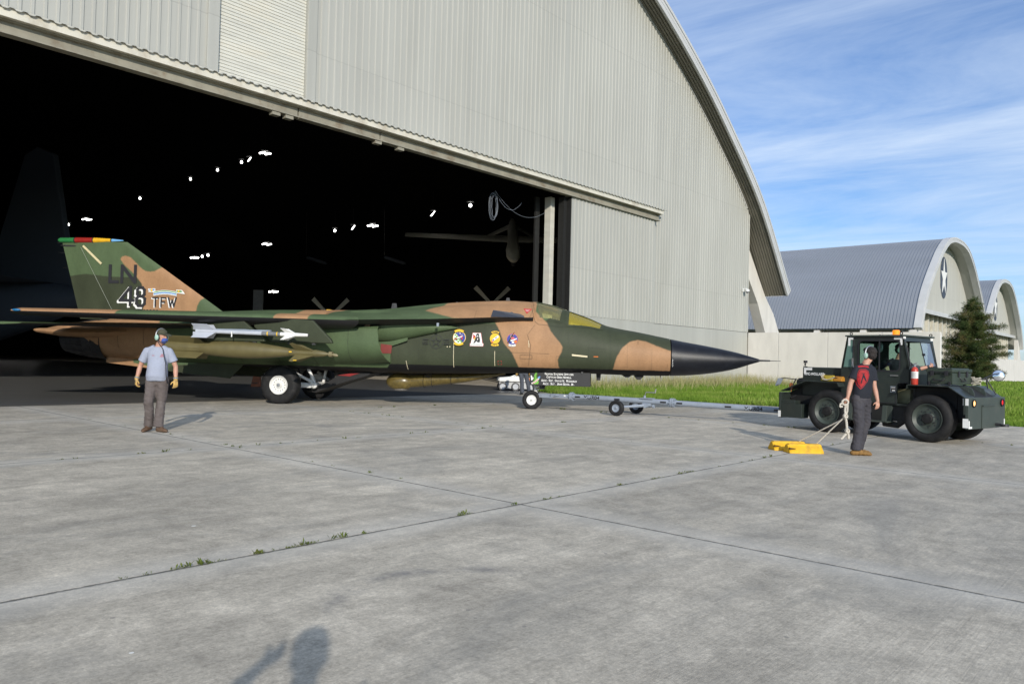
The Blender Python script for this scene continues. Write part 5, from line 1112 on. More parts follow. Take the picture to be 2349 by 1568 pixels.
f = MB(); f.box(mloc(-6.42),mloc(-6.34),-.105,-.098,TB(-6.4)-.0,TB(-6.4)+.03); f.box(mloc(-8.15),mloc(-8.05),-.235,-.228,.2,.22) if False else f.box(mloc(-6.24),mloc(-6.14),-.24,-.232,TB(-6.2)-.22,TB(-6.2)-.20); f.build('yellow_stencil', M['yel'], bo)
f = MB(); f.box(mloc(-8.15),mloc(-8.05),-.03,.03,.2,.30); f.box(mloc(-7.5),mloc(-7.4),-.03,.03,.2,.30); f.build('lug', M['darksteel'], bo)
# targeting pod under the belly
pd = thing('sensor_pod', 'mottled olive pod with a rounded ball end hanging under the belly of the jet', 'pod', inj(-2.8,0,.8), AR_)
OL2 = mat('mottled olive gloss', (.135,.10,.03), .28, var=.3, scale=7, dirt=(.05,.045,.02), dscale=5, damt=.7)
f = MB(); secs = []
for x, zt, zb, w_ in ((-3.95,.90,.56,.12),(-3.74,.92,.53,.17),(-3.45,.95,.56,.19),(-3.1,.97,.60,.19),(-2.66,.985,.655,.17),(-2.1,1.0,.73,.15),(-1.57,1.02,.84,.12),(-1.1,1.04,.95,.08),(-.85,1.06,1.01,.03)):
    secs.append([(x+2.8, w_*cos(2*pi*k/20), (zt+zb)/2-.8+(zt-zb)/2*sin(2*pi*k/20)) for k in range(20)])
f.loft(secs, True, True); f.build('pod_body', OL2, pd, smooth=True)
f = MB(); f.ell((-4.12+2.8,0,.70-.8), (.44,.26,.27), 28, 16); ba = f.build('sensor_ball', OL2, pd, smooth=True)
f = MB(); f.ell((-4.10+2.8,0,.465-.8), (.22,.16,.05), 20, 8); f.build('sensor_window', M['steel'], ba, smooth=True)
f = MB()
for x, r in ((-3.35,.215),(-3.10,.19),(-2.5,.17)): f.tube([(x+2.8, r*cos(a)*1.02, (float(np.interp(x,[-3.9,-2.66,-1.57],[.70,.82,.93])))-.8+(float(np.interp(x,[-3.45,-2.66],[.222,.172])))*sin(a)) for a in [2*pi*k/24 for k in range(25)]], .007, 4, caps=False)
f.build('seam_bands', M['blackp'], pd)
f = MB(); text_mesh(f, '567', -3.30+2.8, -3.10+2.8, .05, .17, flat_(-.225)); f.build('stencil_number', M['blackp'], pd)
# ------------------------------------------------------------------ tow tractor
TO = Vector((8.488, 15.598, 0)); TR = atan2(-.8, .6)
M['tractor'] = mat('dark green-grey enamel', (.022,.030,.026), .42, var=.12, scale=3, dirt=(.055,.055,.045), dscale=4, damt=.35, coat=.15)
M['tractor2'] = mat('dark green satin', (.050,.064,.055), .5, var=.10, scale=3, dirt=(.09,.09,.075), dscale=5, damt=.4)
tr = thing('tow_tractor', 'dark green boxy tow tractor with glazed cab and amber beacon', 'tractor', TO, TR)
W = 1.70
for (x, y, sg) in ((0,.18,1),(-2.20,.18,1),(0,1.55,-1),(-2.20,1.55,-1)):
    wh = wheel(tr, 'wheel', (x, y, .485), .485, .34, .295, sg, rimmat='tractor2', holes=8)
f = MB(); f.box(-3.04,-1.90,.38,1.40,.80,1.475); f.build('engine_hood', M['tractor'], tr, bevel=.02)
f = MB(); f.box(-2.98,-1.95,.372,.378,1.13,1.14); f.tube([(-3.05,.45,.95),(-3.3,.45,1.0)], .03, 6); f.build('hood_trim', M['darksteel'], tr)
for k_ in range(7):
    f = MB(); f.box(-2.40+k_*.05,-2.375+k_*.05,.388,.399,.90,1.10); f.build('grille_slot', M['blackp'], tr)
f = MB(); f.tube([(-3.0,.5,.95),(-3.2,.42,.80),(-3.32,.35,.72)], .018, 6); f.tube([(-.95,.33,.60),(-.85,.30,.45),(-.6,.34,.40),(-.3,.36,.47)], .014, 6); f.build('air_hose', M['blackp'], tr, smooth=True)
f = MB(); fp2 = lambda x, z, e=0: (x, .375-e, z); text_mesh(f, 'NMC-WOLLARD', -2.99, -2.48, 1.285, 1.345, fp2, bold=.003); f.build('maker_lettering', M['whitep'], tr)
def Lmark(mb, x, z, sx_, sz_, y, l=.23, h=.20, t=.065):
    a, b_ = (x, x+sx_*l); mb.box(min(a,b_), max(a,b_), y-.004, y, min(z, z+sz_*t), max(z, z+sz_*t)); mb.box(min(x, x+sx_*t), max(x, x+sx_*t), y-.004, y, min(z+sz_*t, z+sz_*h), max(z+sz_*t, z+sz_*h))
f = MB(); Lmark(f, -3.0, 1.455, 1, -1, .376, .21, .14, .055); f.build('reflective_tape', M['whitep'], tr)
# fenders: near and far
def fender(pts, t, y0, y1, name):
    f = MB()
    for a, b_ in zip(pts, pts[1:]):
        d = Vector((b_[0]-a[0], b_[1]-a[1])).normalized(); n2 = Vector((d.y, -d.x))*t
        f.prism([(a[0],a[1]),(b_[0],b_[1]),(b_[0]+n2.x,b_[1]+n2.y),(a[0]+n2.x,a[1]+n2.y)], 'y', y0, y1)
    return f.build(name, M['tractor'], tr, bevel=.004)
for y0, y1 in ((.0,.42),(1.34,1.74)):
    fender([(-3.38,.90),(-2.72,1.16),(-1.94,1.15),(-1.89,1.05)], .02, y0, y1, 'fender')
    fender([(-.42,1.08),(-.40,1.165),(.42,1.165),(.75,.945)], .02, y0, y1, 'fender')
f = MB(); f.box(-.45,.42,.40,1.36,.70,1.16); f.prism([(.42,1.16),(.75,.94),(.75,.5),(.42,.5)], 'y', .42, 1.34); f.box(-2.8,-1.9,.42,1.34,.38,.9); f.box(-1.95,-.45,.30,1.44,.36,.72); f.box(-3.4,.74,.5,1.24,.42,.62)
f.prism([(.75,.94),(.42,1.165),(-.40,1.165),(-.46,.42),(-.42,.42),(-.38,1.1),(.40,1.1),(.70,.92)], 'y', .40, .43); f.prism([(-3.36,.88),(-2.72,1.14),(-1.94,1.13),(-1.9,.6),(-2.8,.6),(-3.36,.6)], 'y', .40, .43)
f.tube([(-2.2,.3,.485),(-2.2,1.45,.485)], .07, 8); f.tube([(0,.3,.485),(0,1.45,.485)], .07, 8); f.tube([(-1.05,.35,.30),(-.75,.35,.28),(-.6,.35,.40),(-.45,.35,.42)], .07, 8); f.build('chassis', mat('black chassis', (.012,.012,.012), .7, var=.3), tr)
# front plate with lamps
f = MB(); f.box(.74,.80,.0,1.74,.33,.955); f.box(.80,.815,.60,1.15,.33,.78); f.box(.80,.84,.60,1.15,.775,.80); fpz = f.build('end_plate', M['tractor2'], tr, bevel=.012)
f = MB(); f.box(.72,.745,-.03,.0,.62,.94); f.build('plate_edge', M['tractor'], tr)
for bs in ([(.70,.80,-.008,-.001,.80,.935)], [(.70,.80,-.008,-.001,.36,.54)], [(.801,.805,.01,.16,.345,.385),(.801,.805,.01,.05,.385,.50)], [(.801,.805,1.60,1.72,.345,.385),(.801,.805,1.68,1.72,.385,.50)]):
    f = MB(); [f.box(*q) for q in bs]; f.build('reflective_tape', M['whitep'], fpz)
M['amberl'] = mat('amber lamp lit', (.9,.45,.1), .3, emit=(1,.55,.2), estr=2.2); M['redl'] = mat('red lamp', (.6,.01,.01), .2, emit=(1,.02,.02), estr=.5); M['beac'] = mat('beacon amber', (.85,.20,.01), .15, emit=(1,.28,.02), estr=.9)
for y, mk, nm in ((.22,'amberl','headlight'),(1.56,'redl','tail_lamp')):
    f = MB(); f.lathe([(.0,.075),(.03,.08),(.03,.065),(.0,.06)], 20, 'x', (.80,y,.84)); h_ = f.build(nm, M['blackp'], tr)
    f = MB(); f.lathe([(.004,.062),(.02,.04),(.024,.001)], 18, 'x', (.80,y,.84)); f.build('lens', M[mk], h_, smooth=True)
f = MB(); f.tube([(.8,1.28,.40),(.9,1.28,.39)], .03, 8); f.lathe([(-.025,.075),(.025,.075),(.025,.04),(-.025,.04)], 18, 'z', (.97,1.28,.385)); f.build('pintle_hitch', M['darksteel'], tr, smooth=True, angle=30)
for y in (.50, 1.05):
    f = MB(); ring = [(.30,.92),(.30,1.17),(.55,1.165),(.65,1.13),(.68,1.05),(.68,.92)]; f.prism([(.20,1.0),(.20,1.165),(.56,1.165),(.66,1.12),(.70,1.03),(.70,.93)], 'y', y, y+.02); lg = f.build('lifting_lug', M['tractor2'], tr, bevel=.004)
    f = MB(); f.lathe([(0,.045),(.024,.045),(.024,.0),(0,.0)], 20, 'y', (.55,y-.002,1.07)); f.build('lug_hole', mat('lug hole rim', (.30,.31,.30), .5), lg)
# bumper at the hitch end
f = MB(); f.box(-3.42,-3.36,.0,1.74,.25,.86); f.box(-3.36,-2.82,.02,.30,.27,.60); f.box(-3.36,-3.0,.02,.25,.60,.68); f.tube([(-3.42,.87,.37),(-3.6,.87,.37)], .05, 8); bp_ = f.build('bumper', M['tractor'], tr, bevel=.01)
f = MB(); f.box(-3.43,-3.36,-.006,-.001,.27,.42); f.build('reflective_tape', M['whitep'], bp_)
f = MB(); f.prism([(-3.05,.95),(-3.26,1.0),(-3.28,1.12),(-3.22,1.20),(-3.05,1.22)], 'y', .5, .52); f.build('lifting_lug', M['tractor'], tr, bevel=.004)
f = MB(); f.ell((-3.17,.12,1.02), (.05,.05,.075)); f.tube([(-3.17,.12,.95),(-3.17,.12,.88)], .01, 5); f.build('turn_signal', mat('amber reflector', (.30,.10,.02), .3), tr, smooth=True)
f = MB(); f.tube([(-3.15,.05,.90),(-3.02,.05,1.15),(-3.0,.05,1.2)], .012, 6); f.tube([(-2.7,.30,1.13),(-3.3,.05,1.20),(-3.42,.0,1.18)], .012, 6); mi_ = f.build('mirror_arm', M['blackp'], tr)
f = MB(); f.prism([(-3.42,1.19),(-3.34,1.18),(-3.42,1.04),(-3.50,1.0)], 'y', -.06, .06); f.build('side_mirror', M['steel_light'], mi_, bevel=.01)
# cab
Y0, Y1 = .25, 1.55
cs = [(-1.99,.70),(-1.99,1.50),(-1.86,2.20),(-.60,2.18),(-.47,1.52),(-.47,1.19),(-.72,1.17),(-.72,.70)]
def rrect(x0, x1, z0, z1, r, k=5, sl=0):
    P = []
    for cx_, cz_, a0 in ((x1-r,z0+r,-pi/2),(x1-r,z1-r,0),(x0+r,z1-r,pi/2),(x0+r,z0+r,pi)):
        for i in range(k+1): a = a0+pi/2*i/k; P.append((cx_+r*cos(a)+sl*(cz_+r*sin(a)-z0), cz_+r*sin(a)))
    return P
def plate_with_hole(mb, outer, hole, place, m=0):
    # bridge an outer outline to a hole outline by angle
    cx_ = sum(p[0] for p in hole)/len(hole); cz_ = sum(p[1] for p in hole)/len(hole)
    bm = bmesh.new(); vo = [bm.verts.new((p[0], p[1], 0)) for p in outer]; vh = [bm.verts.new((p[0], p[1], 0)) for p in hole]; es = []
    for L_ in (vo, vh):
        for i in range(len(L_)): es.append(bm.edges.new((L_[i], L_[(i+1) % len(L_)])))
    bmesh.ops.triangle_fill(bm, use_beauty=True, use_dissolve=False, edges=es); bm.verts.index_update()
    fs = [[v.index for v in fc.verts] for fc in bm.faces if not _in(fc.calc_center_median(), hole)]; mb.add([place(v.co.x, v.co.y) for v in bm.verts], fs, m); bm.free()
def _in(c, poly): return sdist(np.array([[c.x, c.y]]), poly)[0] > 1e-4
win = rrect(-1.57, -.68, 1.45, 2.08, .08)
f = MB()
outer = cs
for y, sg in ((Y0, 1), (Y1, -1)):
    for dy_ in (0, .03*sg): plate_with_hole(f, outer, win, lambda x, z, y=y, d=dy_: (x, y+d, z))
f.box(-1.97,-.5,Y0,Y1,.70,.74); f.prism([(-1.99,.74),(-1.99,1.48),(-1.95,1.48),(-1.95,.74)], 'y', Y0+.03, Y1-.03)
f.box(-.51,-.47,Y0+.03,Y1-.03,1.16,1.50)
for y in (Y0, Y1-.07):
    f.prism([(-1.99,1.48),(-1.86,2.18),(-1.80,2.18),(-1.93,1.48)], 'y', y, y+.07); f.prism([(-.47,1.48),(-.60,2.18),(-.66,2.18),(-.53,1.48)], 'y', y, y+.07)
f.prism([(-1.89,2.05),(-1.86,2.18),(-1.80,2.18),(-1.83,2.05)], 'y', Y0, Y1); f.prism([(-.575,2.08),(-.60,2.18),(-.66,2.18),(-.635,2.08)], 'y', Y0, Y1); f.prism([(-.47,1.49),(-.49,1.56),(-.55,1.56),(-.53,1.49)], 'y', Y0, Y1)
f.build('cab', M['tractor'], tr)
f = MB(); f.box(-1.89,-.56,Y0-.04,Y1+.04,2.18,2.215); rf = f.build('cab_roof', M['tractor2'], tr, bevel=.008)
f = MB()
for x, y in ((-1.78,Y0+.03),(-.66,Y0+.03),(-.63,Y1),(-1.78,Y1)): f.lathe([(-.008,.035),(.008,.035),(.008,.02),(-.008,.02)], 16, 'y', (x,y,2.245))
f.build('lifting_eye', M['darksteel'], rf)
f = MB(); f.lathe([(0,.075),(.10,.075),(.115,.06),(.118,.001)], 20, 'z', (-1.03,.80,2.225)); f.build('amber_beacon', M['beac'], tr, smooth=True, angle=40)
f = MB(); Lmark(f, -.62, 2.165, -1, -1, Y0-.001, .18, .17, .05); f.build('reflective_tape', M['whitep'], tr)
f = MB(); Lmark(f, -1.83, 2.165, 1, -1, Y0-.001, .13, .19, .05); f.build('reflective_tape', M['whitep'], tr)
f = MB(); f.box(-.60,-.585,Y0-.02,Y0+.07,2.13,2.175); f.build('reflective_tape', M['whitep'], tr)
f = MB(); f.box(-.60,-.585,Y1-.10,Y1,2.10,2.175); f.build('reflective_tape', M['whitep'], tr)
M['gl'] = glass('cab glass', (.55,.72,.66), .35, .06, (.03,.04,.04)); M['gl2'] = glass('sliding pane glass', (.80,.86,.92), .9, .45, (.30,.38,.50))
f = MB(); f.add([(x, Y0+.015, z) for x, z in win], [tuple(range(len(win)))]); wi = f.build('side_window', M['gl'], tr)
f = MB(); wo2 = rrect(-1.60,-.65,1.42,2.11,.10)
plate_with_hole(f, wo2, win, lambda x, z: (x, Y0-.012, z)); plate_with_hole(f, wo2, win, lambda x, z: (x, Y1+.012, z)); f.box(-1.13,-1.11,Y0-.005,Y0+.02,1.45,2.08); f.build('window_seal', M['blackp'], wi)
f = MB(); f.add([(x, Y1-.015, z) for x, z in win], [tuple(range(len(win)))]); f.build('side_window', M['gl'], tr)
f = MB(); f.box(-1.13,-1.09,Y1-.03,Y1+.01,1.45,2.08); f.build('window_divider', M['blackp'], tr)
f = MB(); f.add([(-.485,1.01,1.56),(-.485,1.48,1.56),(-.61,1.48,2.09),(-.61,1.01,2.09)], [(0,1,2,3)]); fw = f.build('front_window', M['gl2'], tr)
f = MB(); f.tube([(-.48,.94,1.55),(-.48,1.48,1.55),(-.60,1.48,2.09),(-.60,.32,2.09)], .018, 6); f.tube([(-.485,1.01,1.56),(-.61,1.01,2.09)], .01, 5); f.tube([(-.475,.31,1.55),(-.595,.31,2.09)], .02, 6); f.box(-.55,-.50,.98,1.02,1.78,1.83); f.build('window_seal', M['blackp'], fw)
f = MB(); f.add([(-1.985,.33,1.52),(-1.985,1.47,1.52),(-1.88,1.47,2.06),(-1.88,.33,2.06)], [(0,1,2,3)]); f.build('rear_window', M['gl'], tr)
f = MB(); f.add([(-1.935,Y0-.003,1.50),(-1.73,Y0-.003,1.50),(-1.73,Y0-.003,2.10),(-1.83,Y0-.003,2.10)], [(0,1,2,3)]); f.build('quarter_window', mat('green tinted pane', (.13,.22,.19), .1, var=.1), tr)
f = MB()
for pl in ([(-1.70,2.14),(-1.70,.74),(-.76,.74)], [(-.74,.72),(-.74,1.13),(-.69,1.19),(-.49,1.19)], [(-1.72,2.15),(-.58,2.15)]):
    f.tube([(x, Y0-.004, z) for x, z in pl], .008, 5, caps=False)
f.box(-1.71,-1.69,Y0-.03,Y0,1.85,1.98); f.box(-1.71,-1.69,Y0-.03,Y0,.95,1.05); f.build('door_gap', M['blackp'], tr)
f = MB(); f.box(-1.72,-1.70,Y0-.05,Y0,1.52,1.70); f.tube([(-1.67,Y0-.05,1.45),(-1.69,Y0-.06,1.62)], .008, 5); f.box(-.86,-.70,Y0-.03,Y0,1.33,1.35); f.build('door_handle', M['steel'], tr)
f = MB(); f.box(-.86,-.74,Y0-.006,Y0-.001,.98,1.11); pl3 = f.build('data_plate', M['steel_light'], tr); f = MB(); f.box(-.85,-.75,Y0-.009,Y0-.006,.99,1.10); f.build('plate_face', mat('plate face', (.05,.045,.045), .4), pl3)
f = MB(); f.box(-.82,-.76,Y0-.012,Y0-.009,1.01,1.03); f.box(-.84,-.76,Y0-.012,Y0-.009,1.075,1.085); f.build('plate_text', M['whitep'], pl3)
f = MB(); f.box(-1.68,-.82,.05,.30,.33,.36); 
for x in (-1.70,-.93): f.prism([(x,.70),(x+.10,.70),(x+.08,.33),(x-.02,.33)], 'y', .05, .08); f.prism([(x,.70),(x+.10,.70),(x+.08,.33),(x-.02,.33)], 'y', .27, .30)
f.build('boarding_step', M['tractor2'], tr, bevel=.004)
f = MB(); f.box(-1.5,-1.1,.9,1.35,.74,1.12); f.prism([(-1.52,1.12),(-1.42,1.12),(-1.38,1.55),(-1.50,1.55)], 'y', .9, 1.35); f.box(-1.05,-.62,.62,1.1,.74,1.05); f.build('driver_seat', M['seat'], tr, bevel=.02)
f = MB(); f.lathe([(-.012,.19),(.012,.19),(.012,.17),(-.012,.17)], 24, 'x', (-1.62,.85,1.48)); f.tube([(-1.75,.85,1.2),(-1.62,.85,1.48)], .02, 6); f.box(-1.93,-1.78,.4,1.4,1.1,1.42); f.build('steering_wheel', M['blackp'], tr)
f = MB(); f.tube([(-1.45,.95,2.16),(-1.40,.85,2.02)], .012, 5); f.lathe([(0,.11),(.02,.11),(.03,.02)], 20, 'x', (-1.42,.85,1.96)); f.build('round_mirror', M['steel'], tr, smooth=True, angle=30)
f = MB(); f.tube([(.20,1.2,1.17),(.50,1.42,1.32),(.58,1.75,1.42),(.56,2.05,1.44)], .014, 6); f.tube([(.58,1.45,1.12),(.52,1.50,1.34)], .014, 6); f.tube([(.70,1.55,1.0),(.52,1.50,1.34)], .014, 6); ma_ = f.build('mirror_arm', M['blackp'], tr)
f = MB(); f.lathe([(0,.118),(.012,.112),(.026,.07),(.032,.001)], 28, 'x'); mr_ = f.build('round_mirror', mat('mirror glass', (.75,.78,.8), .03, metal=1, var=.01), ma_, smooth=True, loc=(.50,2.19,1.395), rot=(0, radians(-6), radians(-58)))
f = MB(); f.lathe([(-.03,.001),(-.03,.10),(-.005,.126),(.01,.126),(.01,.112)], 28, 'x'); f.build('mirror_rim', M['blackp'], mr_, smooth=True)
f = MB(); f.box(-.47,-.465,.55,.68,1.28,1.44); f.build('data_plate', mat('pale green plate', (.15,.22,.15), .4), tr)
def tw(x, y, z=0): return Matrix.Translation(TO) @ Matrix.Rotation(TR, 4, 'Z') @ Vector((x, y, z))
# things on the tractor
t_ = thing('equipment_case', 'dark green hard equipment case with latches standing on the tractor deck', 'case', tw(-.15,.33,1.168), TR)
CG = mat('case olive plastic', (.035,.05,.035), .5, var=.1, dirt=(.08,.08,.07), dscale=6)
f = MB(); f.box(0,.50,.03,.88,.02,.26); f.box(0,.50,0,.92,.235,.262); f.build('case_base', CG, t_, bevel=.012)
f = MB(); f.box(-.01,.51,-.01,.92,.275,.34); f.prism([(.02,.34),(.48,.34),(.46,.36),(.04,.36)], 'y', .05, .86); f.build('case_lid', CG, t_, bevel=.015)
f = MB()
for x in (.08,.36): f.box(x,x+.07,-.025,-.008,.20,.30)
f.tube([(.14,.03,.14),(.15,-.03,.10),(.33,-.03,.10),(.34,.03,.14)], .012, 6)
for y in (.25,.62): f.box(.502,.525,y,y+.07,.18,.30)
f.tube([(.50,.36,.16),(.54,.38,.10),(.54,.54,.10),(.50,.56,.16)], .012, 6); f.box(.03,.07,-.015,.02,.0,.08); f.box(.43,.47,-.015,.02,.0,.08); f.box(.04,.46,-.015,.03,.262,.277); f.build('latches', M['blackp'], t_, bevel=.004)
t_ = thing('fire_extinguisher', 'red fire extinguisher with white label standing before the cab pillar', 'fire extinguisher', tw(-.31,.15,1.166), TR)
RE_ = mat('extinguisher red', (.50,.05,.03), .35, var=.06)
f = MB(); f.lathe([(0,.001),(0,.062),(.01,.066),(.30,.066),(.345,.05),(.37,.02),(.38,.001)], 24, 'z'); f.build('cylinder', RE_, t_, smooth=True, angle=50)
f = MB(); f.lathe([(.13,.0675),(.27,.0675)], 24, 'z'); lb = f.build('label', M['whitep'], t_, smooth=True)
f = MB()
for q in range(5): f.lathe([(.145+q*.025,.0685),(.153+q*.025,.0685)], 14, 'z', (0,0,0), 0, -2.5, -.7)
f.build('label_print', M['blackp'], lb)
f = MB(); f.tube([(0,0,.37),(0,0,.42)], .022, 8); f.tube([(-.04,0,.42),(.05,0,.45)], .012, 6); f.tube([(-.03,0,.41),(.08,0,.40)], .01, 6); f.build('valve', M['steel'], t_)
f = MB(); f.tube([(0,0,.41),(-.06,0,.42),(-.085,0,.30),(-.08,0,.08)], .011, 6); f.build('hose', M['blackp'], t_)
t_ = thing('thermos_flask', 'slim dark blue flask standing left of the green equipment case', 'flask', tw(-.20,.55,1.166), TR)
f = MB(); f.lathe([(0,.001),(0,.042),(.22,.042),(.235,.032),(.285,.032),(.29,.001)], 18, 'z'); f.build('body', mat('navy flask', (.012,.03,.07), .3), t_, smooth=True, angle=40)
f = MB(); f.lathe([(.236,.034),(.292,.034),(.296,.001)], 18, 'z'); f.build('lid', M['blackp'], t_, smooth=True, angle=40)
t_ = thing('rope_coil', 'small pale rope bundle lying behind the green equipment case', 'rope', tw(.40,1.30,1.17), TR)
RP = mat('pale rope', (.50,.46,.38), .9, var=.2, scale=30)
f = MB(); random.seed(4); pts = [(.09*cos(a*1.0)+random.gauss(0,.012), .07*sin(a)+random.gauss(0,.01), .02+.16*a/30+random.gauss(0,.01)) for a in np.linspace(0,30,90)]; f.tube(pts, .012, 6); f.build('rope', RP, t_, smooth=True)
t_ = thing('action_camera', 'tiny black action camera on a short stand atop the tractor hood', 'camera', tw(-3.0,.42,1.477), TR)
f = MB(); f.tube([(0,0,0),(0,0,.09)], .010, 6); f.tube([(-.05,0,.01),(.06,0,.005)], .008, 5); f.box(-.015,.015,-.015,.015,.04,.08); f.build('stand', M['blackp'], t_)
f = MB(); f.box(-.035,.05,-.02,.02,.09,.15); f.build('camera_body', M['blackp'], t_, bevel=.006); f = MB(); f.lathe([(-.03,.014),(-.02,.018),(0,.018)], 12, 'y', (.02,0,.125)); f.build('lens', M['steel'], t_)
YEL = mat('worn yellow rubber', (.78,.45,.015), .6, var=.10, scale=8, dirt=(.35,.20,.05), dscale=5, damt=.6, bump=.4, bscale=18)
YOL = mat('dull yellow rubber', (.40,.30,.03), .6, var=.15, scale=8, dirt=(.15,.12,.04), dscale=5)
def chock(name, lab, loc, rz, L_=.62, Wd=.30, Hh=.17, mt=None, grp=None):
    t_ = thing(name, lab, 'wheel chock', loc, rz, grp)
    f = MB(); sec = [(0,0),(Wd,0),(Wd,.035),(Wd*.93,.06),(Wd*.72,Hh*.8),(Wd*.66,Hh),(Wd*.34,Hh),(Wd*.28,Hh*.8),(Wd*.07,.06),(0,.035)]
    secs = []
    for x, k in ((0,.86),(.025,.97),(L_*.05,1),(L_*.95,1),(L_-.02,.97),(L_,.88)): secs.append([(x, Wd/2+(y-Wd/2)*(.5+.5*k), z*k) for y, z in sec])
    f.loft(secs, True, True); f.build('block', mt or YEL, t_, smooth=False, bevel=.006)
    f = MB(); f.prism([(-.004,.065),(.10,.078),(.11,.085),(-.004,.100)], 'y', -.004, Wd*.12); f.build('split', mat('dark split', (.12,.06,.01), .9), t_); return t_
G1 = Vector((4.78,13.13,0)); 
chock('wheel_chock', 'yellow rubber chock on a rope, nearer the camera and further right of the pair', (4.79,13.06,0), radians(3), .60, .30, .155, YEL, 'yellow chocks dragged on ropes')
chock('wheel_chock', 'yellow rubber chock on a rope, partly hidden behind the nearer one', (4.66,13.44,0), radians(4), .60, .30, .155, YEL, 'yellow chocks dragged on ropes')
chock('wheel_chock', 'dull yellow chock with rope lying on the tractor fender', tw(-2.38,.06,1.168), TR, .28, .2, .13, YOL); chock('wheel_chock', 'dull orange-yellow chock end-on beside the cab on the tractor fender', tw(-2.10,.10,1.168), TR, .20, .2, .11, mat('orange rubber', (.45,.20,.02), .6))
t_ = thing('rope_coil', 'thin grey rope looped over the yellow chock on the tractor fender', 'rope', tw(-2.33,.05,1.17), TR)
f = MB(); f.tube([(.02,.02,.16),(-.02,-.01,.10),(.02,-.015,.03),(.12,-.02,.02),(.22,-.02,.05),(.30,-.01,.09)], .010, 6); f.tube([(.05,.02,.16),(.01,-.015,.09),(.06,-.015,.045),(.16,-.02,.03)], .008, 6); f.build('rope', RP, t_, smooth=True)

# ------------------------------------------------------------------ tow bar
BD = Vector((.85,-.53,0)).normalized(); BR = atan2(BD.y, BD.x); BO_ = Vector((.63,23.2,0))
tb = thing('tow_bar', 'long grey tubular tow bar with two small wheels, stencilled MUR04', 'tow bar', BO_, BR)
f = MB(); f.tube([(1.38,0,.43),(4.45,0,.405)], .076, 20); f.build('tube', M['steel_light'], tb, smooth=True, angle=50)
f = MB(); f.tube([(4.47,0,.40),(7.15,0,.36),(7.35,0,.36)], [.076,.076,.07], 20); f.build('tube', M['steel_light'], tb, smooth=True, angle=50)
f = MB()
for x, z in ((1.40,.43),(1.36,.43),(4.44,.402),(4.49,.402)): f.lathe([(-.018,.0),(-.018,.125),(.018,.125),(.018,.0)], 24, 'x', (x,0,z))
for a in range(8): f.tube([(4.38,.105*cos(a*pi/4),.402+.105*sin(a*pi/4)),(4.55,.105*cos(a*pi/4),.402+.105*sin(a*pi/4))], .014, 6); f.tube([(1.31,.105*cos(a*pi/4),.43+.105*sin(a*pi/4)),(1.45,.105*cos(a*pi/4),.43+.105*sin(a*pi/4))], .014, 6)
f.build('flange', M['steel_light'], tb)
f = MB(); f.box(.75,1.35,-.055,.055,.37,.485); f.box(.15,.80,-.20,-.16,.36,.47); f.box(.15,.80,.16,.20,.36,.47); f.box(.72,.82,-.20,.20,.38,.47); f.tube([(.6,-.1,.36),(.9,-.1,.44),(1.0,-.06,.44)], .02, 6); f.build('tow_head', M['steel_light'], tb, bevel=.006)
f = MB(); f.box(1.14,1.20,-.058,-.055,.42,.46); f.build('inspection_label', M['whitep'], tb)
for x in (1.60,2.85,4.22,4.68,6.0,7.25):
    f = MB(); zc = np.interp(x, [1.38,4.45,7.15], [.43,.405,.36])
    f.lathe([(0,.0772),(.17,.0772)], 8, 'x', (x-.085,0,zc), 0, pi+.0-.32, pi+.32); f.build('black_decal', M['blackp'], tb)
def around(zc): return lambda x, z, e=0: (x, -.0775*cos(z/.0775)-e, zc+.0775*sin(z/.0775))
f = MB(); text_mesh(f, 'MUR04', 1.80, 2.30, -.045, .055, around(.426), bold=.005); text_mesh(f, 'MUR04', 6.42, 6.88, -.05, .05, around(.368), bold=.005); f.build('stencil_lettering', M['blackp'], tb)
for s_ in (-1, 1):
    f = MB(); f.tube([(3.75,.16*s_,.30),(3.15,.60*s_,.235),(3.13,.66*s_,.225)], [.045,.03,.03], 6); f.build('wheel_arm', M['steel_light'], tb)
    w_ = wheel(tb, 'small_wheel', (3.12,.70*s_,.215), .215, .13, .105, -s_ if False else (1 if s_ < 0 else -1), rimmat='steel_light', holes=5, tread=False)
f = MB(); f.tube([(3.75,-.22,.28),(3.75,.22,.28)], .05, 10); f.box(3.62,3.86,-.09,.09,.28,.36); f.tube([(3.66,-.02,.30),(3.66,-.02,.56)], .035, 10); f.box(3.56,3.92,-.11,.11,.475,.50); f.tube([(3.95,-.14,.28),(4.0,-.14,.28)], .05, 8); f.build('jack_mount', M['steel_light'], tb, bevel=.004)
f = MB(); f.tube([(3.66,-.02,.55),(3.70,-.02,.66),(3.92,-.03,.655),(3.98,-.03,.655)], .013, 8); f.tube([(3.97,-.03,.65),(3.99,-.03,.76)], .020, 8); f.build('crank_handle', M['steel'], tb, smooth=True)

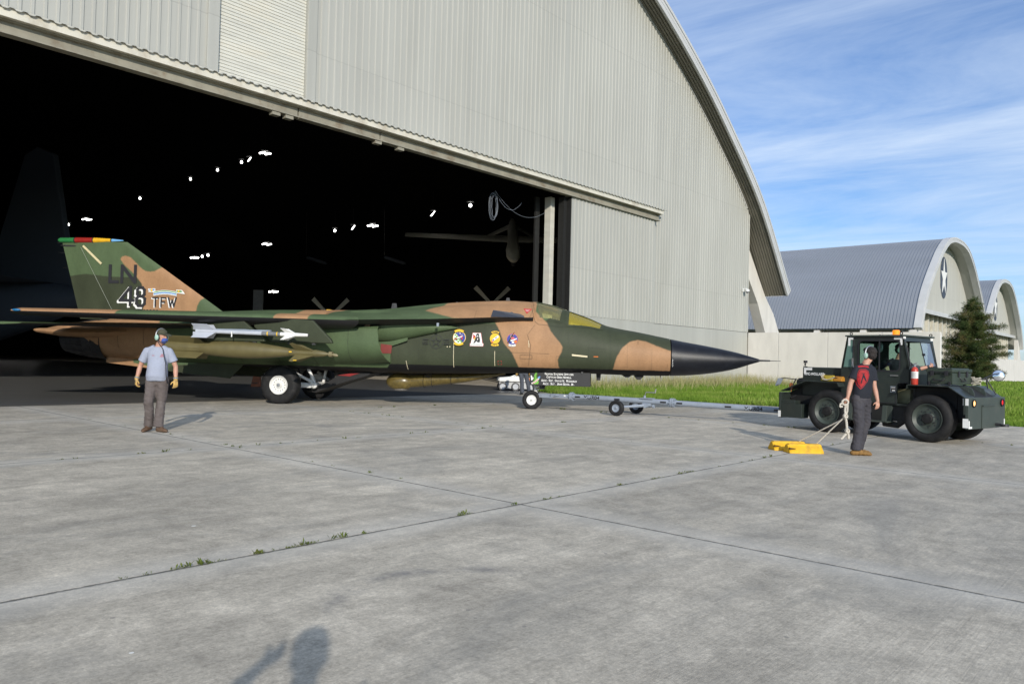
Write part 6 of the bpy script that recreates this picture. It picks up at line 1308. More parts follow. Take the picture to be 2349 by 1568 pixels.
# ------------------------------------------------------------------ white electric tug, crate
t_ = thing('electric_tug', 'low white battery tug with grey wheels in the hangar mouth behind the jet', 'tug', (-.05,36.0,0), radians(6))
WH = mat('tug white', (.75,.75,.72), .4, var=.04)
f = MB(); f.box(-.55,1.05,-.45,.45,.42,.60); f.prism([(-.62,.46),(-.55,.60),(.1,.66),(.7,.66),(1.05,.60),(1.05,.44)], 'y', -.42, .42); f.build('deck', WH, t_, bevel=.03)
f = MB(); f.prism([(-.55,.40),(1.05,.40),(1.0,.08),(-.1,.08),(-.5,.18)], 'y', -.34, .34); f.build('body', mat('tug grey', (.45,.46,.46), .5), t_, bevel=.02)
for x, y in ((-.38,-.38),(.22,-.40),(-.38,.38),(.22,.40),(.98,-.38)):
    f = MB(); f.tube([(x,y-.07,.19),(x,y+.07,.19)], .19, 20); wq = f.build('wheel', M['darksteel'], t_, smooth=True, angle=40); f = MB(); f.tube([(x,y-.075,.19),(x,y-.02,.19)], .13, 18); f.build('rim', mat('tug rim', (.45,.47,.49), .5), wq)
f = MB(); f.box(.62,.80,-.2,.1,.60,1.15); f.tube([(0,0,.63),(.2,0,.70),(.4,.1,.66)], .03, 6); f.build('tiller', WH, t_, bevel=.01)
f = MB(); f.box(.78,1.06,-.46,-.3,.47,.62); f.build('orange_panel', mat('orange panel', (.80,.22,.02), .5), t_, bevel=.005)
t_ = thing('timber_block', 'reddish brown block standing behind the near main wheel of the jet', 'block', (-11.25,33.0,0), radians(10))
f = MB(); f.prism([(0,0),(.40,0),(.36,.55),(.12,.58)], 'y', 0, .4); f.build('block', mat('red-brown timber', (.30,.10,.045), .7, var=.2, dirt=(.15,.05,.02)), t_, bevel=.015)
f = MB(); f.box(.05,.3,-.01,.0,.15,.19); f.build('strap', M['darksteel'], t_)
t_ = thing('grey_utility_post', '', '', (0,0,0)) if False else None
# power box in the grass
p = gp = at(2455/2349*0+1485*0+1484, 889, 43.5)
t_ = thing('utility_block', 'small weathered brown block against the base of the hangar wall', 'block', hf(7.9,-.25,0), HR)
f = MB(); f.box(-.15,.15,-.12,.1,-.1,.42); f.build('block', mat('brown block', (.16,.14,.08), .8, var=.2), t_, bevel=.01)
f = MB(); f.box(-.17,.17,-.14,.12,.42,.45); f.build('cap', mat('brown cap', (.20,.18,.11), .8), t_)

# ------------------------------------------------------------------ things inside the hangar
M['drone'] = mat('drone grey paint', (.62,.60,.52), .6, var=.05)
dr = thing('hanging_drone', 'grey unmanned aircraft hanging nose down inside the dark doorway', 'drone', at(1177,560,52), 0)
f = MB(); secs = []
for y, w_, h_ in ((-2.2,.05,.05),(-2.0,.30,.28),(-1.5,.48,.45),(-.8,.50,.45),(0,.38,.36),(1.0,.36,.33),(2.2,.34,.3),(3.0,.26,.26),(3.6,.10,.1)): secs.append([(w_*cos(2*pi*k/18), y, h_*sin(2*pi*k/18)) for k in range(18)])
f.loft(secs, True, True); b1 = f.build('fuselage', M['drone'], dr, smooth=True)
parts_ = [b1]
for s_ in (-1, 1):
    f = MB(); f.loft([[(0,.2,0),(0,1.15,0),(0,.7,.08),(0,.4,.08)],[(7.4*s_,.35,.15),(7.4*s_,.9,.15),(7.4*s_,.65,.2),(7.4*s_,.45,.2)]], True, True); parts_.append(f.build('wing', M['drone'], dr))
    f = MB(); f.loft([[(.2*s_,2.4,-.1),(.2*s_,3.1,-.1),(.2*s_,2.9,-.04),(.2*s_,2.5,-.04)],[(1.9*s_,2.75,-1.2),(1.9*s_,3.25,-1.2),(1.9*s_,3.1,-1.16),(1.9*s_,2.85,-1.16)]], True, True); parts_.append(f.build('tail_surface', M['drone'], dr))
f = MB(); f.box(-.20,-.08,.9,2.2,-.40,-.30); f.box(.08,.20,.9,2.2,-.40,-.30); f.box(-.05,.05,-1.3,-.2,-.47,-.40); f.build('gear_slots', M['blackp'], dr)
f = MB(); 
for s_ in (-1, 1): f.box(3.0*s_-.15,3.0*s_+.15,.35,1.0,-.06,-.0)
f.build('pylon', M['blackp'], dr); f = MB(); f.ell((0,-1.9,-.42),(.16,.16,.18)); f.build('sensor_turret', M['blackp'], dr, smooth=True)
dr.rotation_euler = (radians(38), 0, radians(2))
M['airl'] = mat('blue-grey airlifter paint', (.05,.065,.09), .7, var=.06)
al = thing('transport_aircraft', 'dark blue-grey four-engined transport aircraft in the hangar gloom at left', 'aircraft', (-24.3,39,0), radians(158))
f = MB(); f.prism([(-2.5,5.0),(-.9,11.3),(.3,11.75),(1.2,11.4),(3.4,6.0),(4.6,5.4),(8.5,4.8),(8.5,4.2),(-2.8,4.4)], 'y', -.16, .16); f.build('tail_fin', M['airl'], al, bevel=.05)
f = MB(); secs = []
for x, zc, r_ in ((-4.2,4.1,.15),(-2,3.9,.8),(1,3.6,1.3),(5,3.1,1.8),(9,2.9,2.05),(22,2.9,2.05),(26,2.7,1.6),(28,2.4,.7)): secs.append([(x, r_*cos(2*pi*k/24), zc+r_*sin(2*pi*k/24)) for k in range(24)])
f.loft(secs, True, True); f.build('fuselage', M['airl'], al, smooth=True)
f = MB(); f.loft([[(-1.5,-6,4.9),(1.0,-6,4.9),(.5,-6,5.0)],[(-1.5,0,4.7),(3.0,0,4.7),(1,0,5.0)],[(-1.5,6,4.9),(1.0,6,4.9),(.5,6,5.0)]], True, True); f.build('tailplane', M['airl'], al)
f = MB(); f.loft([[(13,-16,5.1),(16,-16,5.1),(14.5,-16,5.3)],[(12.5,0,4.9),(17.5,0,4.9),(15,0,5.3)],[(13,16,5.1),(16,16,5.1),(14.5,16,5.3)]], True, True); f.build('wing', M['airl'], al)
# propeller of another exhibit
for (x, y, Y, lab) in ((757,708,58,'pale propeller blades showing above the rear spine of the jet'),(1128,680,60,'dark propeller blades hanging below the drone')):
    c = at(x, y+18, Y); pr = thing('propeller', lab, 'propeller', c, 0)
    f = MB(); f.lathe([(-.5,.001),(-.35,.15),(0,.28),(.3,.3)], 16, 'y'); f.build('spinner', M['drone'], pr, smooth=True)
    for a in (45, 135, 225, 315):
        f = MB(); ca, sa = cos(radians(a)), sin(radians(a)); wv = (-sa*.18, ca*.18); R2 = 1.9
        f.add([(ca*.2-wv[0]*.6, -.02, sa*.2-wv[1]*.6),(ca*R2-wv[0], -.05, sa*R2-wv[1]),(ca*R2+wv[0], .05, sa*R2+wv[1]),(ca*.2+wv[0]*.6, .02, sa*.2+wv[1]*.6)], [(0,1,2,3)]); f.build('blade', M['drone'], pr)
    f = MB(); f.tube([(0,.3,0),(0,2.5,0)], [.4,.5], 14); f.tube([(0,1.5,-.3),(0,1.5,-c.z)], .12, 8); f.build('engine_stand', M['dark_int'], pr)
for (x, y, Y, lab) in ((905,598,60,'pale slender missile hanging above the jet spine in the dark'),(725,598,64,'faint round-nosed exhibit hanging left of the pale missile')):
    c = at(x, y, Y); pr = thing('hanging_missile', lab, 'missile', c, radians(12))
    f = MB(); f.tube([(-.8,0,.25),(-.7,0,.22),(.7,0,-.15),(.9,0,-.2)], [.05,.13,.13,.04], 14); f.build('body', M['airl'], pr, smooth=True)
    f = MB(); f.box(.3,.8,-.3,.3,-.12,-.09); f.build('fins', M['airl'], pr); f = MB(); f.tube([(-.8,0,.4),(-.9,0,4)], .01, 4); f.build('hanging_wire', M['steel'], pr)
cb_ = thing('cable_coil', 'loops of pale cable hanging at the top right corner of the doorway', 'cable', hf(-1.2,.8,9.3), HR)
f = MB(); random.seed(8)
for q in range(4):
    r_ = random.uniform(.26,.34); f.tube([(-3.2+r_*.75*sin(a)+random.gauss(0,.01), .05*q, -.75+r_*1.9*cos(a)+random.gauss(0,.015)) for a in np.linspace(0,2*pi,26)], .006, 5)
f.build('loops', M['steel_light'], cb_)
f = MB()
for x0, z0, x1, z1, sag in ((-3.1,0,.8,-.3,1.25),(-3.1,0,-1.2,-.25,1.0)): f.tube([(x0+(x1-x0)*t, .1, z0+(z1-z0)*t-sag*4*t*(1-t)*.6) for t in np.linspace(0,1,20)], .006, 5)
f.build('hanging_cables', M['steel_light'], cb_)
# long exhibit wing and stanchions deep inside
t_ = thing('display_barrier', 'grey upright display panel standing inside behind the jet spine', 'panel', at(592,700,50), 0)
z_ = t_.location.z; f = MB(); f.box(-.32,.32,-.05,.05,-z_,1.0); f.build('panel', mat('panel grey', (.15,.15,.15), .7), t_); f = MB(); f.box(-.4,.4,-.3,.3,-z_,-z_+.1); f.build('foot', M['dark_int'], t_)
# ------------------------------------------------------------------ people
SK = mat('skin', (.50,.27,.19), .55, var=.08, scale=12); SK.node_tree.nodes['Principled BSDF'].inputs['Subsurface Weight'].default_value = .08; SK.node_tree.nodes['Principled BSDF'].inputs['Subsurface Radius'].default_value = (.01,.004,.002)
HAIR = mat('dark hair', (.018,.013,.011), .7, var=.3, scale=60, bump=.6, bscale=90)
MINT = mat('mint ear cup', (.35,.52,.44), .35)
def remesh(mb, vox, name, mt, parent, wr=0, smooth_it=2, seed=0, wfreq=9):
    o = mb.build(name+'_tmp', mt); r = o.modifiers.new('r', 'REMESH'); r.mode = 'VOXEL'; r.voxel_size = vox
    s_ = o.modifiers.new('s', 'SMOOTH'); s_.iterations = smooth_it; s_.factor = .5
    bpy.context.view_layer.update(); me = bpy.data.meshes.new_from_object(o.evaluated_get(bpy.context.evaluated_depsgraph_get())); me.name = name
    bpy.data.objects.remove(o)
    if wr:
        n = len(me.vertices); co = np.zeros(n*3); me.vertices.foreach_get('co', co); nn = np.zeros(n*3); me.vertices.foreach_get('normal', nn); co = co.reshape(-1,3); nn = nn.reshape(-1,3)
        for i in range(n):
            p = co[i]; v = noise.noise(Vector((p[0]*wfreq+seed, p[1]*wfreq, p[2]*wfreq*.55+seed)))*1.0+.5*noise.noise(Vector((p[0]*wfreq*2+p[2]*14, p[1]*wfreq*2, p[2]*wfreq*2.4+seed)))
            co[i] = p+nn[i]*v*wr
        me.vertices.foreach_set('co', co.ravel())
    me.polygons.foreach_set('use_smooth', [True]*len(me.polygons)); me.update()
    q = bpy.data.objects.new(name, me); COL.objects.link(q)
    if parent: q.parent = parent
    if not me.materials: me.materials.append(mt)
    return q
def limb(mb, pts, r, n=12):
    pts = [Vector(p) for p in pts]; mb.tube(pts, r, n)
    for p, q in ((pts[0], r[0]), (pts[-1], r[-1])): mb.ell(p, (q, q, q), 10, 6)
    for p, q in zip(pts[1:-1], r[1:-1]): mb.ell(p, (q*.99, q*.99, q*.99), 10, 6)
def hand(mb, wr, d, side, up, s_=1.0, curl=.6, grip=False):
    # wr wrist, d direction to the fingers, side = thumb side, up = palm normal (palm faces up)
    d = Vector(d).normalized(); side = Vector(side); side = (side-d*side.dot(d)).normalized(); pn = d.cross(side).normalized()
    if pn.dot(Vector(up)) < 0: pn = -pn
    wr = Vector(wr); c = wr+d*.045*s_
    for k in range(5): q = wr+d*(.01+.019*k)*s_; mb.ell(q, (.030*s_,.030*s_,.030*s_), 8, 5) if k == 0 else mb.tube([q-side*.030*s_, q+side*.030*s_], [.015*s_,.016*s_], 8)
    for i, (o_, L_) in enumerate(((.028,.070),(.009,.078),(-.011,.073),(-.030,.058))):
        b0 = wr+d*.085*s_+side*o_*s_; a = curl*(1+.12*i); p1 = b0+(d*cos(a*.5)+pn*sin(a*.5))*L_*.45*s_; p2 = p1+(d*cos(a*1.4)+pn*sin(a*1.4))*L_*.33*s_; p3 = p2+(d*cos(a*2.2)+pn*sin(a*2.2))*L_*.25*s_
        limb(mb, [b0-d*.03*s_, b0, p1, p2, p3], [.010*s_,.0100*s_,.0092*s_,.0085*s_,.0075*s_], 7)
    t0 = wr+d*.03*s_+side*.022*s_; t1 = t0+(d*.5+side*.75+pn*.35).normalized()*.040*s_; t2 = t1+(d*.85+side*.25+pn*.45).normalized()*.030*s_; limb(mb, [t0, t1, t2], [.014*s_,.0115*s_,.009*s_], 7)
def head(mb, c, fx, s_=1.0, tilt=0):
    # c head centre, fx = facing angle about z (0 = +x)
    R = Matrix.Rotation(fx, 3, 'Z'); P = lambda x, y, z: Vector(c)+R @ (Vector((x, y, z))*s_); e = lambda x, y, z, a, b_, d: mb.ell(P(x, y, z), (a*s_, b_*s_, d*s_), 16, 12, rot=R)
    e(-.012,0,.035,.095,.078,.088); e(.012,0,-.03,.078,.064,.080); e(.045,0,-.078,.042,.042,.032); e(.088,0,-.015,.022,.013,.022); e(.080,0,.012,.014,.010,.03); e(.070,0,-.058,.022,.026,.012); e(.062,.032,-.012,.022,.02,.02); e(.062,-.032,-.012,.022,.02,.02)
    for s2 in (-1, 1): e(-.002,.078*s2,-.012,.020,.010,.032)
    return P
def headset(parent, P, R, s_=1.0, mic=True):
    for s2 in (-1, 1):
        f = MB(); f.ell(P(-.005,.105*s2,-.012), (.040*s_,.026*s_,.052*s_), 18, 10, rot=R); q = f.build('ear_cup', MINT, parent, smooth=True); f = MB(); f.ell(P(-.005,.086*s2,-.012), (.046*s_,.016*s_,.058*s_), 18, 8, rot=R); f.build('ear_pad', M['blackp'], q, smooth=True)
    f = MB(); pts = [P(-.01, .118*cos(a), .02+.122*sin(a)) for a in np.linspace(0, pi, 14)]; f.tube(pts, .010*s_, 6); f.build('headband', M['steel'], parent, smooth=True)
def shoe(mb, heel, toe, w_=.045, h_=.07):
    heel = Vector(heel); toe = Vector(toe); 
    d = toe-heel
    for t, r, zz in ((0,.042,.042),(.18,.046,.046),(.4,.045,.045),(.65,.047,.040),(.85,.043,.034),(1,.030,.026)): mb.ell(heel+d*t+Vector((0,0,zz)), (r*1.15, r*1.15, zz), 12, 8)
    mb.ell(heel+d*.15+Vector((0,0,.085)), (.048,.048,.055), 12, 8); mb.ell(heel+d*.42+Vector((0,0,.07)), (.045,.045,.035), 12, 8)

def person(lab, loc, J, face, torso_ang, shirt, pants, shoes, hairm=None, grp=None, sleeve=.55, hemz=.93, vox=.0075, rz=0, hands=True, belly=0, gloves=None, head_s=1.06, wr=.006, seated=False, capped=False):
    """J: dict of joints (x right, y away, z up) in the person's own frame"""
    t_ = thing('person', lab, 'person', loc, rz, grp)
    b = MB(); ta = torso_ang; wx = Vector((cos(ta), sin(ta), 0)); fx_ = Vector((sin(ta), -cos(ta), 0))   # wx: width axis; fx_: chest direction
    hip = (Vector(J['hipL'])+Vector(J['hipR']))/2; neck = Vector(J['neck']); sh = (Vector(J['shL'])+Vector(J['shR']))/2; halfw = (Vector(J['shR'])-Vector(J['shL'])).length/2
    def tors(mb, prof, n=20):
        secs = []
        ax = (neck-hip)
        for t, w_, d_, fo in prof:
            c = hip+ax*t+fx_*fo; secs.append([c+wx*w_*cos(2*pi*k/n)+fx_*d_*sin(2*pi*k/n)*(1 if abs(sin(2*pi*k/n)) < 2 else 1) for k in range(n)])
        mb.loft(secs, True, True)
    hw = halfw
    tors(b, [(-.14,.12,.09,0),(0,.16,.11,0),(.25,.145,.10,0),(.55,.165,.105,0),(.80,hw*.95,.095,0),(.92,hw*.7,.075,0),(1.0,.062,.062,0)])
    b.tube([neck-Vector((0,0,.05)), neck+Vector((0,0,.02)), Vector(J['head'])-Vector((0,0,.06))], [.066,.060,.058], 14)
    P = head(b, J['head'], face, head_s)
    for s_ in 'LR':
        limb(b, [J['sh'+s_], (Vector(J['sh'+s_])*.5+Vector(J['el'+s_])*.5), J['el'+s_], Vector(J['el'+s_])*.6+Vector(J['wr'+s_])*.4, J['wr'+s_]], [.058,.050,.041,.043,.028])
        limb(b, [J['hip'+s_], (Vector(J['hip'+s_])+Vector(J['kn'+s_]))/2, J['kn'+s_], Vector(J['kn'+s_])*.65+Vector(J['an'+s_])*.35, J['an'+s_]], [.088,.080,.056,.056,.040])
        hd = Vector(J['hd'+s_])-Vector(J['wr'+s_])
        hand(b, J['wr'+s_], hd, J['th'+s_], J['pn'+s_], 1.0 if not gloves else .9, J.get('curl'+s_, .55))
    remesh(b, vox, 'body', SK, t_, smooth_it=1)
    # shirt
    f = MB(); ax = (neck-hip).length; h0 = (hemz-hip.z)/max(.1, (neck.z-hip.z)) if not seated else -.02
    tors(f, [(h0,.175+belly*.3,.125+belly*.5,belly*.4),(h0+.15,.178+belly*.3,.135+belly,belly*.7),(.40,.175,.130+belly*.8,belly*.6),(.62,.185,.128,0),(.80,hw*1.06,.115,0),(.92,hw*.82,.090,0),(.99,.080,.076,0)], 24)
    for s_ in 'LR':
        a, e = Vector(J['sh'+s_]), Vector(J['el'+s_]); q = a.lerp(e, sleeve); q2 = a.lerp(e, min(1, sleeve+.15)); limb(f, [a, a.lerp(e, sleeve*.5)], [.068,.073]); f.tube([a.lerp(e, sleeve*.5), q2], [.070,.080], 14); f.tube([a, neck.lerp(a,.35)+Vector((0,0,.005))], [.055,.062], 12)
    sh_ = remesh(f, .010, 'shirt', shirt, t_, wr=wr, seed=loc[0], smooth_it=5)
    # trousers
    f = MB(); tors(f, [(-.17,.13,.10,0),(-.10,.165,.12,0),(0,.178,.128,0),(max(.08,h0+.12),.168,.122,0)], 24)
    for s_ in 'LR':
        a, k, n_ = Vector(J['hip'+s_]), Vector(J['kn'+s_]), Vector(J['an'+s_]); limb(f, [a, a.lerp(k,.45), k, k.lerp(n_,.5), k.lerp(n_,.88)], [.110,.100,.084,.080,.083]); f.tube([k.lerp(n_,.85), k.lerp(n_,1.02)], [.084,.086], 14)
    remesh(f, .010, 'trousers', pants, t_, wr=.018, seed=loc[0]+3, smooth_it=2, wfreq=8)
    f = MB()
    for s_ in 'LR': shoe(f, J['heel'+s_], J['toe'+s_])
    remesh(f, .008, 'boots', shoes, t_, smooth_it=1)
    if gloves:
        for s_ in 'LR':
            f = MB(); hand(f, J['wr'+s_], Vector(J['hd'+s_])-Vector(J['wr'+s_]), J['th'+s_], J['pn'+s_], 1.18, J.get('curl'+s_, .55)); w_ = Vector(J['wr'+s_]); e = Vector(J['el'+s_]); f.tube([w_.lerp(e,-.1), w_.lerp(e,.18)], [.036,.040], 12); gl = remesh(f, .007, 'work_glove', gloves, t_, smooth_it=1)
            f = MB(); f.tube([w_.lerp(e,.02), w_.lerp(e,.12)], [.040,.043], 14); f.build('wrist_strap', M['blackp'], gl, smooth=True)
            f = MB(); f.tube([w_.lerp(e,.04), w_.lerp(e,.095)], [.043,.045], 14); f.build('cuff_label', M['steel_light'], gl, smooth=True)
    R = Matrix.Rotation(face, 3, 'Z')
    if hairm:
        f = MB()
        for x, y, z, a, b_, c in (((-.045,0,-.005,.070,.080,.070),) if capped else ((-.020,0,.052,.103,.088,.082),(-.045,0,-.005,.070,.080,.075),(.05,0,.085,.05,.06,.035))): f.ell(P(x,y,z), (a*head_s,b_*head_s,c*head_s), 18, 12, rot=R)
        remesh(f, .007, 'hair', hairm, t_, wr=.008, smooth_it=0, wfreq=55)
    return t_, P, R, wx, fx_
Z0 = (0,0,1)
# worker in front of the tail
GT = mat('heather grey cotton', (.33,.36,.45), .9, var=.06, scale=60, bump=.2, bscale=120); GP = mat('grey brown trousers', (.115,.095,.090), .9, var=.10, scale=9, dirt=(.22,.20,.19), dscale=5, damt=.5)
BT = mat('brown boots', (.10,.055,.03), .7, var=.25, scale=20, dirt=(.25,.20,.14), dscale=9)
LG = mat('yellow leather glove', (.52,.33,.10), .7, var=.15, scale=16, dirt=(.45,.38,.30), dscale=9, damt=.8)
J = dict(head=(.10,-.02,1.735), neck=(.045,0,1.56), shL=(-.165,0,1.475), shR=(.235,0,1.475), elL=(-.30,.04,1.20), elR=(.345,.04,1.20), wrL=(-.325,-.03,.965), wrR=(.385,-.03,.965), hdL=(-.33,-.05,.8), hdR=(.40,-.06,.8), thL=(.8,-1,0), thR=(-.8,-1,0), pnL=(.5,.8,0), pnR=(-.7,.6,0), curlL=.8, curlR=.7,
         hipL=(-.06,0,.95), hipR=(.13,0,.95), knL=(-.055,-.10,.54), knR=(.100,.04,.53), anL=(-.115,.06,.11), anR=(.085,.0,.10), heelL=(-.115,.10,0.02), toeL=(-.13,-.13,0), heelR=(.07,.03,0), toeR=(.26,-.07,0))
t1, P, R, wx, fx_ = person('person in grey t-shirt, olive cap, blue mask and yellow gloves walking before the tail', (-6.50,13.96,0), J, radians(-22), radians(3), GT, GP, BT, HAIR, belly=.035, gloves=LG, capped=True)
CAPM = mat('olive cap cloth', (.065,.065,.040), .9, var=.1, scale=40)
f = MB(); f.ell(P(-.01,0,.065), (.112,.092,.078), 20, 12, rot=R); f.ell(P(-.03,0,.03), (.098,.093,.05), 20, 8, rot=R); cp = remesh(f, .008, 'cap', CAPM, t1, smooth_it=1)
f = MB(); f.add([P(.055,-.08,.055),P(.12,-.075,.045),P(.185,-.045,.022),P(.20,0,.018),P(.185,.045,.022),P(.12,.075,.045),P(.055,.08,.055),P(.05,0,.06)], [(0,1,7),(1,2,7),(2,3,7),(3,4,7),(4,5,7),(5,6,7)]); q = f.build('cap_brim', CAPM, cp); so_ = q.modifiers.new('s','SOLIDIFY'); so_.thickness = .008
f = MB(); f.ell(P(.068,0,-.058), (.046,.062,.048), 18, 10, rot=R); f.ell(P(.05,0,-.085),(.045,.055,.03), 14, 8, rot=R); mk = remesh(f, .007, 'face_mask', mat('blue cloth mask', (.06,.11,.40), .8, var=.1), t1, smooth_it=1)
f = MB(); f.tube([P(.03,-.085,-.04), P(0,-.09,-.01)], .004, 5); f.build('mask_loop', M['blackp'], mk)
headset(t1, P, R, 1.05)
f = MB(); f.tube([P(.0,-.11,-.05), P(.07,-.09,-.09), P(.125,-.045,-.085), P(.135,-.03,-.08)], .006, 6); f.ell(P(.137,-.025,-.078), (.016,.012,.014), 10, 6); f.build('boom_microphone', M['blackp'], t1, smooth=True)
f = MB(); f.tube([P(.02,-.10,-.09),(.17,-.12,1.52),(.21,-.155,1.40),(.245,-.15,1.25),(.25,-.13,1.05),(.255,-.10,.92),(.27,-.04,.86)], .008, 8); f.build('headset_cable', M['blackp'], t1, smooth=True)
f = MB(); f.tube([(-.318,.0,1.0),(-.321,-.004,1.03)], .036, 12); f.build('watch', M['darksteel'], t1)
shirt = [c for c in t1.children if c.name.startswith('shirt')][0]
bv1 = BVHTree.FromPolygons([tuple(v.co) for v in shirt.data.vertices], [tuple(p.vertices) for p in shirt.data.polygons])
def fr1(x, z, e=0): h = bv1.ray_cast(Vector((x, -2, z)), Vector((0,1,0))); return (x, (h[0].y if h[0] else -.13)-.002, z)
for rects in (((.0,1.392,.045,.010),), ((.142,1.412,.014,.018),(.160,1.412,.014,.018),(.15,1.388,.055,.009),(.15,1.374,.065,.008))):
    f = MB()
    for (x, z, w_, h_) in rects:
        for q in range(4): a_, b_ = x-w_/2+w_*q/4, x-w_/2+w_*(q+1)/4; f.add([fr1(a_,z-h_/2),fr1(b_,z-h_/2),fr1(b_,z+h_/2),fr1(a_,z+h_/2)], [(0,1,2,3)])
    f.build('chest_print', mat('faded red print', (.42,.10,.13), .8), t1)
# worker with the chock ropes
BS = mat('black cotton', (.010,.012,.020), .85, var=.1, scale=50); BPn = mat('charcoal cargo trousers', (.045,.043,.052), .85, var=.12, scale=9, dirt=(.09,.08,.08), dscale=5, damt=.4); TAB = mat('tan suede boots', (.24,.13,.035), .8, var=.2, scale=18, dirt=(.12,.07,.03), dscale=9)
J = dict(head=(.175,.03,1.715), neck=(.10,.01,1.55), shL=(-.085,-.05,1.46), shR=(.25,.09,1.46), elL=(-.185,-.06,1.22), elR=(.265,.04,1.18), wrL=(-.255,-.12,.985), wrR=(.285,-.05,.935), hdL=(-.31,-.16,.83), hdR=(.27,-.08,.76), thL=(-.6,.2,.6), thR=(-1,-.2,0), pnL=(-.8,0,-.5), pnR=(-.6,.8,0), curlL=1.15, curlR=.5,
         hipL=(-.045,-.03,.95), hipR=(.11,.05,.95), knL=(-.02,-.04,.53), knR=(.155,.10,.55), anL=(-.07,-.05,.10), anR=(.05,.14,.10), heelL=(-.125,-.05,0), toeL=(.16,-.07,0), heelR=(.0,.17,0), toeR=(.235,.12,0))
t2, P, R, wx, fx_ = person('person in black t-shirt with red back print holding ropes tied to yellow chocks', (5.975,13.08,0), J, radians(118), radians(203), BS, BPn, TAB, HAIR, hemz=.97)
headset(t2, P, R, 1.05)
# back print, projected on the shirt
shirt = [c for c in t2.children if c.name.startswith('shirt')][0]
bvs = BVHTree.FromPolygons([tuple(v.co) for v in shirt.data.vertices], [tuple(p.vertices) for p in shirt.data.polygons])
def onback(x, z, e=0):
    h = bvs.ray_cast(Vector((x, -2, z)), Vector((0,1,0))); return (x, (h[0].y if h[0] else -.1)-.003-e, z)
def backpoly(mb, pts, e=0, m=0):
    bm = bmesh.new(); vs = [bm.verts.new((p[0],0,p[1])) for p in pts]; bm.faces.new(vs); bmesh.ops.triangulate(bm, faces=bm.faces[:])
    for nrm, lo, hi in (((1,0,0), min(p[0] for p in pts), max(p[0] for p in pts)), ((0,0,1), min(p[1] for p in pts), max(p[1] for p in pts))):
        q = lo+.02
        while q < hi: bmesh.ops.bisect_plane(bm, geom=bm.verts[:]+bm.edges[:]+bm.faces[:], plane_co=(q,0,0) if nrm[0] else (0,0,q), plane_no=nrm); q += .02
    bm.verts.index_update(); mb.add([onback(v.co.x, v.co.z, e) for v in bm.verts], [[v.index for v in fc.verts] for fc in bm.faces], m); bm.free()
f = MB()
def hull(s_): c = (.0,1.335); return [(c[0]+(x-c[0])*s_, c[1]+(z-c[1])*s_) for x, z in ((-.06,1.42),(-.035,1.44),(.04,1.44),(.075,1.415),(.085,1.36),(.06,1.28),(.0,1.20),(-.035,1.17),(-.07,1.22),(-.085,1.30),(-.08,1.37))]
backpoly(f, hull(1.28), 0, 0); backpoly(f, hull(1.17), .002, 1); backpoly(f, hull(1.08), .004, 0)
backpoly(f, [(-.005,1.38),(.012,1.38),(.055,1.27),(.04,1.26),(.0,1.33),(-.03,1.22),(-.045,1.23)], .006, 1); backpoly(f, [(-.03,1.40),(.035,1.40),(.02,1.385),(-.02,1.385)], .006, 1)
backpoly(f, band(-.075,.11,1.492,1.522,.010), .0, 0); f.build('back_print', [mat('red print', (.36,.008,.012), .7), BS], t2)
# ropes
f = MB()
hx = Vector((5.975-.30, 13.08-.155, .87)); 
def rope(mb, pts, r, strands=3, tw_=60):
    P_ = [Vector(p) for p in pts]; L_ = [0]
    for a, b_ in zip(P_, P_[1:]): L_.append(L_[-1]+(b_-a).length)
    n_ = max(8, int(L_[-1]/.012)); cen = []
    for i in range(n_+1):
        s_ = L_[-1]*i/n_; k = 0
        while k < len(L_)-2 and L_[k+1] < s_: k += 1
        u = (s_-L_[k])/max(1e-6, L_[k+1]-L_[k]); cen.append(P_[k].lerp(P_[k+1], min(1,u)))
    for q in range(strands):
        out_ = []
        for i, c in enumerate(cen):
            t = (cen[min(i+1,n_)]-cen[max(i-1,0)]).normalized(); a = t.cross(Vector((.3,.9,.1))).normalized(); b_ = t.cross(a); ph = 2*pi*q/strands+L_[-1]*i/n_*tw_; out_.append(c+(a*cos(ph)+b_*sin(ph))*r*.55)
        mb.tube(out_, r*.62, 5)
WR = mat('white rope', (.58,.54,.47), .9, var=.15, scale=40)
rp = thing('chock_rope', 'knotted white rope hanging from the left hand, two strands running to the chocks', 'rope', (0,0,0))
kn = hx+Vector((-.01,-.01,-.20))
f = MB(); rope(f, [kn, Vector((5.33,13.28,.155))], .011); rope(f, [kn+Vector((.02,0,-.02)), Vector((5.18,13.62,.17)), Vector((5.15,13.62,.13))], .010); rope(f, [hx, hx+Vector((-.015,0,-.10)), kn], .016); rope(f, [hx+Vector((.03,0,0)), hx+Vector((.02,-.01,-.12)), kn], .014)
e1 = kn+Vector((.03,-.01,-.25)); rope(f, [kn, kn+Vector((.02,0,-.12)), e1], .018); rope(f, [e1, e1+Vector((-.03,0,-.06)), e1+Vector((-.10,0,-.14))], .017); rope(f, [e1, e1+Vector((.02,0,-.07)), e1+Vector((.025,0,-.13))], .018)
for p in (kn, e1):
    rope(f, [p+Vector((.030*cos(a), -.01+.02*sin(a*.5), .030*sin(a))) for a in np.linspace(0, 4*pi, 26)], .012)
rope(f, [hx+Vector((.05*cos(a)-.02, -.015, .045*sin(a)+.03)) for a in np.linspace(0, 2.0*pi, 20)], .014); rope(f, [hx+Vector((-.05,-.01,.02)), hx+Vector((-.10,-.01,.0)), hx+Vector((-.105,-.01,-.05)), hx+Vector((-.06,-.01,-.04))], .014)
f.build('rope', WR, rp, smooth=True)
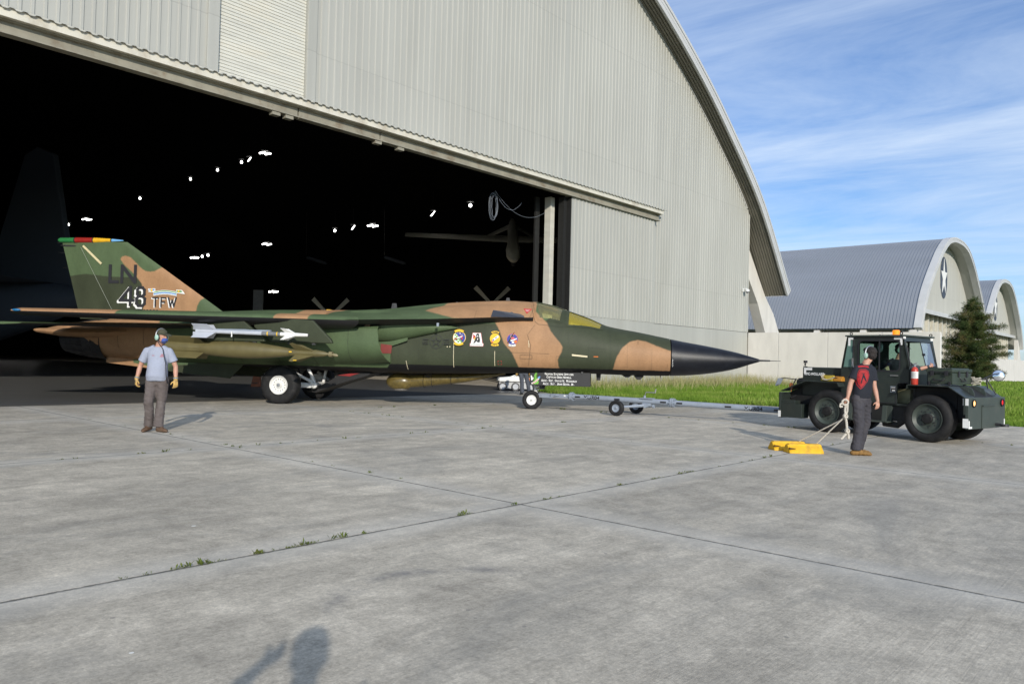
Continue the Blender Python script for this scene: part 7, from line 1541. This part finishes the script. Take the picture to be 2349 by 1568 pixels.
# person behind the nose gear
J = dict(head=(.12,0,1.72), neck=(.1,0,1.54), shL=(-.09,0,1.45), shR=(.29,0,1.45), elL=(-.17,0,1.18), elR=(.36,0,1.18), wrL=(-.20,-.05,.93), wrR=(.38,0,.93), hdL=(-.21,-.06,.8), hdR=(.38,-.02,.78), thL=(.7,-1,0), thR=(-.7,-1,0), pnL=(.7,.5,0), pnR=(-.7,.5,0),
         hipL=(.0,0,.94), hipR=(.17,0,.94), knL=(.03,0,.53), knR=(.27,.03,.53), anL=(.05,.0,.09), anR=(.36,.1,.09), heelL=(.06,.06,0), toeL=(-.02,-.18,0), heelR=(.37,.14,0), toeR=(.40,-.1,0))
person('person in grey-blue trousers standing behind the nose wheel, upper body hidden by the jet', (.42,31.9,0), J, radians(-90), 0, mat('grey work shirt', (.12,.13,.14), .9), mat('slate trousers', (.075,.085,.105), .9, var=.1), mat('black shoes', (.02,.02,.02), .6), HAIR, gloves=LG, vox=.009)
# driver in the cab, own frame = tractor frame
J = dict(head=(-.75,.72,1.90), neck=(-.80,.72,1.70), shL=(-1.0,.60,1.60), shR=(-.66,.82,1.60), elL=(-1.22,.55,1.48), elR=(-.55,.72,1.47), wrL=(-1.45,.62,1.53), wrR=(-.36,.95,1.56), hdL=(-1.58,.70,1.53), hdR=(-.34,1.10,1.60), thL=(0,0,1), thR=(0,0,1), pnL=(0,1,0), pnR=(-1,0,0), curlL=1.2, curlR=.9,
         hipL=(-.95,.78,1.12), hipR=(-.75,.92,1.12), knL=(-1.30,.62,1.16), knR=(-1.25,1.0,1.16), anL=(-1.35,.62,.84), anR=(-1.32,1.0,.84), heelL=(-1.30,.62,.75), toeL=(-1.55,.60,.75), heelR=(-1.28,1.0,.75), toeR=(-1.5,1.02,.75))
for k_ in ('head','neck','shL','shR','elL','wrL','hdL','hipL','hipR'): J[k_] = (J[k_][0]-.13, J[k_][1], J[k_][2])
t3, P, R, wx, fx_ = person('person in black t-shirt and cap driving the tractor, elbow out of the open window', TO, J, radians(10), radians(33), BS, BPn, TAB, HAIR, rz=TR, seated=True, capped=True, vox=.009)
f = MB(); f.ell(P(-.01,0,.065), (.112,.092,.078), 20, 12, rot=R); cp = f.build('cap', M['blackp'], t3, smooth=True); f = MB(); f.add([P(.055,-.08,.055),P(.12,-.075,.045),P(.185,-.045,.03),P(.20,0,.028),P(.185,.045,.03),P(.12,.075,.045),P(.055,.08,.055),P(.05,0,.06)], [(0,1,7),(1,2,7),(2,3,7),(3,4,7),(4,5,7),(5,6,7)]); q = f.build('cap_brim', M['blackp'], cp); so_ = q.modifiers.new('s','SOLIDIFY'); so_.thickness = .008
headset(t3, P, R, 1.05)
f = MB(); f.tube([Vector(J['wrR']).lerp(Vector(J['elR']),.10), Vector(J['wrR']).lerp(Vector(J['elR']),.25)], .036, 12); f.build('wristband', M['blackp'], t3)
# photographer behind the camera: only the shadow reaches the picture
J = dict(head=(-.34,-.22,1.66), neck=(-.34,-.30,1.48), shL=(-.52,-.30,1.40), shR=(-.14,-.30,1.40), elL=(-.68,-.28,1.46), elR=(-.08,-.22,1.16), wrL=(-.58,-.16,1.58), wrR=(-.10,-.14,1.36), hdL=(-.50,-.10,1.64), hdR=(-.12,-.10,1.44), thL=(0,0,1), thR=(0,0,1), pnL=(0,1,0), pnR=(0,1,0),
         hipL=(-.43,-.34,.90), hipR=(-.25,-.34,.90), knL=(-.46,-.32,.50), knR=(-.22,-.32,.50), anL=(-.48,-.35,.09), anR=(-.2,-.35,.09), heelL=(-.48,-.40,0), toeL=(-.50,-.16,0), heelR=(-.2,-.40,0), toeR=(-.18,-.16,0))
person('person taking the photograph, seen only as a shadow on the concrete', (.22,-.30,0), J, radians(90), pi, BS, BPn, TAB, HAIR, vox=.010)
bpy.context.view_layer.update()
